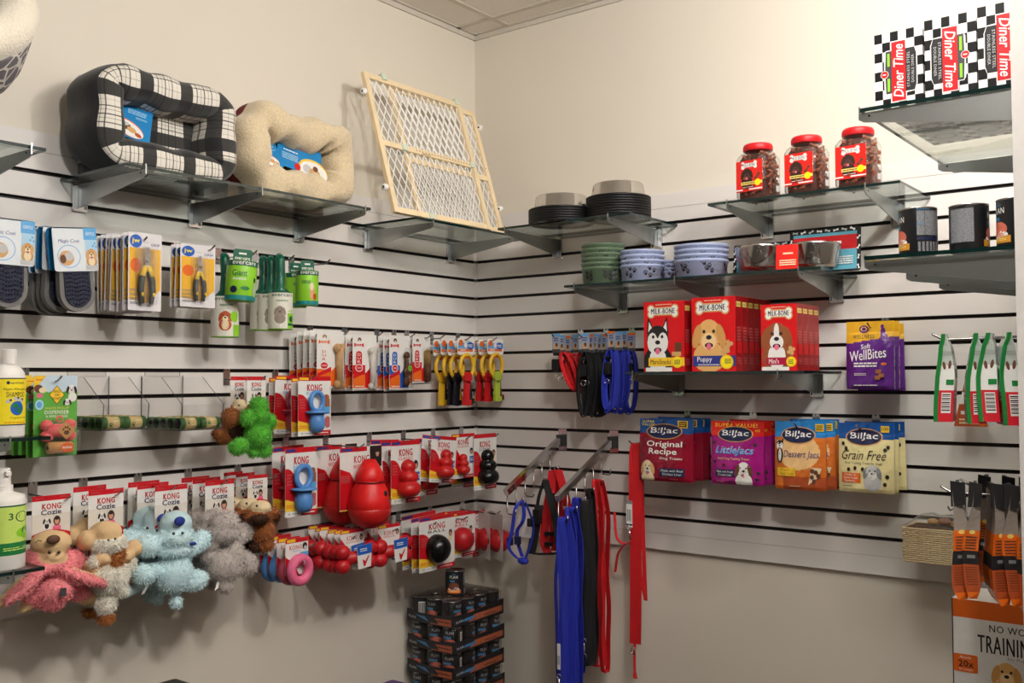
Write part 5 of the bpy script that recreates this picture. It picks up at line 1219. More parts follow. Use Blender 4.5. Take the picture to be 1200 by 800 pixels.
# ================================================================== red and white toy cards
def toy_card(b, W, H, sub, subm='grey', tab='navyblue', photo=True, top=.075):
    b.prism(rrect(-W/2, W/2, -H, 0, .003), -.0008, 0, 'cardwhite'); b.frame = plane_frame(-.0009)
    b.rect(-W*.5, W*.5, -H*top, 0, 'kongred'); b.rect(-W*.46, -W*.18, -H*top*.8, -H*top*.25, tab)
    b.text('KONG', 0, -H*.19, W*.46, H*.115, 'ink', .05); b.text('KONG', 0, -H*.19, W*.45, H*.105, 'kongred', .07)
    b.text(sub, 0, -H*.285, W*.5, H*.05, subm, .02)
    P = [(-W*.5, -H*.3)]+[(-W*.5+W*(.06+.40*math.sin(t)), -H*(.3+.62*(1-math.cos(t)))) for t in np.linspace(.0, 1.25, 8)]+[(-W*.02, -H*.9), (-W*.5, -H*.9)]
    b.poly(P[::-1], 'kongred'); b.poly([(-W*.5, -H*.92), (W*.0, -H*.92), (-W*.06, -H*.86), (-W*.2, -H*.79), (-W*.5, -H*.74)][::1], 'yellow'); lines(b, -W*.33, -H*.85, W*.26, H*.06, 2, 'orange')
    for i in range(4): b.rect(-W*.45, -W*(.28+.03*(i % 2)), -H*(.40+.045*i), -H*(.385+.045*i), 'pinkish')
    b.rect(-W*.5, -W*.02, -H, -H*.92, 'cardwhite'); b.text('M', -W*.38, -H*.96, W*.05, H*.035, 'ink'); lines(b, -W*.2, -H*.96, W*.2, H*.02, 1, 'grey')
    b.rect(-W*.0, W*.5, -H, -H*.92, 'kongred'); lines(b, W*.25, -H*.96, W*.36, H*.03, 1, 'white')
    if photo == 1: person(b, W*.34, -H*.4, H*.13, 'ink', 'cardwhite'); b.rect(W*.27, W*.5, -H*.66, -H*.52, 'blue'); lines(b, W*.38, -H*.59, W*.18, H*.08, 2, 'white')
    if photo == 2: b.ell(W*.36, -H*.36, W*.09, H*.055, 'tan2', 12); b.ell(W*.4, -H*.46, W*.1, H*.09, 'tan2', 14); b.rect(W*.24, W*.5, -H*.64, -H*.52, 'skyblue'); b.ell(W*.4, -H*.78, W*.1, H*.1, 'pinkish', 12)
    if photo == 3: person(b, W*.38, -H*.36, H*.12, 'brown', 'cream')
    b.rect(W*.47, W*.5, -H*.9, -H*top, 'cardwhite')
def snowman(b, x, z, s, m, y=-.012, seg=24):
    """three stacked lobes, s = height, z = bottom"""
    pr = [(0, 0), (.16, .005), (.27, .05), (.335, .14), (.35, .22), (.32, .32), (.245, .395), (.225, .41), (.25, .45), (.28, .52), (.265, .60), (.205, .67), (.175, .69), (.19, .73), (.205, .80), (.185, .89), (.12, .965), (.05, .995), (0, 1)]
    b.lathe([(r*s, q*s) for r, q in pr], m, seg, (x, y, z))
def pacifier(b, x, z, s, m, y=-.016):
    b.torus((x, y, z+s*.74), s*.19, s*.055, m, 24, 10, None, 1.15)
    b.lathe([(0, s*.46), (s*.25, s*.465), (s*.285, s*.485), (s*.25, s*.51), (s*.1, s*.53), (0, s*.54)], m, 24, (x, y, z))
    b.lathe([(0, s*.47), (s*.17, s*.46), (s*.165, s*.36), (s*.175, s*.34), (s*.195, s*.25), (s*.18, s*.12), (s*.11, s*.03), (0, 0)], m, 22, (x, y, z))
M('rubberblue', (84, 140, 206), .4); M('rubberpink', (214, 104, 132), .4); M('rubberrose', (180, 70, 92), .4); M('kongball', (184, 24, 32), .4); M('shinyblack', (16, 16, 17), .25)
def toy(kind, W, H, sub, sm, tab, photo, m, name, **k):
    t = thing(name, 'x', 'dog toy'); b = MB()
    toy_card(b, W, H, sub, sm, tab, photo); b.build('card', t); b = MB()
    if kind == 'kong': snowman(b, (k.get('x', .07)-.09)*W, -H*.90, H*k.get('s', .62), m, -.014)
    elif kind == 'binky': pacifier(b, -W*.02, -H*.955, H*.72, m)
    elif kind == 'ball': b.ball((-W*.06, -.012, -H*.60), W*k.get('s', .29), m, 24, 16)
    b.build('rubber_toy', t)
    b = MB(); b.tube([(-W*.1, -.002, -H*.66), (W*.1, -.034 if kind != 'binky' else -.03, -H*.66), (W*.26, -.002, -H*.66)], .0012, 'lightgrey', 5); b.build('tie', t)
    return t
# pacifiers, upper hook
def row(kind, box, ds, ms, txts, sub, sm, tab, photo, name, group, **k):
    u, zt, w, h = fit('L', ds[0], *box); cache = {}
    for i, d in enumerate(ds):
        m = ms[i % len(ms)]
        if m not in cache: cache[m] = toy(kind, w, h, sub, sm, tab, photo, m, name, **k); o = cache[m]
        else: o = dup(cache[m])
        o['label'] = txts[i]; o['group'] = group
        put(o, 'L', u+(random.uniform(-.004, .004) if i else 0), d, zt+(random.uniform(-.004, .004) if i else 0), (random.uniform(-.06, .06) if i else 0), 0, k.get('roll', 0)+(random.uniform(-.04, .04) if i else 0))
    return u
row('binky', (349, 387, 441, 510), [.175, .141, .062, .027], ['rubberblue', 'rubberblue', 'rubberrose', 'rubberpink'], ['blue rubber pacifier toy on the upper pacifier hook, the front one', 'blue rubber pacifier toy on the upper hook, behind the front one', 'rose rubber pacifier toy on the upper hook, third from the front', 'pink rubber pacifier toy on the upper hook, innermost'], 'BINKIE', 'skyblue', 'yellow', 2, 'pacifier_toy', 'pacifier toys on red and white cards')
hook('L', uz('L', 322, 437, 0)[0], 6, 'wire hook holding the upper pacifier toys')
row('binky', (334, 371, 524, 604), [.155, .09], ['rubberblue', 'rubberrose'], ['blue rubber pacifier toy on the lower pacifier hook', 'rose rubber pacifier toy on the lower hook, behind the blue one'], 'BINKIE', 'skyblue', 'navyblue', 2, 'pacifier_toy', 'pacifier toys on red and white cards')
hook('L', uz('L', 334, 521, 0)[0], 9, 'wire hook holding the lower pacifier toys')
# big wobbling feeders
def wobbler(W, H, T):
    t = thing('wobbling_feeder', 'x', 'dog toy', 'big red wobbling feeders'); b = MB()
    b.prism([(-W*.5, -H), (W*.5, -H), (W*.44, -H*.0), (-W*.5, 0)], -.0008, 0, 'cardwhite'); b.frame = plane_frame(-.0009)
    b.rect(-W*.5, W*.10, -H*.075, 0, 'kongred'); b.rect(-W*.46, -W*.22, -H*.06, -H*.02, 'navyblue'); b.text('KONG', -W*.02, -H*.20, W*.34, H*.12, 'ink', .05); b.text('KONG', -W*.02, -H*.20, W*.33, H*.11, 'kongred', .02); b.text('WOBBLER', -W*.02, -H*.315, W*.38, H*.07, 'kongred', .04)
    b.poly([(-W*.5, -H*.98), (-W*.1, -H*.98), (-W*.14, -H*.6), (-W*.28, -H*.4), (-W*.5, -H*.33)], 'kongred'); b.rect(-W*.5, W*.5, -H, -H*.985, 'yellow'); lines(b, -W*.38, -H*.5, W*.2, H*.12, 4, 'pinkish'); lines(b, W*.34, -H*.52, W*.16, H*.08, 3, 'grey')
    b.rect(W*.16, W*.43, -H*.34, -H*.0, 'chocolate'); person(b, W*.33, -H*.12, H*.14, 'ink', 'ink'); b.ell(W*.22, -H*.27, W*.05, H*.05, 'red', 12); b.build('card', t)
    y = -T*.30; s = T*.87; b = MB(); b.lathe([(0, -s*1.40), (s*.2, -s*1.39), (s*.40, -s*1.27), (s*.49, -s*1.08), (s*.5, -s*.95), (s*.485, -s*.935)], 'rubberred', 36, (-W*.07, y, 0)); b.build('base', t)
    b = MB(); b.lathe([(s*.485, -s*.935), (s*.50, -s*.92), (s*.45, -s*.72), (s*.40, -s*.50), (s*.345, -s*.40), (s*.315, -s*.345), (s*.335, -s*.29), (s*.325, -s*.18), (s*.265, -s*.05), (s*.14, .025), (0, s*.05)], 'feederred', 36, (-W*.07, y, 0))
    b.lathe([(s*.36, -s*.35), (s*.372, -s*.335), (s*.35, -s*.318)], 'darkred', 36, (-W*.07, y, 0)); b.build('upper_shell', t)
    b = MB(); c = Vector((-W*.07+s*.10, y-s*.405, -s*.60)); b.ball(c, (s*.06, s*.035, s*.075), 'ink', 14, 10); b.build('treat_hole', t); return t
M('feederred', (222, 30, 30), .4)
u, zt, w, h = fit('L', .155, 398, 450, 523, 596); T_ = fit('L', .165, 408, 449, 560, 600)[2]
p = wobbler(w, h, T_*1.02)
for c in p.children:
    if not c.name.startswith('card'): c.location = (0, 0, -h*.31)
p['label'] = 'big red wobbling treat feeder on a white card, the front one'; put(p, 'L', u, .155, zt); o = dup(p); o['label'] = 'big red wobbling treat feeder, behind the front one'; put(o, 'L', u-.004, .035, zt+.002)
hook('L', uz('L', 381, 515, 0)[0], 9, 'wire hook holding the big red wobbling feeders')
# classic rubber toys along the same groove
RED = 'red rubber chew toy of three lobes '
row('kong', (458, 492, 516, 589), [.18, .13, .08], ['rubberred'], [RED+'beside the wobbling feeders, '+nth(i) for i in range(3)], 'CLASSIC', 'red', 'navyblue', 1, 'rubber_chew_toy', 'red lobed chew toys', s=.60, x=.08)
hook('L', uz('L', 432, 510, 0)[0], 9, 'wire hook holding the large cards with red lobed toys')
row('kong', (506, 535, 511, 565), [.18, .13], ['rubberred'], [RED+'on a tilted card, the front one', RED+'behind the one on the tilted card'], 'CLASSIC', 'red', 'blue', 1, 'rubber_chew_toy', 'red lobed chew toys', s=.62, x=.1, roll=.1)
row('kong', (486, 512, 513, 580), [.095], ['rubberred'], [RED+'on a longer card, innermost behind the tilted card'], 'CLASSIC', 'red', 'navyblue', 1, 'rubber_chew_toy', 'red lobed chew toys', s=.55)
hook('L', uz('L', 472, 507, 0)[0], 9, 'wire hook holding the tilted card with a red lobed toy')
row('kong', (529, 556, 508, 560), [.17], ['rubberred'], [RED+'small, beside the black one'], 'CLASSIC', 'red', 'yellow', 1, 'rubber_chew_toy', 'red lobed chew toys', s=.46, x=-.02)
row('kong', (529, 556, 509, 571), [.11], ['shinyblack'], ['black lobed chew toy half hidden behind a small red one'], 'EXTREME', 'ink', 'grey', 3, 'rubber_chew_toy', 'black lobed chew toys', s=.6)
hook('L', uz('L', 507, 504, 0)[0], 9, 'wire hook holding the small red lobed toy')
row('kong', (555, 581, 508, 573), [.18], ['shinyblack'], ['black rubber chew toy of three lobes nearest the corner'], 'EXTREME', 'ink', 'kongred', 3, 'rubber_chew_toy', 'black lobed chew toys', s=.62, x=.08)
hook('L', uz('L', 540, 501, 0)[0], 9, 'wire hook holding the black lobed toy nearest the corner')
# lowest row: rings, bones, balls
def ring_toy(W, H, m):
    t = thing('ring_toy', 'x', 'dog toy'); b = MB(); b.prism(rrect(-W*.46, W*.46, -H*.8, 0, .003), -.0008, 0, 'cardwhite'); b.frame = plane_frame(-.0009)
    b.rect(-W*.46, W*.46, -H*.1, 0, 'kongred'); b.rect(-W*.4, -W*.06, -H*.085, -H*.02, 'yellow'); b.text('KONG', -W*.05, -H*.2, W*.5, H*.09, 'kongred', .03); b.text('RING', -W*.02, -H*.28, W*.3, H*.03, 'skyblue', .02); b.ell(W*.32, -H*.2, W*.1, H*.08, 'ink', 12); b.ell(W*.34, -H*.24, W*.07, H*.05, 'lightgrey', 10)
    b.poly([(-W*.46, -H*.8), (W*.1, -H*.8), (-W*.1, -H*.6), (-W*.3, -H*.46), (-W*.46, -H*.38)], 'kongred'); b.rect(W*.12, W*.46, -H*.46, -H*.32, 'skyblue'); b.build('card', t)
    b = MB(); b.torus((0, -.016, -H*.68), W*.355, W*.155, m, 36, 12); b.build('rubber_ring', t); b = MB(); b.tube([(0, -.002, -H*.44), (0, -.036, -H*.47), (0, -.04, -H*.56)], .0012, 'lightgrey', 5); b.build('tie', t); return t
u, zt, w, h = fit('L', .175, 333, 362, 630, 684); c_ = {}
for i, (d, m, s) in enumerate(((.175, 'pinkring', 'pink rubber ring toy, the front one'), (.135, 'rubberrose', 'rose rubber ring toy, behind the front one'), (.09, 'rubberblue', 'blue rubber ring toy, third from the front'), (.05, 'rubberblue', 'blue rubber ring toy, innermost on its hook'))):
    if i == 0: M('pinkring', (236, 110, 150), .4)
    o = c_[m] if m in c_ else None
    if o is None: o = ring_toy(w, h, m); c_[m] = o
    else: o = dup(o)
    o['label'] = s; o['group'] = 'rubber ring toys'; put(o, 'L', u, d, zt-.002*(i % 2), 0, 0, random.uniform(-.04, .04) if i else 0)
hook('L', uz('L', 322, 625, 0)[0], 13, 'wire hook holding the rubber ring toys')
def bone_toy(W, H):
    t = thing('rubber_bone', 'x', 'dog toy'); b = MB(); cw = W*.62
    b.prism(rrect(-cw/2, cw/2, -H, 0, .003), -.0008, 0, 'cardwhite'); b.frame = plane_frame(-.0009); b.rect(-cw/2, cw/2, -H*.1, 0, 'kongred'); b.rect(-cw*.46, -cw*.14, -H*.085, -H*.02, 'yellow'); b.text('KONG', -cw*.02, -H*.24, cw*.42, H*.13, 'kongred', .02); b.text('GOODIE BONE', cw*.0, -H*.35, cw*.52, H*.05, 'red', .02); b.ell(cw*.38, -H*.24, cw*.07, H*.09, 'ink', 12); b.ell(cw*.38, -H*.26, cw*.04, H*.05, 'skin', 10)
    b.poly([(-cw/2, -H), (-cw*.05, -H), (-cw*.2, -H*.5), (-cw*.5, -H*.2)], 'kongred'); b.poly([(-cw*.5, -H*.5), (-cw*.22, -H*.42), (-cw*.18, -H*.54), (-cw*.5, -H*.66)], 'yellow'); b.build('card', t)
    b = MB(); r_ = H*.205; zc = -H*.74; y = -r_*.8
    b.tube([(-W*.3, y, zc), (W*.3, y, zc)], r_*.85, 'kongball', 14)
    for q in (-1, 1):
        for z in (-1, 1): b.ball((q*W*.36, y, zc+z*r_*.9), (r_*1.08, r_, r_), 'kongball', 16, 12)
    b.build('bone', t)
    b = MB(); b.prism([(-cw*.18, zc+r_*1.6), (cw*.46, zc+r_*1.75), (cw*.42, zc-r_*1.35), (-cw*.12, zc-r_*1.5)], y-r_*.95, y-r_*.90, 'cardwhite'); b.frame = plane_frame(y-r_*.96); b.poly([(-cw*.18, zc+r_*1.6), (-cw*.15, zc+r_*.35), (cw*.45, zc+r_*.45), (cw*.46, zc+r_*1.75)], 'blue'); lines(b, cw*.1, zc+r_*1.0, cw*.3, r_*.5, 2, 'white'); b.poly([(cw*.05, zc-r_*.2), (cw*.1, zc-r_*1.1), (cw*.16, zc-r_*1.2), (cw*.34, zc+r_*.1), (cw*.3, zc+r_*.2), (cw*.17, zc-r_*.5)], 'red'); b.build('wrap_label', t); return t
u, zt, w, h = fit('L', .18, 386, 438, 620, 663); p = bone_toy(w*.86, h)
hang_row(p, 'L', u, zt, spread(.18, .02, 6), ['red rubber bone on the hook beside the ring toys, '+nth(i) for i in range(6)], 'red rubber bones', .004)
hook('L', uz('L', 370, 618, 0)[0], 13, 'wire hook holding the red rubber bones beside the ring toys')
u, zt, w, h = fit('L', .18, 430, 480, 614, 660)
hang_row(dup(p), 'L', u, zt, [.18, .13], ['red rubber bone beside the black ball, '+nth(i) for i in range(2)], 'red rubber bones', .003)
hook('L', uz('L', 418, 611, 0)[0], 13, 'wire hook holding the red rubber bones beside the black ball')
row('ball', (491, 532, 604, 667), [.18, .135, .085], ['shinyblack'], ['black rubber ball on a red and white card, '+nth(i)+' on its hook' for i in range(3)], 'BALL', 'ink', 'navyblue', 3, 'rubber_ball_card', 'black rubber balls', s=.27)
hook('L', uz('L', 466, 603, 0)[0], 13, 'wire hook holding the black rubber balls')
row('ball', (525, 556, 600, 652), [.14, .09], ['kongball'], ['red rubber ball half hidden behind the black ball card', 'red rubber ball, innermost behind the black ball card'], 'BALL', 'kongred', 'yellow', 1, 'rubber_ball_card', 'red rubber balls', s=.30)
hook('L', uz('L', 503, 596, 0)[0], 13, 'wire hook holding the partly hidden red balls')
u, zt, w, h = fit('L', .06, 551, 577, 597, 650)
p = toy('ball', w*1.1, h, 'BALL', 'kongred', 'navyblue', 1, 'kongball', 'rubber_ball_card', s=.30); p['group'] = 'red rubber balls'
p['label'] = 'red rubber ball on the hook nearest the corner, facing the room'; uu = uz('L', 541, 588, 0)[0]; put(p, 'L', uu-.005, .06, zt)
for d, s, y in ((.115, 'edge-on card nearer the wall', 1.0), (.175, 'edge-on card at the tip', 1.05)):
    o = dup(p); o['label'] = 'red rubber ball on the hook nearest the corner, '+s; put(o, 'L', uu, d, zt+.004, y)
hook('L', uu, 13, 'wire hook holding the red balls nearest the corner', .2)
# ================================================================== plush toys
def plush_mesh(name, blobs, parent, fur=7000, flen=.008, voxel=.0055):
    """one continuous skin grown round the given ellipsoids (centre, radii, roll, colour), with short pile"""
    b = MB()
    for c, r_, ro, m, _ in blobs: b.ball(c, r_, m, 20, 14, Matrix.Rotation(ro, 3, 'Y'))
    tmp = b.build('tmp'); md = tmp.modifiers.new('r', 'REMESH'); md.mode = 'VOXEL'; md.voxel_size = voxel
    sm = tmp.modifiers.new('s', 'SMOOTH'); sm.iterations = 3; sm.factor = .5
    dg = bpy.context.evaluated_depsgraph_get(); dg.update(); ev = tmp.evaluated_get(dg); me = ev.to_mesh()
    V = np.array([v.co[:] for v in me.vertices]); F = [tuple(p.vertices) for p in me.polygons]; N = np.array([v.normal[:] for v in me.vertices])
    bpy.data.objects.remove(tmp)
    C = np.array([V[list(f)].mean(0) for f in F]); best = np.full(len(F), 1e9); idx = np.zeros(len(F), int)
    for i, (c, r_, ro, m, pr) in enumerate(blobs):
        R = np.array(Matrix.Rotation(-ro, 3, 'Y')); q = ((C-np.array(c)) @ R.T)/np.array(r_); f = (np.linalg.norm(q, axis=1)-1)*min(r_)-pr
        k = f < best; best[k] = f[k]; idx[k] = i
    V = V+N*(rng.normal(0, .0006, (len(V), 1)))
    out = MB()
    for i, (_, _, _, m, _) in enumerate(blobs): out.mi(m)
    out.v = [tuple(p) for p in V]; out.f = list(F); out.fm = [out.mi(blobs[i][3]) for i in idx]; out.fs = [True]*len(F)
    furry = np.array([blobs[i][3] not in SMOOTH for i in idx]); cand = np.nonzero(furry)[0]
    if len(cand) and fur:
        pick = rng.choice(cand, fur)
        for f in pick:
            vs = list(F[f]); w = rng.dirichlet(np.ones(len(vs))); p = (V[vs]*w[:, None]).sum(0); n = N[vs].mean(0)
            t = np.cross(n, rng.normal(size=3)); t /= np.linalg.norm(t)+1e-9; d = n+.55*rng.normal(size=3)+np.array([0, 0, -.35]); d /= np.linalg.norm(d)
            L = flen*rng.uniform(.5, 1.3); q = len(out.v); wd = .0013
            out.v += [tuple(p-t*wd-n*.0008), tuple(p+t*wd-n*.0008), tuple(p+d*L)]; out.f.append((q, q+1, q+2)); out.fm.append(out.mi(blobs[idx[f]][3])); out.fs.append(False)
    return out.build(name, parent)
M('plushpink', (248, 146, 152), .95, var=.15, sheen=.3); M('plushbeige', (220, 186, 140), .8, var=.08, bump=.2, bscale=300); M('plushivory', (255, 247, 232), .95, var=.12, sheen=.3); M('plushginger', (176, 108, 48), .95, var=.2, sheen=.2)
M('plushblue', (212, 238, 243), .95, var=.12, sheen=.3); M('plushbluesmooth', (194, 222, 228), .85, var=.05, bump=.2, bscale=300); M('plushgrey', (198, 188, 182), .95, var=.16, sheen=.3); M('plushbrown', (158, 92, 42), .95, var=.25, sheen=.2); M('plushdark', (70, 44, 28), .95, var=.2); M('plushgreen', (84, 176, 44), .95, var=.2, sheen=.3); M('plushnose', (92, 62, 46), .7); M('feltblue', (34, 54, 140), .8); M('plushcreamsm', (226, 204, 164), .8, bump=.2, bscale=300)
SMOOTH = {'plushbeige', 'plushbluesmooth', 'plushcreamsm'}
def cozie_card(b, W, H):
    b.prism(rrect(-W/2, W/2, -H, 0, .004), -.0008, 0, 'cardwhite'); b.frame = plane_frame(-.0009)
    b.rect(-W*.5, W*.5, -H*.45, -H*.0, 'cardwhite'); b.rect(-W*.5, W*.5, -H*.9, -H*.27, 'offwhite'); b.rect(-W*.5, W*.5, -H*.075, 0, 'kongred'); lines(b, -W*.3, -H*.04, W*.24, H*.02, 1, 'pinkish'); lines(b, W*.32, -H*.03, W*.2, H*.02, 1, 'pinkish')
    b.text('KONG', 0, -H*.16, W*.5, H*.085, 'ink', .05); b.text('KONG', 0, -H*.16, W*.49, H*.078, 'kongred', .07); b.text('Cozie', -W*.01, -H*.245, W*.54, H*.075, 'navy', .05)
    dog(b, -W*.12, -H*.37, H*.1, 'cardwhite', 'offwhite', 'ink', 'ink', tongue=False); person(b, W*.14, -H*.38, H*.13, 'chocolate', 'pink', 'skin')
    b.poly([(-W*.5, -H)]+[(W*.5, -H)]+[(W*(.5-i/10), -H*(.56-.06*math.sin(PI*i/10)-.0)+0*i) for i in range(11)], 'kongred')
    for i in range(4): b.ell(-W*.3+W*.08*i, -H*.82, W*.02, H*.01, 'white', 6)
class PXL:
    """traces a hanging thing's front view: pixel -> local x, z on plane d"""
    def __init__(s, w, d, u, zt): s.w, s.d, s.u, s.zt = w, d, u, zt
    def __call__(s, x, y, yo=.05): a, z = uz(s.w, x, y, s.d+yo); return a-s.u, z-s.zt
    def blob(s, x, y, rx, ry, rd, yo, rot, m, pr=0.0):
        cx, cz = s(x, y, yo); ax = abs(s(x+rx, y, yo)[0]-cx); az = abs(s(x, y+ry, yo)[1]-cz)
        return ((cx, -yo, cz), (ax, rd, az), rad(rot), m, pr)
def cozie(w_, d, box, blobs, eyes=(), nose=None, name='plush_toy', extra=None, fur=7000, flen=.008, toyd=None):
    u, zt, w, h = fit(w_, d, *box); t = thing(name, 'x', 'plush toy', 'plush dog toys on red and white cards'); b = MB(); cozie_card(b, w, h); b.build('card', t)
    P = PXL(w_, d, u, zt); pm = plush_mesh('plush_body', [P.blob(*q) for q in blobs], t, fur, flen)
    for (x, y, r_, yo) in eyes:
        cx, cz = P(x, y, yo); e = MB(); e.ball((cx, -yo, cz), r_, 'shinyblack', 12, 8); e.ball((cx-r_*.3, -yo-r_*.8, cz+r_*.35), r_*.25, 'white', 6, 4); e.build('eye', pm)  # the small white ball is a highlight painted onto the eye
    if nose:
        x, y, rx, ry, yo, m = nose; cx, cz = P(x, y, yo); e = MB(); e.ball((cx, -yo, cz), (abs(P(x+rx, y, yo)[0]-cx), .009, abs(P(x, y+ry, yo)[1]-cz)), m, 16, 10); e.build('nose', pm)
    if extra: extra(P, t)
    return t, u, zt
PKM, BE = 'plushpink', 'plushbeige'
mk, u, zt = cozie('L', .165, (37, 82, 580, 660), [
    (60, 636, 22, 15, .048, .055, 0, BE), (59, 651, 15, 9, .045, .058, 0, BE, .003), (59, 661, 26, 12, .05, .05, 0, PKM), (40, 655, 10, 12, .035, .04, 20, PKM), (80, 655, 9, 12, .035, .04, -20, PKM),
    (90, 657, 11, 14, .018, .02, -15, PKM), (34, 651, 9, 6, .016, .02, 25, PKM), (62, 689, 22, 20, .05, .045, 0, PKM), (61, 706, 13, 9, .03, .05, 0, PKM),
    (31, 685, 31, 6.5, .022, .085, -37, PKM), (17, 692, 27, 8, .014, .06, -38, BE), (98, 677, 30, 6, .02, .09, 24, PKM), (100, 674, 27, 5, .016, .08, 24, BE), (40, 700, 15, 9, .03, .03, 30, PKM), (92, 694, 14, 9, .03, .03, 10, PKM), (106, 700, 12, 9, .024, .02, 20, BE), (34, 708, 14, 8, .022, .02, -30, BE)],
    [(58, 647, .0042, .106), (69, 647, .0042, .104)], (62.5, 632, 8, 5.5, .105, 'plushnose'))
def stitch(P, t):
    for pts in (((41, 636), (45, 633), (49, 634)), ((79, 636), (83, 639), (85, 644))): b = MB(); b.tube([(P(x, y, .09)[0], -.09, P(x, y, .09)[1]) for x, y in pts], .0011, 'ink', 5); b.build('mouth_stitch', t)
    x, z = P(74, 693, .1); b = MB(); b.box(x-.008, x+.006, -.104, -.1, z-.011, z+.009, 'darkgrey'); b.build('fabric_label', t)
stitch(PXL('L', .165, u, zt), mk)
mk['label'] = 'pink plush toy with a beige muzzle and long outspread arms'; put(mk, 'L', u, .165, zt)
hook('L', uz('L', 38, 568, 0)[0], 10, 'wire hook holding the pink plush toy')
IV, GI = 'plushivory', 'plushginger'
lm, u, zt = cozie('L', .165, (103, 144, 573, 655), [
    (124, 623, 16, 13, .045, .05, 0, BE), (126, 636, 18, 11, .045, .055, 0, IV), (101, 633, 9, 12, .03, .035, 10, BE), (157, 642, 9, 10, .026, .05, 0, BE), (120, 655, 8, 7, .022, .075, 20, BE), (113, 656, 8, 6, .02, .065, -20, IV), (148, 651, 8, 8, .022, .07, 0, BE),
    (134, 652, 8, 14, .03, .07, 15, GI), (125, 672, 22, 22, .05, .045, 0, IV), (118, 664, 20, 16, .04, .04, 0, BE), (146, 660, 10, 10, .03, .04, 0, IV), (123, 705, 10, 14, .026, .04, -20, IV), (124, 724, 8, 7, .018, .04, 0, GI), (154, 671, 9, 12, .03, .02, 0, BE), (100, 697, 12, 11, .03, .02, 30, BE), (138, 690, 10, 8, .03, .045, 40, IV)],
    [(127, 632.5, .003, .108), (135, 631, .003, .106)], None, fur=9000, flen=.011)
lm['label'] = 'ivory and ginger plush toy with beige ears, the front one'; put(lm, 'L', u, .165, zt); o = dup(lm); o['label'] = 'ivory and ginger plush toy behind the front one'; put(o, 'L', u+.008, .07, zt+.002, .08)
hook('L', uz('L', 97, 562, 0)[0], 10, 'wire hook holding the ivory and ginger plush toys')
BL, BS = 'plushblue', 'plushbluesmooth'
bl, u, zt = cozie('L', .165, (181, 219, 568, 650), [
    (206, 613, 16, 15, .045, .055, 0, BS), (205, 629, 19, 13, .05, .06, 0, BL), (205, 643, 20, 10, .045, .055, 0, BL), (173, 639, 13, 13, .035, .05, 0, BL), (233, 635, 14, 10, .03, .06, -35, BL), (224, 642, 10, 9, .026, .06, -30, BL), (203, 671, 19, 24, .050, .045, 0, BL), (168, 673, 11, 12, .035, .055, 0, BL), (180, 668, 8, 9, .03, .04, 0, BL), (228, 680, 14, 11, .034, .055, -15, BL), (206, 705, 6, 9, .018, .045, -10, BL), (156, 690, 22, 7, .02, .015, -14, BS)],
    [(203.5, 625, .0042, .118), (214, 624.5, .0036, .112)], (210.5, 610.5, 6.2, 5.5, .102, 'feltblue'), fur=9000)
def feet(P, t):
    b = MB(); x, z = P(226, 637, .1); b.ball((x, -.1, z), (.011, .008, .005), 'feltblue', 10, 8); b.build('foot_patch', t)
    b = MB(); x, z = P(174, 690); b.strap([(x+.012, -.03, z+.01), (x-.008, -.035, z-.014)], (1, 0, .3), .012, .0008, 'white'); b.build('fabric_label', t)
feet(PXL('L', .165, u, zt), bl)
bl['label'] = 'pale blue plush toy with a dark blue nose, the front one'; put(bl, 'L', u, .165, zt)
for d, dz, s in ((.075, .0, 'behind the front one'), (.028, .002, 'innermost on its hook')): o = dup(bl); o['label'] = 'pale blue plush toy with a dark blue nose, '+s; put(o, 'L', u, d, zt+dz, .05)
hook('L', uz('L', 161, 557, 0)[0], 10, 'wire hook holding the pale blue plush toys')
GR = 'plushgrey'
gr, u, zt = cozie('L', .165, (240, 274, 562, 640), [
    (263, 612, 13, 14, .045, .06, 0, GR), (262, 624, 16, 12, .045, .06, 0, GR), (248, 634, 7, 14, .03, .045, 12, GR), (288, 622, 9, 11, .022, .04, 0, GR), (278, 630, 8, 9, .03, .045, 0, GR), (263, 660, 19, 22, .052, .045, 0, GR), (276, 650, 9, 18, .024, .075, -12, GR), (264, 687, 8, 8, .018, .06, 25, GR), (289, 660, 11, 15, .03, .03, 0, GR), (247, 650, 9, 9, .03, .04, 0, GR), (240, 676, 9, 9, .02, .01, 0, GR)],
    [], None, fur=9000, flen=.009)
b = MB(); x, z = PXL('L', .165, u, zt)(251, 686); b.strap([(x+.008, -.06, z+.014), (x-.004, -.066, z-.008)], (1, 0, .35), .012, .0008, 'white'); b.build('fabric_label', gr)
gr['label'] = 'grey plush toy with hanging ears, the front one'; put(gr, 'L', u, .165, zt)
for d, s in ((.10, 'behind the front one'), (.045, 'innermost on its hook')): o = dup(gr); o['label'] = 'grey plush toy with hanging ears, '+s; put(o, 'L', u, d, zt+.002, .06)
hook('L', uz('L', 220, 553, 0)[0], 10, 'wire hook holding the grey plush toys')
BR = 'plushbrown'
br, u, zt = cozie('L', .17, (290, 313, 556, 612), [
    (305, 594, 10, 8, .036, .06, 0, 'plushcreamsm'), (304, 603, 15, 9, .04, .05, 0, BR), (303, 607, 9, 6, .03, .07, 0, 'plushdark'), (320, 607, 6, 12, .016, .04, 32, 'plushdark'), (307, 622, 11, 16, .04, .045, 0, BR), (310, 638, 8, 8, .03, .05, 0, BR), (300, 640, 6, 7, .02, .04, 0, 'plushdark'), (318, 600, 6, 6, .03, .04, 0, BR)],
    [(301, 592.5, .0036, .098)], None, fur=5000)
br['label'] = 'brown plush toy with dark ears on the lower hook, the front one'; put(br, 'L', u, .17, zt)
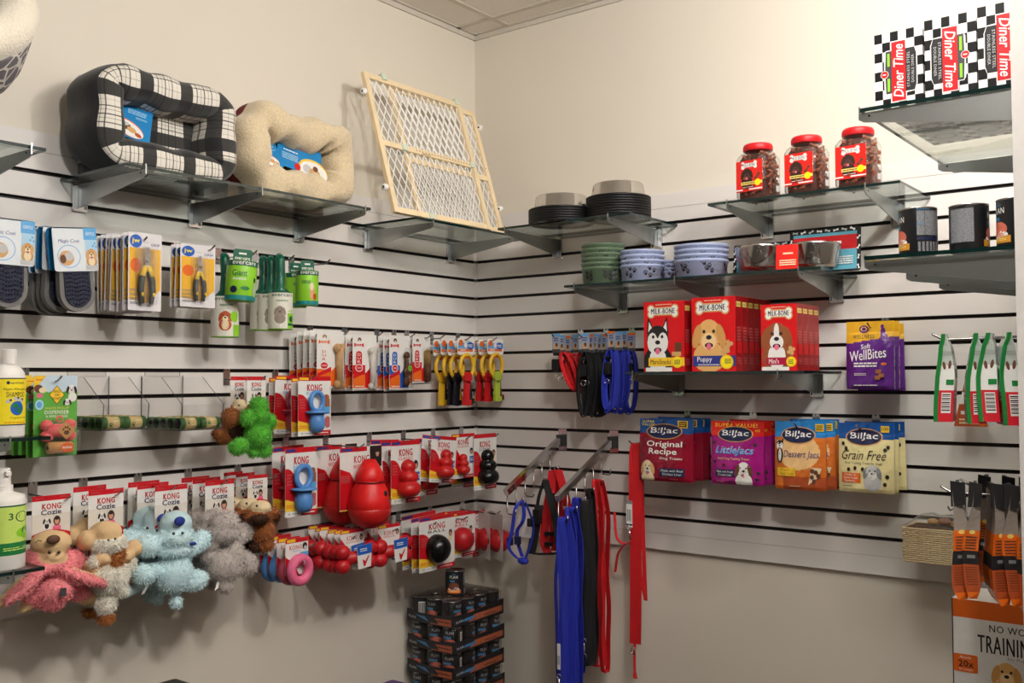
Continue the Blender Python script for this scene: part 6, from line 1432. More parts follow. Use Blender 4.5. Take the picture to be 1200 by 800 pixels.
for d, s in ((.11, 'behind the front one'), (.05, 'innermost on its hook')): o = dup(br); o['label'] = 'brown plush toy with dark ears on the lower hook, '+s; put(o, 'L', u, d, zt+.002, .06)
hook('L', uz('L', 278, 548, 0)[0], 10, 'wire hook holding the brown plush toys')
GN = 'plushgreen'
gn, u, zt = cozie('L', .175, (289, 311, 441, 500), [
    (303, 474, 8, 9, .03, .06, 0, GN), (303, 486, 9, 12, .035, .06, 0, GN), (290, 490, 6, 10, .026, .06, 8, GN), (314, 494, 6, 10, .03, .06, 0, GN), (302, 510, 12, 16, .04, .055, 0, GN), (280, 523, 10, 9, .03, .065, -20, GN), (310, 527, 6, 9, .024, .06, 0, GN), (297, 530, 6, 6, .02, .05, 0, GN)], [], None, fur=7000)
gn['label'] = 'bright green plush toy in front of a brown one'; put(gn, 'L', u, .175, zt)
bn, u, zt = cozie('L', .10, (270, 290, 441, 500), [
    (281, 475, 6, 8, .03, .045, 10, 'plushcreamsm'), (270, 490, 8, 12, .03, .04, 15, BR), (276, 505, 9, 10, .035, .04, 0, 'plushdark'), (257, 508, 7, 7, .02, .03, 0, BR), (263, 513, 8, 6, .02, .03, 0, 'plushbrown')], [(280, 474.5, .0035, .078)], None, fur=4000)
bn['label'] = 'brown plush toy with a cream face behind the bright green one'; put(bn, 'L', u, .10, zt)
hook('L', uz('L', 265, 438, 0)[0], 6, 'wire hook holding the green and the brown plush toys')
# ================================================================== bottles
M('bottlewhite', (236, 232, 226), .35); M('labelyellow', (244, 222, 40), .35); M('labellime', (200, 226, 110), .35)
def shampoo(H, R_):
    t = thing('shampoo_bottle', 'x', 'bottle'); b = MB(); h = H*.84
    b.lathe([(0, 0), (R_*.95, 0), (R_, .004), (R_, h*.80), (R_*.93, h*.87), (R_*.70, h*.95), (R_*.42, h*.99), (R_*.40, h)], 'bottlewhite', 32, sy=.72); bt = b.build('bottle', t)
    b = MB(); b.lathe([(R_*.43, h*.985), (R_*.43, H-.002), (R_*.40, H), (0, H)], 'bottlewhite', 24, smooth=False); b.build('cap', t)
    b = MB(); sc = lambda u, v, w: np.stack([(R_+w)*np.sin(u/R_), -.72*(R_+w)*np.cos(u/R_), v], -1); b.frame = sc; b.w = .0004
    b.rect(-R_*1.5, R_*1.5, h*.16, h*.80, 'navy', 20); b.rect(-R_*1.5, R_*1.5, h*.175, h*.785, 'labelyellow', 20)
    b.ell(-R_*.4, h*.735, R_*.1, R_*.1, 'navy', 12); b.text('earthbath', R_*.2, h*.735, R_*.95, h*.035, 'navy', .02); b.text('Hypo-Allergenic', R_*.1, h*.645, R_*1.5, h*.045, 'ink', .02); b.text('SHAMPOO', R_*.1, h*.575, R_*1.2, h*.075, 'ink', .03)
    b.ell(R_*.15, h*.39, R_*.42, R_*.42, 'blue', 22); b.ell(R_*.05, h*.42, R_*.2, R_*.14, 'green', 12); b.ell(R_*.28, h*.36, R_*.14, R_*.18, 'green', 12)
    for x, z, q in ((-.35, .49, .5), (.1, .52, 0), (.4, .5, -.4)): b.ell(R_*x, h*z, R_*.2, R_*.12, 'lightgrey', 12, q); b.ell(R_*(x+.1), h*(z+.01), R_*.08, R_*.07, 'brown', 10)
    b.text('Fragrance Free', R_*.3, h*.26, R_*1.1, h*.03, 'ink'); lines(b, R_*.1, h*.2, R_*1.4, h*.02, 1, 'orange'); b.build('label', bt); return t
u, zt, w, h = fit('L', .26, -7, 26.5, 409, 512)
p = shampoo(zt-ZG10-.0005, .040); p['label'] = 'white shampoo bottle with a yellow label beside the green bag cards'; p['group'] = 'yellow shampoo bottles'; put(p, 'L', uz('L', 9, 460, .26)[0]-.004, .27, ZG10, .1)
o = dup(p); o['label'] = 'white shampoo bottle at the picture edge, beside the yellow-labelled one'; put(o, 'L', p.location.y-.085, .265, ZG10, 0)
def spray(H, R_):
    t = thing('spray_bottle', 'white spray bottle with a lime and green label on the lower shelf', 'bottle'); b = MB(); h = H*.76
    b.lathe([(0, 0), (R_*.95, 0), (R_, .004), (R_, h*.88), (R_*.93, h*.96), (R_*.5, h), (R_*.45, h*1.02)], 'bottlewhite', 32); bt = b.build('bottle', t)
    b = MB(); b.lathe([(R_*.46, h), (R_*.46, h*1.09), (R_*.36, h*1.1), (R_*.34, H), (0, H)], 'bottlewhite', 20, smooth=False); b.box(-R_*.12, R_*.12, -R_*.5, -R_*.3, H*.93, H*.97, 'bottlewhite'); b.build('spray_cap', t)
    b = MB(); b.frame = cyl_frame(R_+.0002); b.rect(-R_*1.6, R_*1.6, h*.2, h*.84, 'labellime', 24); b.rect(-R_*1.6, R_*1.6, h*.2, h*.36, 'green', 24); b.rect(-R_*1.6, R_*1.6, h*.825, h*.845, 'darkgreen', 24); lines(b, R_*.2, h*.28, R_*1.4, h*.05, 2, 'labellime'); b.ell(R_*.35, h*.69, R_*.35, h*.07, 'darkgreen', 16); b.ell(R_*.35, h*.69, R_*.3, h*.06, 'labellime', 16); b.text('3', -R_*.2, h*.7, R_*.2, h*.09, 'darkgreen', .02)
    b.ell(R_*.35, h*.48, R_*.3, h*.06, 'lime', 14); dog(b, R_*.55, h*.52, h*.1, 'lime', 'labellime', 'green', 'lime', tongue=False); b.build('label', bt); return t
u, zt, w, h = fit('L', .26, -22, 24, 548, 668)
p = spray(zt-ZG11-.0005, .052); put(p, 'L', u-.002, .265, ZG11, .15)
# ================================================================== dispensers of bags
M('cardgreen', (92, 168, 66), .4); M('sky', (196, 214, 226), .4); M('coral', (236, 96, 96), .35)
def bagcard(W, H):
    t = thing('bag_dispenser_card', 'x', 'dog supply', 'green cards with bone dispensers'); b = MB(); b.prism(rrect(-W/2, W/2, -H, 0, .003), -.0008, 0, 'cardgreen'); b.frame = plane_frame(-.0009)
    b.rect(-W*.5, W*.5, -H*.22, 0, 'sky')
    for i in range(9): b.ell(-W*.44+i*W*.11, -H*.23, W*.07, H*.035, 'cardgreen', 10)
    b.poly([(-W*.5, -H*.2), (-W*.38, -H*.1), (-W*.22, 0), (-W*.5, 0)][::-1], 'yellow'); lines(b, -W*.38, -H*.05, W*.16, H*.03, 1, 'orange'); b.ell(-W*.4, -H*.16, W*.1, H*.05, 'brown', 12); b.ell(-W*.3, -H*.18, W*.09, H*.035, 'cream', 12); b.rect(-W*.44, -W*.3, -H*.27, -H*.22, 'pink')
    b.poly([(W*.02, -H*.12), (W*.2, -H*.24), (W*.02, -H*.36), (-W*.16, -H*.24)][::1], 'ink'); b.poly([(W*.02, -H*.13), (W*.185, -H*.24), (W*.02, -H*.35), (-W*.145, -H*.24)], 'yellow')
    for i, s in enumerate(('BAGS', 'ON', 'BOARD')): b.text(s, W*.02, -H*(.195+.045*i), W*(.16, .1, .2)[i], H*.034, 'ink', .02)
    dog(b, W*.36, -H*.17, H*.12, 'cardwhite', 'offwhite', 'ink', 'cardwhite', body=False, tongue=False); b.ell(W*.38, -H*.27, W*.1, H*.06, 'cardwhite', 12); dog(b, W*.26, -H*.33, H*.09, 'cardwhite', 'offwhite', 'ink', 'cardwhite', body=False, tongue=False)
    b.ell(-W*.38, -H*.36, W*.1, H*.065, 'paleblue', 16); b.ell(-W*.38, -H*.36, W*.06, H*.04, 'skyblue', 12)
    b.text('WASTE PICKUP', W*.02, -H*.405, W*.55, H*.03, 'paleyellow', .01); b.text('DISPENSER', W*.02, -H*.455, W*.56, H*.045, 'white', .03); b.text('& REFILL BAGS', W*.02, -H*.505, W*.5, H*.032, 'white', .01)
    b.build('card', t)
    b = MB(); y = -.02; zc = -H*.68; r_ = W*.16
    b.tube([(-W*.30, y, zc), (W*.24, y, zc)], r_*.95, 'coral', 14)
    for q in (-W*.29, W*.24):
        for z in (-1, 1): b.ball((q, y, zc+z*r_*.75), (r_*.85, r_*.9, r_*.8), 'coral', 14, 10)
    b.torus((W*.0, y, zc+r_*1.6), r_*.4, r_*.12, 'coral', 14, 6); b.frame = plane_frame(y-r_*1.0); a = W*.2; b.prism([(W*.08-a, zc), (W*.08, zc-a), (W*.08+a, zc), (W*.08, zc+a)][::-1], y-r_*1.02, y-r_*.9, 'gold'); b.frame = plane_frame(y-r_*1.03)
    paw(b, W*.08, zc, W*.2, 'brown'); b.build('bone_dispenser', t)
    b = MB(); b.tube([(-W*.26, y, -H*.89), (W*.28, y, -H*.89)], W*.13, 'gold', 16); b.frame = plane_frame(y-W*.135); b.ell(W*.12, -H*.89, W*.16, W*.11, 'orange', 16); lines(b, W*.12, -H*.89, W*.24, H*.03, 2, 'white'); b.tube([(-W*.263, y, -H*.89), (-W*.25, y, -H*.89)], W*.05, 'ink', 10); b.build('bag_roll', t)
    b = MB(); b.prism(rrect(-W*.42, W*.40, -H*.98, -H*.54, .01), y-r_*1.25, y-r_*1.22, 'film'); b.build('blister', t); return t
u, zt, w, h = fit('L', .165, 39, 90, 440, 534)
hang_row(bagcard(w, h), 'L', u, zt, [.165, .125, .09, .05], ['green card with a coral bone-shaped bag dispenser, '+nth(i)+' on its hook' for i in range(4)], None, .003)
hook('L', uz('L', 28, 434, 0)[0], 6, 'wire hook holding the green bag dispenser cards')
# acrylic bins of bag rolls
def bin_(W, H, D, h1):
    t = thing('acrylic_bin', 'x', 'bin', 'clear acrylic bins hung on the slat wall'); e = .0022
    def pan(b, pts, n):
        """clear panel with dark polished edges"""
        A = [Vector(p) for p in pts]; Bk = [a+Vector(n)*e for a in A]; k = len(A)
        b.add(A, [tuple(range(k))], 'acrylic'); b.add(Bk, [tuple(range(k))[::-1]], 'acrylic')
        b.add(A+Bk, [(i, (i+1) % k, (i+1) % k+k, i+k) for i in range(k)], 'acryledge')
    b = MB(); pan(b, [(-W/2, -.001, -.002), (W/2, -.001, -.002), (W/2, -.001, -H), (-W/2, -.001, -H)], (0, -1, 0)); pan(b, [(-W*.42, -.001, .012), (W*.42, -.001, .012), (W*.42, -.001, -.002), (-W*.42, -.001, -.002)], (0, -1, 0)); b.build('back_panel', t)
    for q in (-1, 1):
        b = MB(); x = q*W/2; pan(b, [(x, -.003, -.006), (x, -D*.5, -.006), (x, -D, -h1), (x, -D*.97, -H), (x, -.003, -H)], (-q, 0, 0)); b.build('side_panel', t)
    b = MB(); pan(b, [(-W/2+e, -D, -h1), (W/2-e, -D, -h1), (W/2-e, -D*.97, -H), (-W/2+e, -D*.97, -H)], (0, .97, 0)); b.build('front_panel', t)
    b = MB(); pan(b, [(-W/2, -.003, -H), (W/2, -.003, -H), (W/2, -D*.97, -H), (-W/2, -D*.97, -H)], (0, 0, -1)); b.build('bottom_panel', t)
    return t
def bag_roll(L_, R_):
    b = MB(); b.tube([(-L_/2, 0, 0), (L_/2, 0, 0)], R_, 'rollgreen2', 18)
    for q in (-1, 1): b.tube([(q*L_*.497, 0, 0), (q*L_*.503, 0, 0)], R_*.85, 'rubberblack', 14)
    b.tube([(-L_*.25, 0, 0), (L_*.3, 0, 0)], R_*1.012, 'kraft', 18); b.frame = (lambda u, v, w: np.stack([u, -(R_*1.02+w)*np.cos(v/R_), (R_*1.02+w)*np.sin(v/R_)], -1)); b.w = .0003
    b.poly([(L_*.02, -R_*.5), (L_*.24, -R_*.5), (L_*.24, R_*.6), (L_*.02, R_*.6)], 'cardwhite'); paw(b, -L_*.12, 0, R_*.7, 'green'); return b.build('bag_roll')
M('rollgreen2', (62, 104, 52), .5); M('kraft', (204, 178, 122), .6)
zb0 = (1.372+.0345); proto = None
for bi, (px, s) in enumerate((((121, 175), 'beside the green bag cards'), ((213, 262), 'beside the brown plush toy'))):
    ul, zf = uz('L', px[0], 474.5, .205); ur, _ = uz('L', px[1], 474.5, .205); W = ur-ul; u = (ul+ur)/2
    zbk = slot(6)-.014; zb = uz('L', (px[0]+px[1])/2-5, 503, .2)[1]; Hh = zbk-zb
    o = bin_(W, Hh, .205, zbk-zf); o['label'] = 'clear acrylic bin of dog waste bag rolls, '+s; put(o, 'L', u, .001, zbk)
    R_ = .0168; Lr = W*.47
    for r_ in range(5):
        for c in (-1, 1):
            if proto is None: proto = q = bag_roll(Lr, R_)
            else: q = dup(proto)
            tag(q, 'waste bag roll in the bin %s, %s, %s half' % (s, ['front row', 'second row', 'third row', 'fourth row', 'back row'][r_], 'outer' if c < 0 else 'corner'), 'bag roll', 'rolls of waste bags in the acrylic bins')
            put(q, 'L', u+c*W*.245, .205-.024-.0355*r_, zb+R_+.0005, 0); q.rotation_euler.rotate_axis('X', random.uniform(-.5, .5))
# ================================================================== harnesses and collars
M('webred', (196, 18, 26), .7, var=.12, scale=300, bump=.3, bscale=700); M('webblue', (34, 48, 170), .7, var=.12, scale=300, bump=.3, bscale=700); M('webblack', (18, 18, 20), .75, var=.2, scale=300, bump=.3, bscale=700); M('tagpaper', (150, 160, 180), .4)
def loop_pts(cx, cz, rx, rz, y0, yb, n=26, skew=0):
    """hanging loop: x sways, y gives the loop its depth"""
    return [(cx+rx*math.sin(2*PI*i/n)+skew*(1-math.cos(2*PI*i/n))*.5, y0+yb*math.sin(2*PI*i/n+.6), cz-rz*(1-math.cos(2*PI*i/n))) for i in range(n+1)]
def harness(m, L_, wd, seed, tagw=.034, kind='collar', lean=0.0):
    r_ = random.Random(seed); t = thing('dog_harness', 'x', 'harness')
    b = MB(); b.prism(rrect(-tagw/2, tagw/2, -.068, 0, .004), -.001, 0, 'tagpaper'); b.frame = plane_frame(-.0011); lines(b, 0, -.02, tagw*.6, .016, 2, 'navyblue'); b.ell(0, -.045, tagw*.3, .012, 'tan', 12); b.ell(tagw*.05, -.04, tagw*.15, .008, 'brown', 10); b.rect(-tagw*.5, tagw*.5, -.068, -.056, 'darkgrey'); b.rect(-tagw*.5, tagw*.5, -.008, 0, 'skyblue' if seed % 3 else 'orange'); b.build('hang_tag', t)
    b = MB(); n = 2 if kind == 'collar' else 3
    for k in range(n):
        rx = r_.uniform(.010, .022); rz = (L_-.07)/2*r_.uniform(.86, 1.0); pts = loop_pts(lean*.5, -.066, rx, rz, -.004-.01*k, .016, skew=lean)
        b.strap(pts, [(math.cos(.9+k*.8)*.8, .8, 0)]*len(pts), wd*(1 if k == 0 else .8), .0022, m)
    b.build('strap', t)
    b = MB(); zb = -.066-.22*L_
    b.prism(rrect(-.014+lean*.2, .014+lean*.2, zb-.022, zb+.022, .005), -.032, -.012, 'rubberblack'); b.prism(rrect(-.011+lean*.2, .011+lean*.2, zb+.035, zb+.045, .003), -.026, -.01, 'rubberblack'); b.build('buckle', t)
    b = MB(); b.torus((lean*.5+.004, -.03, zb-.045), .010, .0017, 'chrome', 16, 6, None); b.build('ring', t); return t
def harness_row(box, ds, m, L_, wd, word, hpx, group, seed, kind='collar', lean=0.0):
    u, zt, w, h = fit('R', ds[0], *box); protos = [harness(m, L_, wd, seed+i, kind=kind, lean=lean) for i in range(len(ds))]
    for i, d in enumerate(ds): protos[i]['label'] = '%s webbing dog harness with a paper tag, %s on its hook' % (word, nth(i)); protos[i]['group'] = group; put(protos[i], 'R', u+random.uniform(-.003, .003), d, zt+random.uniform(-.003, .003), random.uniform(-.25, .25))
    hook('R', uz('R', *hpx, 0)[0], 4, 'wire hook holding the %s harnesses' % word)
harness_row((648, 657, 392, 412), [.18, .145, .105, .06], 'webred', .225, .013, 'red', (681, 386), 'red harnesses on the slat wall', 10, 'collar', .055)
harness_row((681, 690, 391, 412), [.165, .13, .10, .07, .04], 'webblack', .31, .018, 'black', (711, 385), 'black harnesses on the slat wall', 20, 'harness')
harness_row((711, 722, 388, 412), [.18, .13, .09, .05], 'webblue', .305, .019, 'blue', (741, 385), 'blue harnesses on the slat wall', 30, 'harness')
# ================================================================== two sloping arms with drop hooks
def arm(L_, drop, n):
    t = thing('display_arm', 'x', 'display arm', 'sloping chrome display arms')
    b = MB(); b.box(-.019, .019, -.004, 0, -.078, .004, 'chrome'); b.box(-.013, .013, -.03, -.004, -.062, -.018, 'darkgrey'); b.build('back_plate', t)
    A, B = Vector((0, -.02, -.035)), Vector((0, -L_, -.035-drop)); d = (B-A).normalized(); nrm = Vector((0, -d.z, d.y)).normalized()
    b = MB(); s = .0095; V = []
    for p in (A, B):
        for a, c in ((-1, -1), (1, -1), (1, 1), (-1, 1)): V.append(p+Vector((a*s, 0, 0))+nrm*(c*s*1.2))
    b.add(V, [(i, (i+1) % 4, (i+1) % 4+4, i+4) for i in range(4)]+[(3, 2, 1, 0), (4, 5, 6, 7)], 'chrome')
    for i in range(5):
        p = A.lerp(B, .15+.19*i)+nrm*(s*1.2); b.box(-.004, .004, -.003, .003, -.0008, .0012, 'ink', Matrix.Translation(p))
    b.build('square_tube', t); pts = []
    for i in range(n):
        p = A.lerp(B, .20+.78*i/(n-1)); q = p+Vector((0, 0, -.012)); b = MB(); l = .068
        b.tube([q, q+Vector((0, 0, -l*.9)), q+Vector((.003, 0, -l)), q+Vector((.034, 0, -l-.002)), q+Vector((.038, 0, -l+.002)), q+Vector((.039, 0, -l+.02))], .0026, 'wire', 8); b.build('drop_hook', t); pts.append(q+Vector((.018, 0, -l)))
    return t, pts
ARM = []
for (base, tip, s) in (((660, 508), (593, 577), 'holding the harnesses'), ((720, 510), (653, 584), 'holding the hanging leashes')):
    u, z = uz('R', *base, 0); zk = slot(9); p = onx(*tip, u); t, pts = arm(-p[1], zk-.035-p[2], 6); t['label'] = 'sloping chrome display arm '+s; put(t, 'R', u, 0, zk)
    ARM.append([(u+q.x, -q.y, zk+q.z) for q in pts])
def free_strap(name, label, cat, group, m, px, w, th=.0022, deps=None, wd=(1, .35, 0), extra=None):
    """webbing through pixels on given distances from the wall"""
    return None
def seg(P0, n):
    """smooth curve through points"""
    P = [Vector(p) for p in P0]; out = []
    for i in range(len(P)-1):
        a, b, c, d = P[max(i-1, 0)], P[i], P[i+1], P[min(i+2, len(P)-1)]
        for k in range(n):
            t = k/n; out.append(.5*((2*b)+(c-a)*t+(2*a-5*b+4*c-d)*t*t+(3*b-a-3*c+d)*t**3))
    return out+[P[-1]]
def W(x, y, d): u, z = uz('R', x, y, d); return Vector((u, -d, z))
# blue step-in harness on the outer hooks of the first arm
def from_world(o, org):
    o.location = org; return o
def hang(name, label, cat, group, org, build):
    t = thing(name, label, cat, group); t.location = org; build(t, Vector(org)); return t
h = ARM[0][4]; org = (h[0], -h[1], h[2])
def blue_h(t, O):
    d = h[1]; R = lambda x, y, k=0.0: W(x, y, d+k)-O
    b = MB(); b.strap(seg([R(612, 586), R(604, 596, .02), R(600, 622, .02), R(596, 640, .02), R(604, 652, .01), R(612, 657, 0)], 6), (1, .5, 0), .013, .0022, 'webblue')
    b.strap(seg([R(613, 586), R(614, 604), R(612, 612), R(606, 622, -.01), R(607, 636, -.01), R(612, 652, -.01)], 6), (1, .3, 0), .014, .0022, 'webblue'); b.strap(seg([R(615, 587), R(622, 604), R(625, 620), R(621, 640), R(615, 656)], 6), (1, -.4, 0), .013, .0022, 'webblue'); b.build('strap', t)
    b = MB(); c = R(613, 657); b.ball(c, (.024, .014, .013), 'webblue', 12, 8); b.build('chest_pad', t)
    for q in ((598, 634), (607, 633), (622, 612)):
        b = MB(); c = R(*q); b.box(c.x-.009, c.x+.009, c.y-.011, c.y+.007, c.z-.014, c.z+.014, 'rubberblack' if q[0] == 622 else 'navy'); b.build('buckle', t)
    b = MB(); c = R(613, 586); b.torus(c, .008, .0018, 'chrome', 16, 6); b.build('ring', t)
    b = MB(); c = R(616, 615, -.03); b.box(c.x-.03, c.x+.03, c.y-.0006, c.y+.0006, c.z-.045, c.z+.035, 'cardwhite'); b.build('hang_tag', t)
hang('dog_harness', 'blue step-in dog harness hanging open on the first display arm', 'harness', 'harnesses on the first display arm', org, blue_h)
h2_ = ARM[0][3]; org = (h2_[0], -h2_[1], h2_[2])
def black_h(t, O):
    d = h2_[1]; R = lambda x, y, k=0.0: W(x, y, d+k)-O
    b = MB(); b.strap(seg([R(639, 562), R(645, 585), R(651, 610), R(655, 640)], 6), (1, .4, 0), .026, .003, 'webblack'); b.strap(seg([R(638, 562), R(632, 580), R(629, 598)], 6), (1, .4, 0), .012, .0025, 'webblack')
    b.strap(seg([R(632, 592, .01), R(628, 615, .01), R(624, 640, .01), R(622, 648, .01)], 6), (1, .5, 0), .032, .012, 'webblack'); b.strap(seg([R(624, 648, .01), R(635, 649), R(655, 648)], 5), (0, .2, 1), .008, .003, 'webblack'); b.build('strap', t)
    b = MB(); c = R(630, 605, .018); b.box(c.x-.014, c.x+.014, c.y-.012, c.y+.01, c.z-.025, c.z+.025, 'rubberblack'); b.build('buckle', t)
hang('dog_harness', 'black dog harness with a wide strap on the first display arm', 'harness', 'harnesses on the first display arm', org, black_h)
h3_ = ARM[0][2]; org = (h3_[0], -h3_[1], h3_[2])
def red_h(t, O):
    d = h3_[1]; R = lambda x, y, k=0.0: W(x, y, d+k)-O
    b = MB()
    b.strap(seg([R(648, 551), R(645, 575), R(640, 605), R(638, 635), R(643, 650)], 6), (1, .3, 0), .034, .004, 'webred'); b.strap(seg([R(654, 550), R(661, 575), R(664, 592), R(660, 615), R(650, 645)], 6), (1, .2, 0), .032, .004, 'webred'); b.strap(seg([R(652, 551, -.015), R(652, 590, -.02), R(650, 640, -.02)], 6), (1, 0, 0), .05, .003, 'webred'); b.build('strap', t)
    for q in ((645, 625), (645, 637)):
        b = MB(); c = R(*q); b.box(c.x-.018, c.x+.014, c.y-.014, c.y+.006, c.z-.006, c.z+.006, 'rubberblack'); b.build('buckle', t)
    b = MB(); c = R(652, 583); b.box(c.x-.012, c.x+.012, c.y-.016, c.y+.006, c.z-.016, c.z+.016, 'rubberblack'); b.build('side_buckle', t)
    b = MB(); c = R(652, 549); b.torus(c, .009, .0018, 'chrome', 16, 6); b.build('ring', t)
    b = MB(); c = R(664, 593, .01); b.box(c.x-.018, c.x+.022, c.y-.0006, c.y+.0006, c.z-.02, c.z+.012, 'red'); b.frame = plane_frame(c.y-.0008); lines(b, c.x, c.z-.006, .03, .012, 2, 'white'); b.build('hang_tag', t)
hang('dog_harness', 'red dog harness with black buckles deep on the first display arm', 'harness', 'harnesses on the first display arm', org, red_h)
# ================================================================== leashes on the second arm
def leash(m, wd, L_, strands, seed, clasp=True, tagc=None, spreadx=.018):
    r_ = random.Random(seed); t = thing('dog_leash', 'x', 'leash'); b = MB()
    for k in range(strands):
        x0 = -spreadx*(strands-1)/2+spreadx*k; l = L_*(1-.05*r_.random()); ph = r_.uniform(0, 6); y1, y2 = -.008-.004*k, .012
        P = [(x0*.5, y1, .0)]+[(x0+.004*math.sin(ph+2.6*j), y1-.006*math.sin(j+ph), -l*j/6) for j in range(1, 7)]+[(x0+.006, (y1+y2)/2, -l-.008)]+[(x0+.006+.004*math.sin(ph+2.2*j), y2+.004*k, -l*(6-j)/6) for j in range(0, 6)]+[(x0*.5+.002, y2, .0)]
        P = [(x0*.5, 0, .004)]+P+[(x0*.5, y2*.5, .006)]
        b.strap(seg(P, 4), (1, .45*math.sin(ph), 0), wd, .0022, m)
    b.build('webbing', t)
    if clasp:
        b = MB(); x = spreadx*.2; z = -L_*.86
        b.torus((x, -.03, z+.012), .008, .002, 'chrome', 14, 6); b.tube([(x, -.03, z+.004), (x, -.03, z-.018), (x+.001, -.03, z-.034)], [.0042, .0045, .003], 'chrome', 8); b.torus((x, -.03, z-.044), .0095, .0022, 'chrome', 16, 6, None, 1.3); b.build('clasp', t)
    if tagc: b = MB(); x = spreadx*.4; b.prism(rrect(x-.007, x+.007, -L_*.80, -L_*.66, .002), -.036, -.035, tagc); b.frame = plane_frame(-.0362); barcode(b, x-.005, x+.005, -L_*.78, -L_*.72, 5); o = b.build('hang_tag', t); o.rotation_euler = (0, .0, 0)
    return t
A2 = ARM[1]
def hl(i, m, wd, L_, st, seed, label, tagc=None, dx=0.0, sp=.018, dz=0.0):
    p = A2[i]; t = leash(m, wd, L_, st, seed, True, tagc, sp); t['label'] = label; t['group'] = 'folded leashes on the second display arm'; put(t, 'R', p[0]+dx, p[1], p[2]+.003+dz, random.uniform(-.15, .15)); return t
hl(5, 'webblue', .022, .62, 3, 1, 'blue leash folded over the outermost hook of the second display arm', 'cardwhite', 0, .02)
hl(4, 'webblue', .023, .63, 3, 2, 'blue leash on the second hook of its display arm, behind the outermost', 'cardwhite', -.004, .02)
hl(3, 'webblue', .020, .60, 2, 3, 'blue leash on the third hook of its display arm, beside the black ones', None, -.018, .018)
hl(3, 'webblack', .022, .56, 2, 4, 'black leash sharing a hook with a blue one on the display arm', None, .022, .018, -.006)
hl(2, 'webblack', .021, .60, 2, 5, 'black leash on the fourth hook of its display arm, before the red one', None, 0, .017)
hl(1, 'webred', .024, .66, 3, 6, 'red leash hanging deepest on the second display arm', 'pinkish', 0, .022)
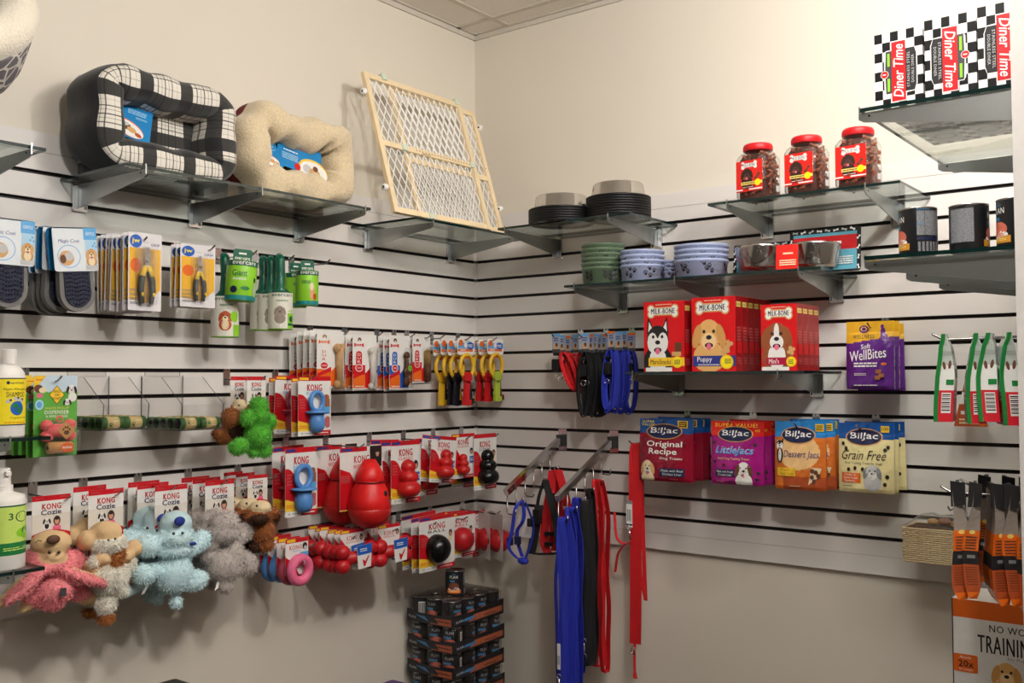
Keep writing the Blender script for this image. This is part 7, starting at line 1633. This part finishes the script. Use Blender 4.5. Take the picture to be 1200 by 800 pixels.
# single red leash on a plain hook beside the treat pouches
hk_u, hk_z = uz('R', 775, 512, 0); tipd = .2
p = onx(737, 517, uz('R', 768, 512, 0)[0]); u0 = uz('R', 768, 512, 0)[0]
hook('R', u0, 9, 'wire hook holding the long red leash beside the maroon pouches', max(.12, -p[1]))
dL = max(.12, -p[1])-.02; org = W(743, 521, dL)
def red_leash(t, O):
    R = lambda x, y, k=0.0: W(x, y, dL+k)-O
    b = MB(); b.strap(seg([R(746, 519, -.008), R(747, 560), R(745, 640), R(745, 700), R(744.5, 754)], 8), (1, .1, 0), .042, .005, 'webred'); b.strap(seg([R(741, 520, .004), R(739, 530, .01), R(738.5, 560, .012), R(738.5, 590, .012)], 6), (1, .2, 0), .009, .0025, 'webred')
    b.strap(seg([R(752, 530, -.02), R(752.5, 580, -.02), R(754.5, 650, -.015), R(756.5, 703, -.01)], 8), (1, .2, 0), .014, .0025, 'webred'); b.strap(seg([R(750, 650, -.008), R(751.5, 680, -.006), R(757, 703.5, -.01)], 6), (1, .2, 0), .011, .0025, 'webred')
    b.strap(seg([R(744, 752), R(743.5, 770), R(744, 790), R(745, 795)], 6), (1, .4, 0), [.009]*12+[.014]*7, .003, 'webred')
    b.strap(seg([R(739, 634, .012), R(733, 637, .012), R(726, 634, .01), R(722, 626, .0), R(720, 600, -.02)], 6), (.4, 1, .2), .010, .0025, 'webred'); b.strap(seg([R(739, 634, .014), R(730, 640, .014), R(724, 650, .01), R(721, 670, .0)], 6), (.4, 1, .2), .010, .0025, 'webred'); b.build('webbing', t)
    b = MB(); c = R(737.5, 602, .016); b.box(c.x-.012, c.x+.012, c.y-.001, c.y, c.z-.046, c.z+.046, 'cardwhite'); b.frame = plane_frame(c.y-.0012, c.x, c.z); b.rect(-.012, .012, .035, .046, 'grey'); b.rect(-.012, .012, -.04, -.034, 'navy'); barcode(b, -.009, .009, -.03, .02, 6); b.build('hang_tag', t)
    b = MB(); c = R(737.5, 618, .016); b.torus(c, .008, .002, 'chrome', 14, 6); e = R(739, 632, .014); b.tube([c+Vector((0, 0, -.008)), e], [.0035, .003], 'chrome', 8); b.build('clasp', t); b = MB(); c = R(742, 762, .004); b.torus(c, .008, .002, 'chrome', 14, 6, None, 1.3); b.build('end_ring', t)
hang('dog_leash', 'long red leash with a white barcode tag beside the maroon treat pouches', 'leash', None, org, red_leash)
# ================================================================== light and camera
def lamp(x, y, z, power, r, col=(1.0, .965, .925)):
    l = bpy.data.lights.new('lamp_or_fill', 'POINT'); l.shadow_soft_size = r; l.energy = power; l.color = col
    o = bpy.data.objects.new('lamp_or_fill', l); o.location = (x, y, z); COL.objects.link(o); return o
lamp(2.45, -2.35, 2.80, 68, .07)
lamp(2.40, -1.05, 2.80, 55, .07)
lamp(1.9, -1.4, 2.72, 22, .20)  # added soft fill, brightens the top of the right wall
lamp(3.3, -1.3, 2.78, 18, .16)
lamp(3.6, -4.4, 2.75, 26, .2)  # added ambient fill, stands in for the room's other lights
wd = bpy.data.worlds.new('room'); SC.world = wd; wd.use_nodes = True; wd.node_tree.nodes['Background'].inputs[0].default_value = (.02, .02, .02, 1)
cam = bpy.data.cameras.new('camera'); co = bpy.data.objects.new('camera', cam); COL.objects.link(co)
cam.sensor_width = 36; cam.lens = FPX/1200*36; cam.clip_start = .02
co.matrix_world = Matrix(((RT[0], UPV[0], -FW[0], CAM[0]), (RT[1], UPV[1], -FW[1], CAM[1]), (RT[2], UPV[2], -FW[2], CAM[2]), (0, 0, 0, 1)))
SC.camera = co
vs = SC.view_settings; vs.view_transform = 'Standard'; vs.look = 'None'; vs.gamma = 1; vs.use_curve_mapping = False; vs.exposure = -.1
SC.cycles.max_bounces = 12; SC.cycles.transparent_max_bounces = 24; SC.cycles.glossy_bounces = 5; SC.cycles.transmission_bounces = 8; SC.cycles.use_denoising = True

assert not _pending, _pending
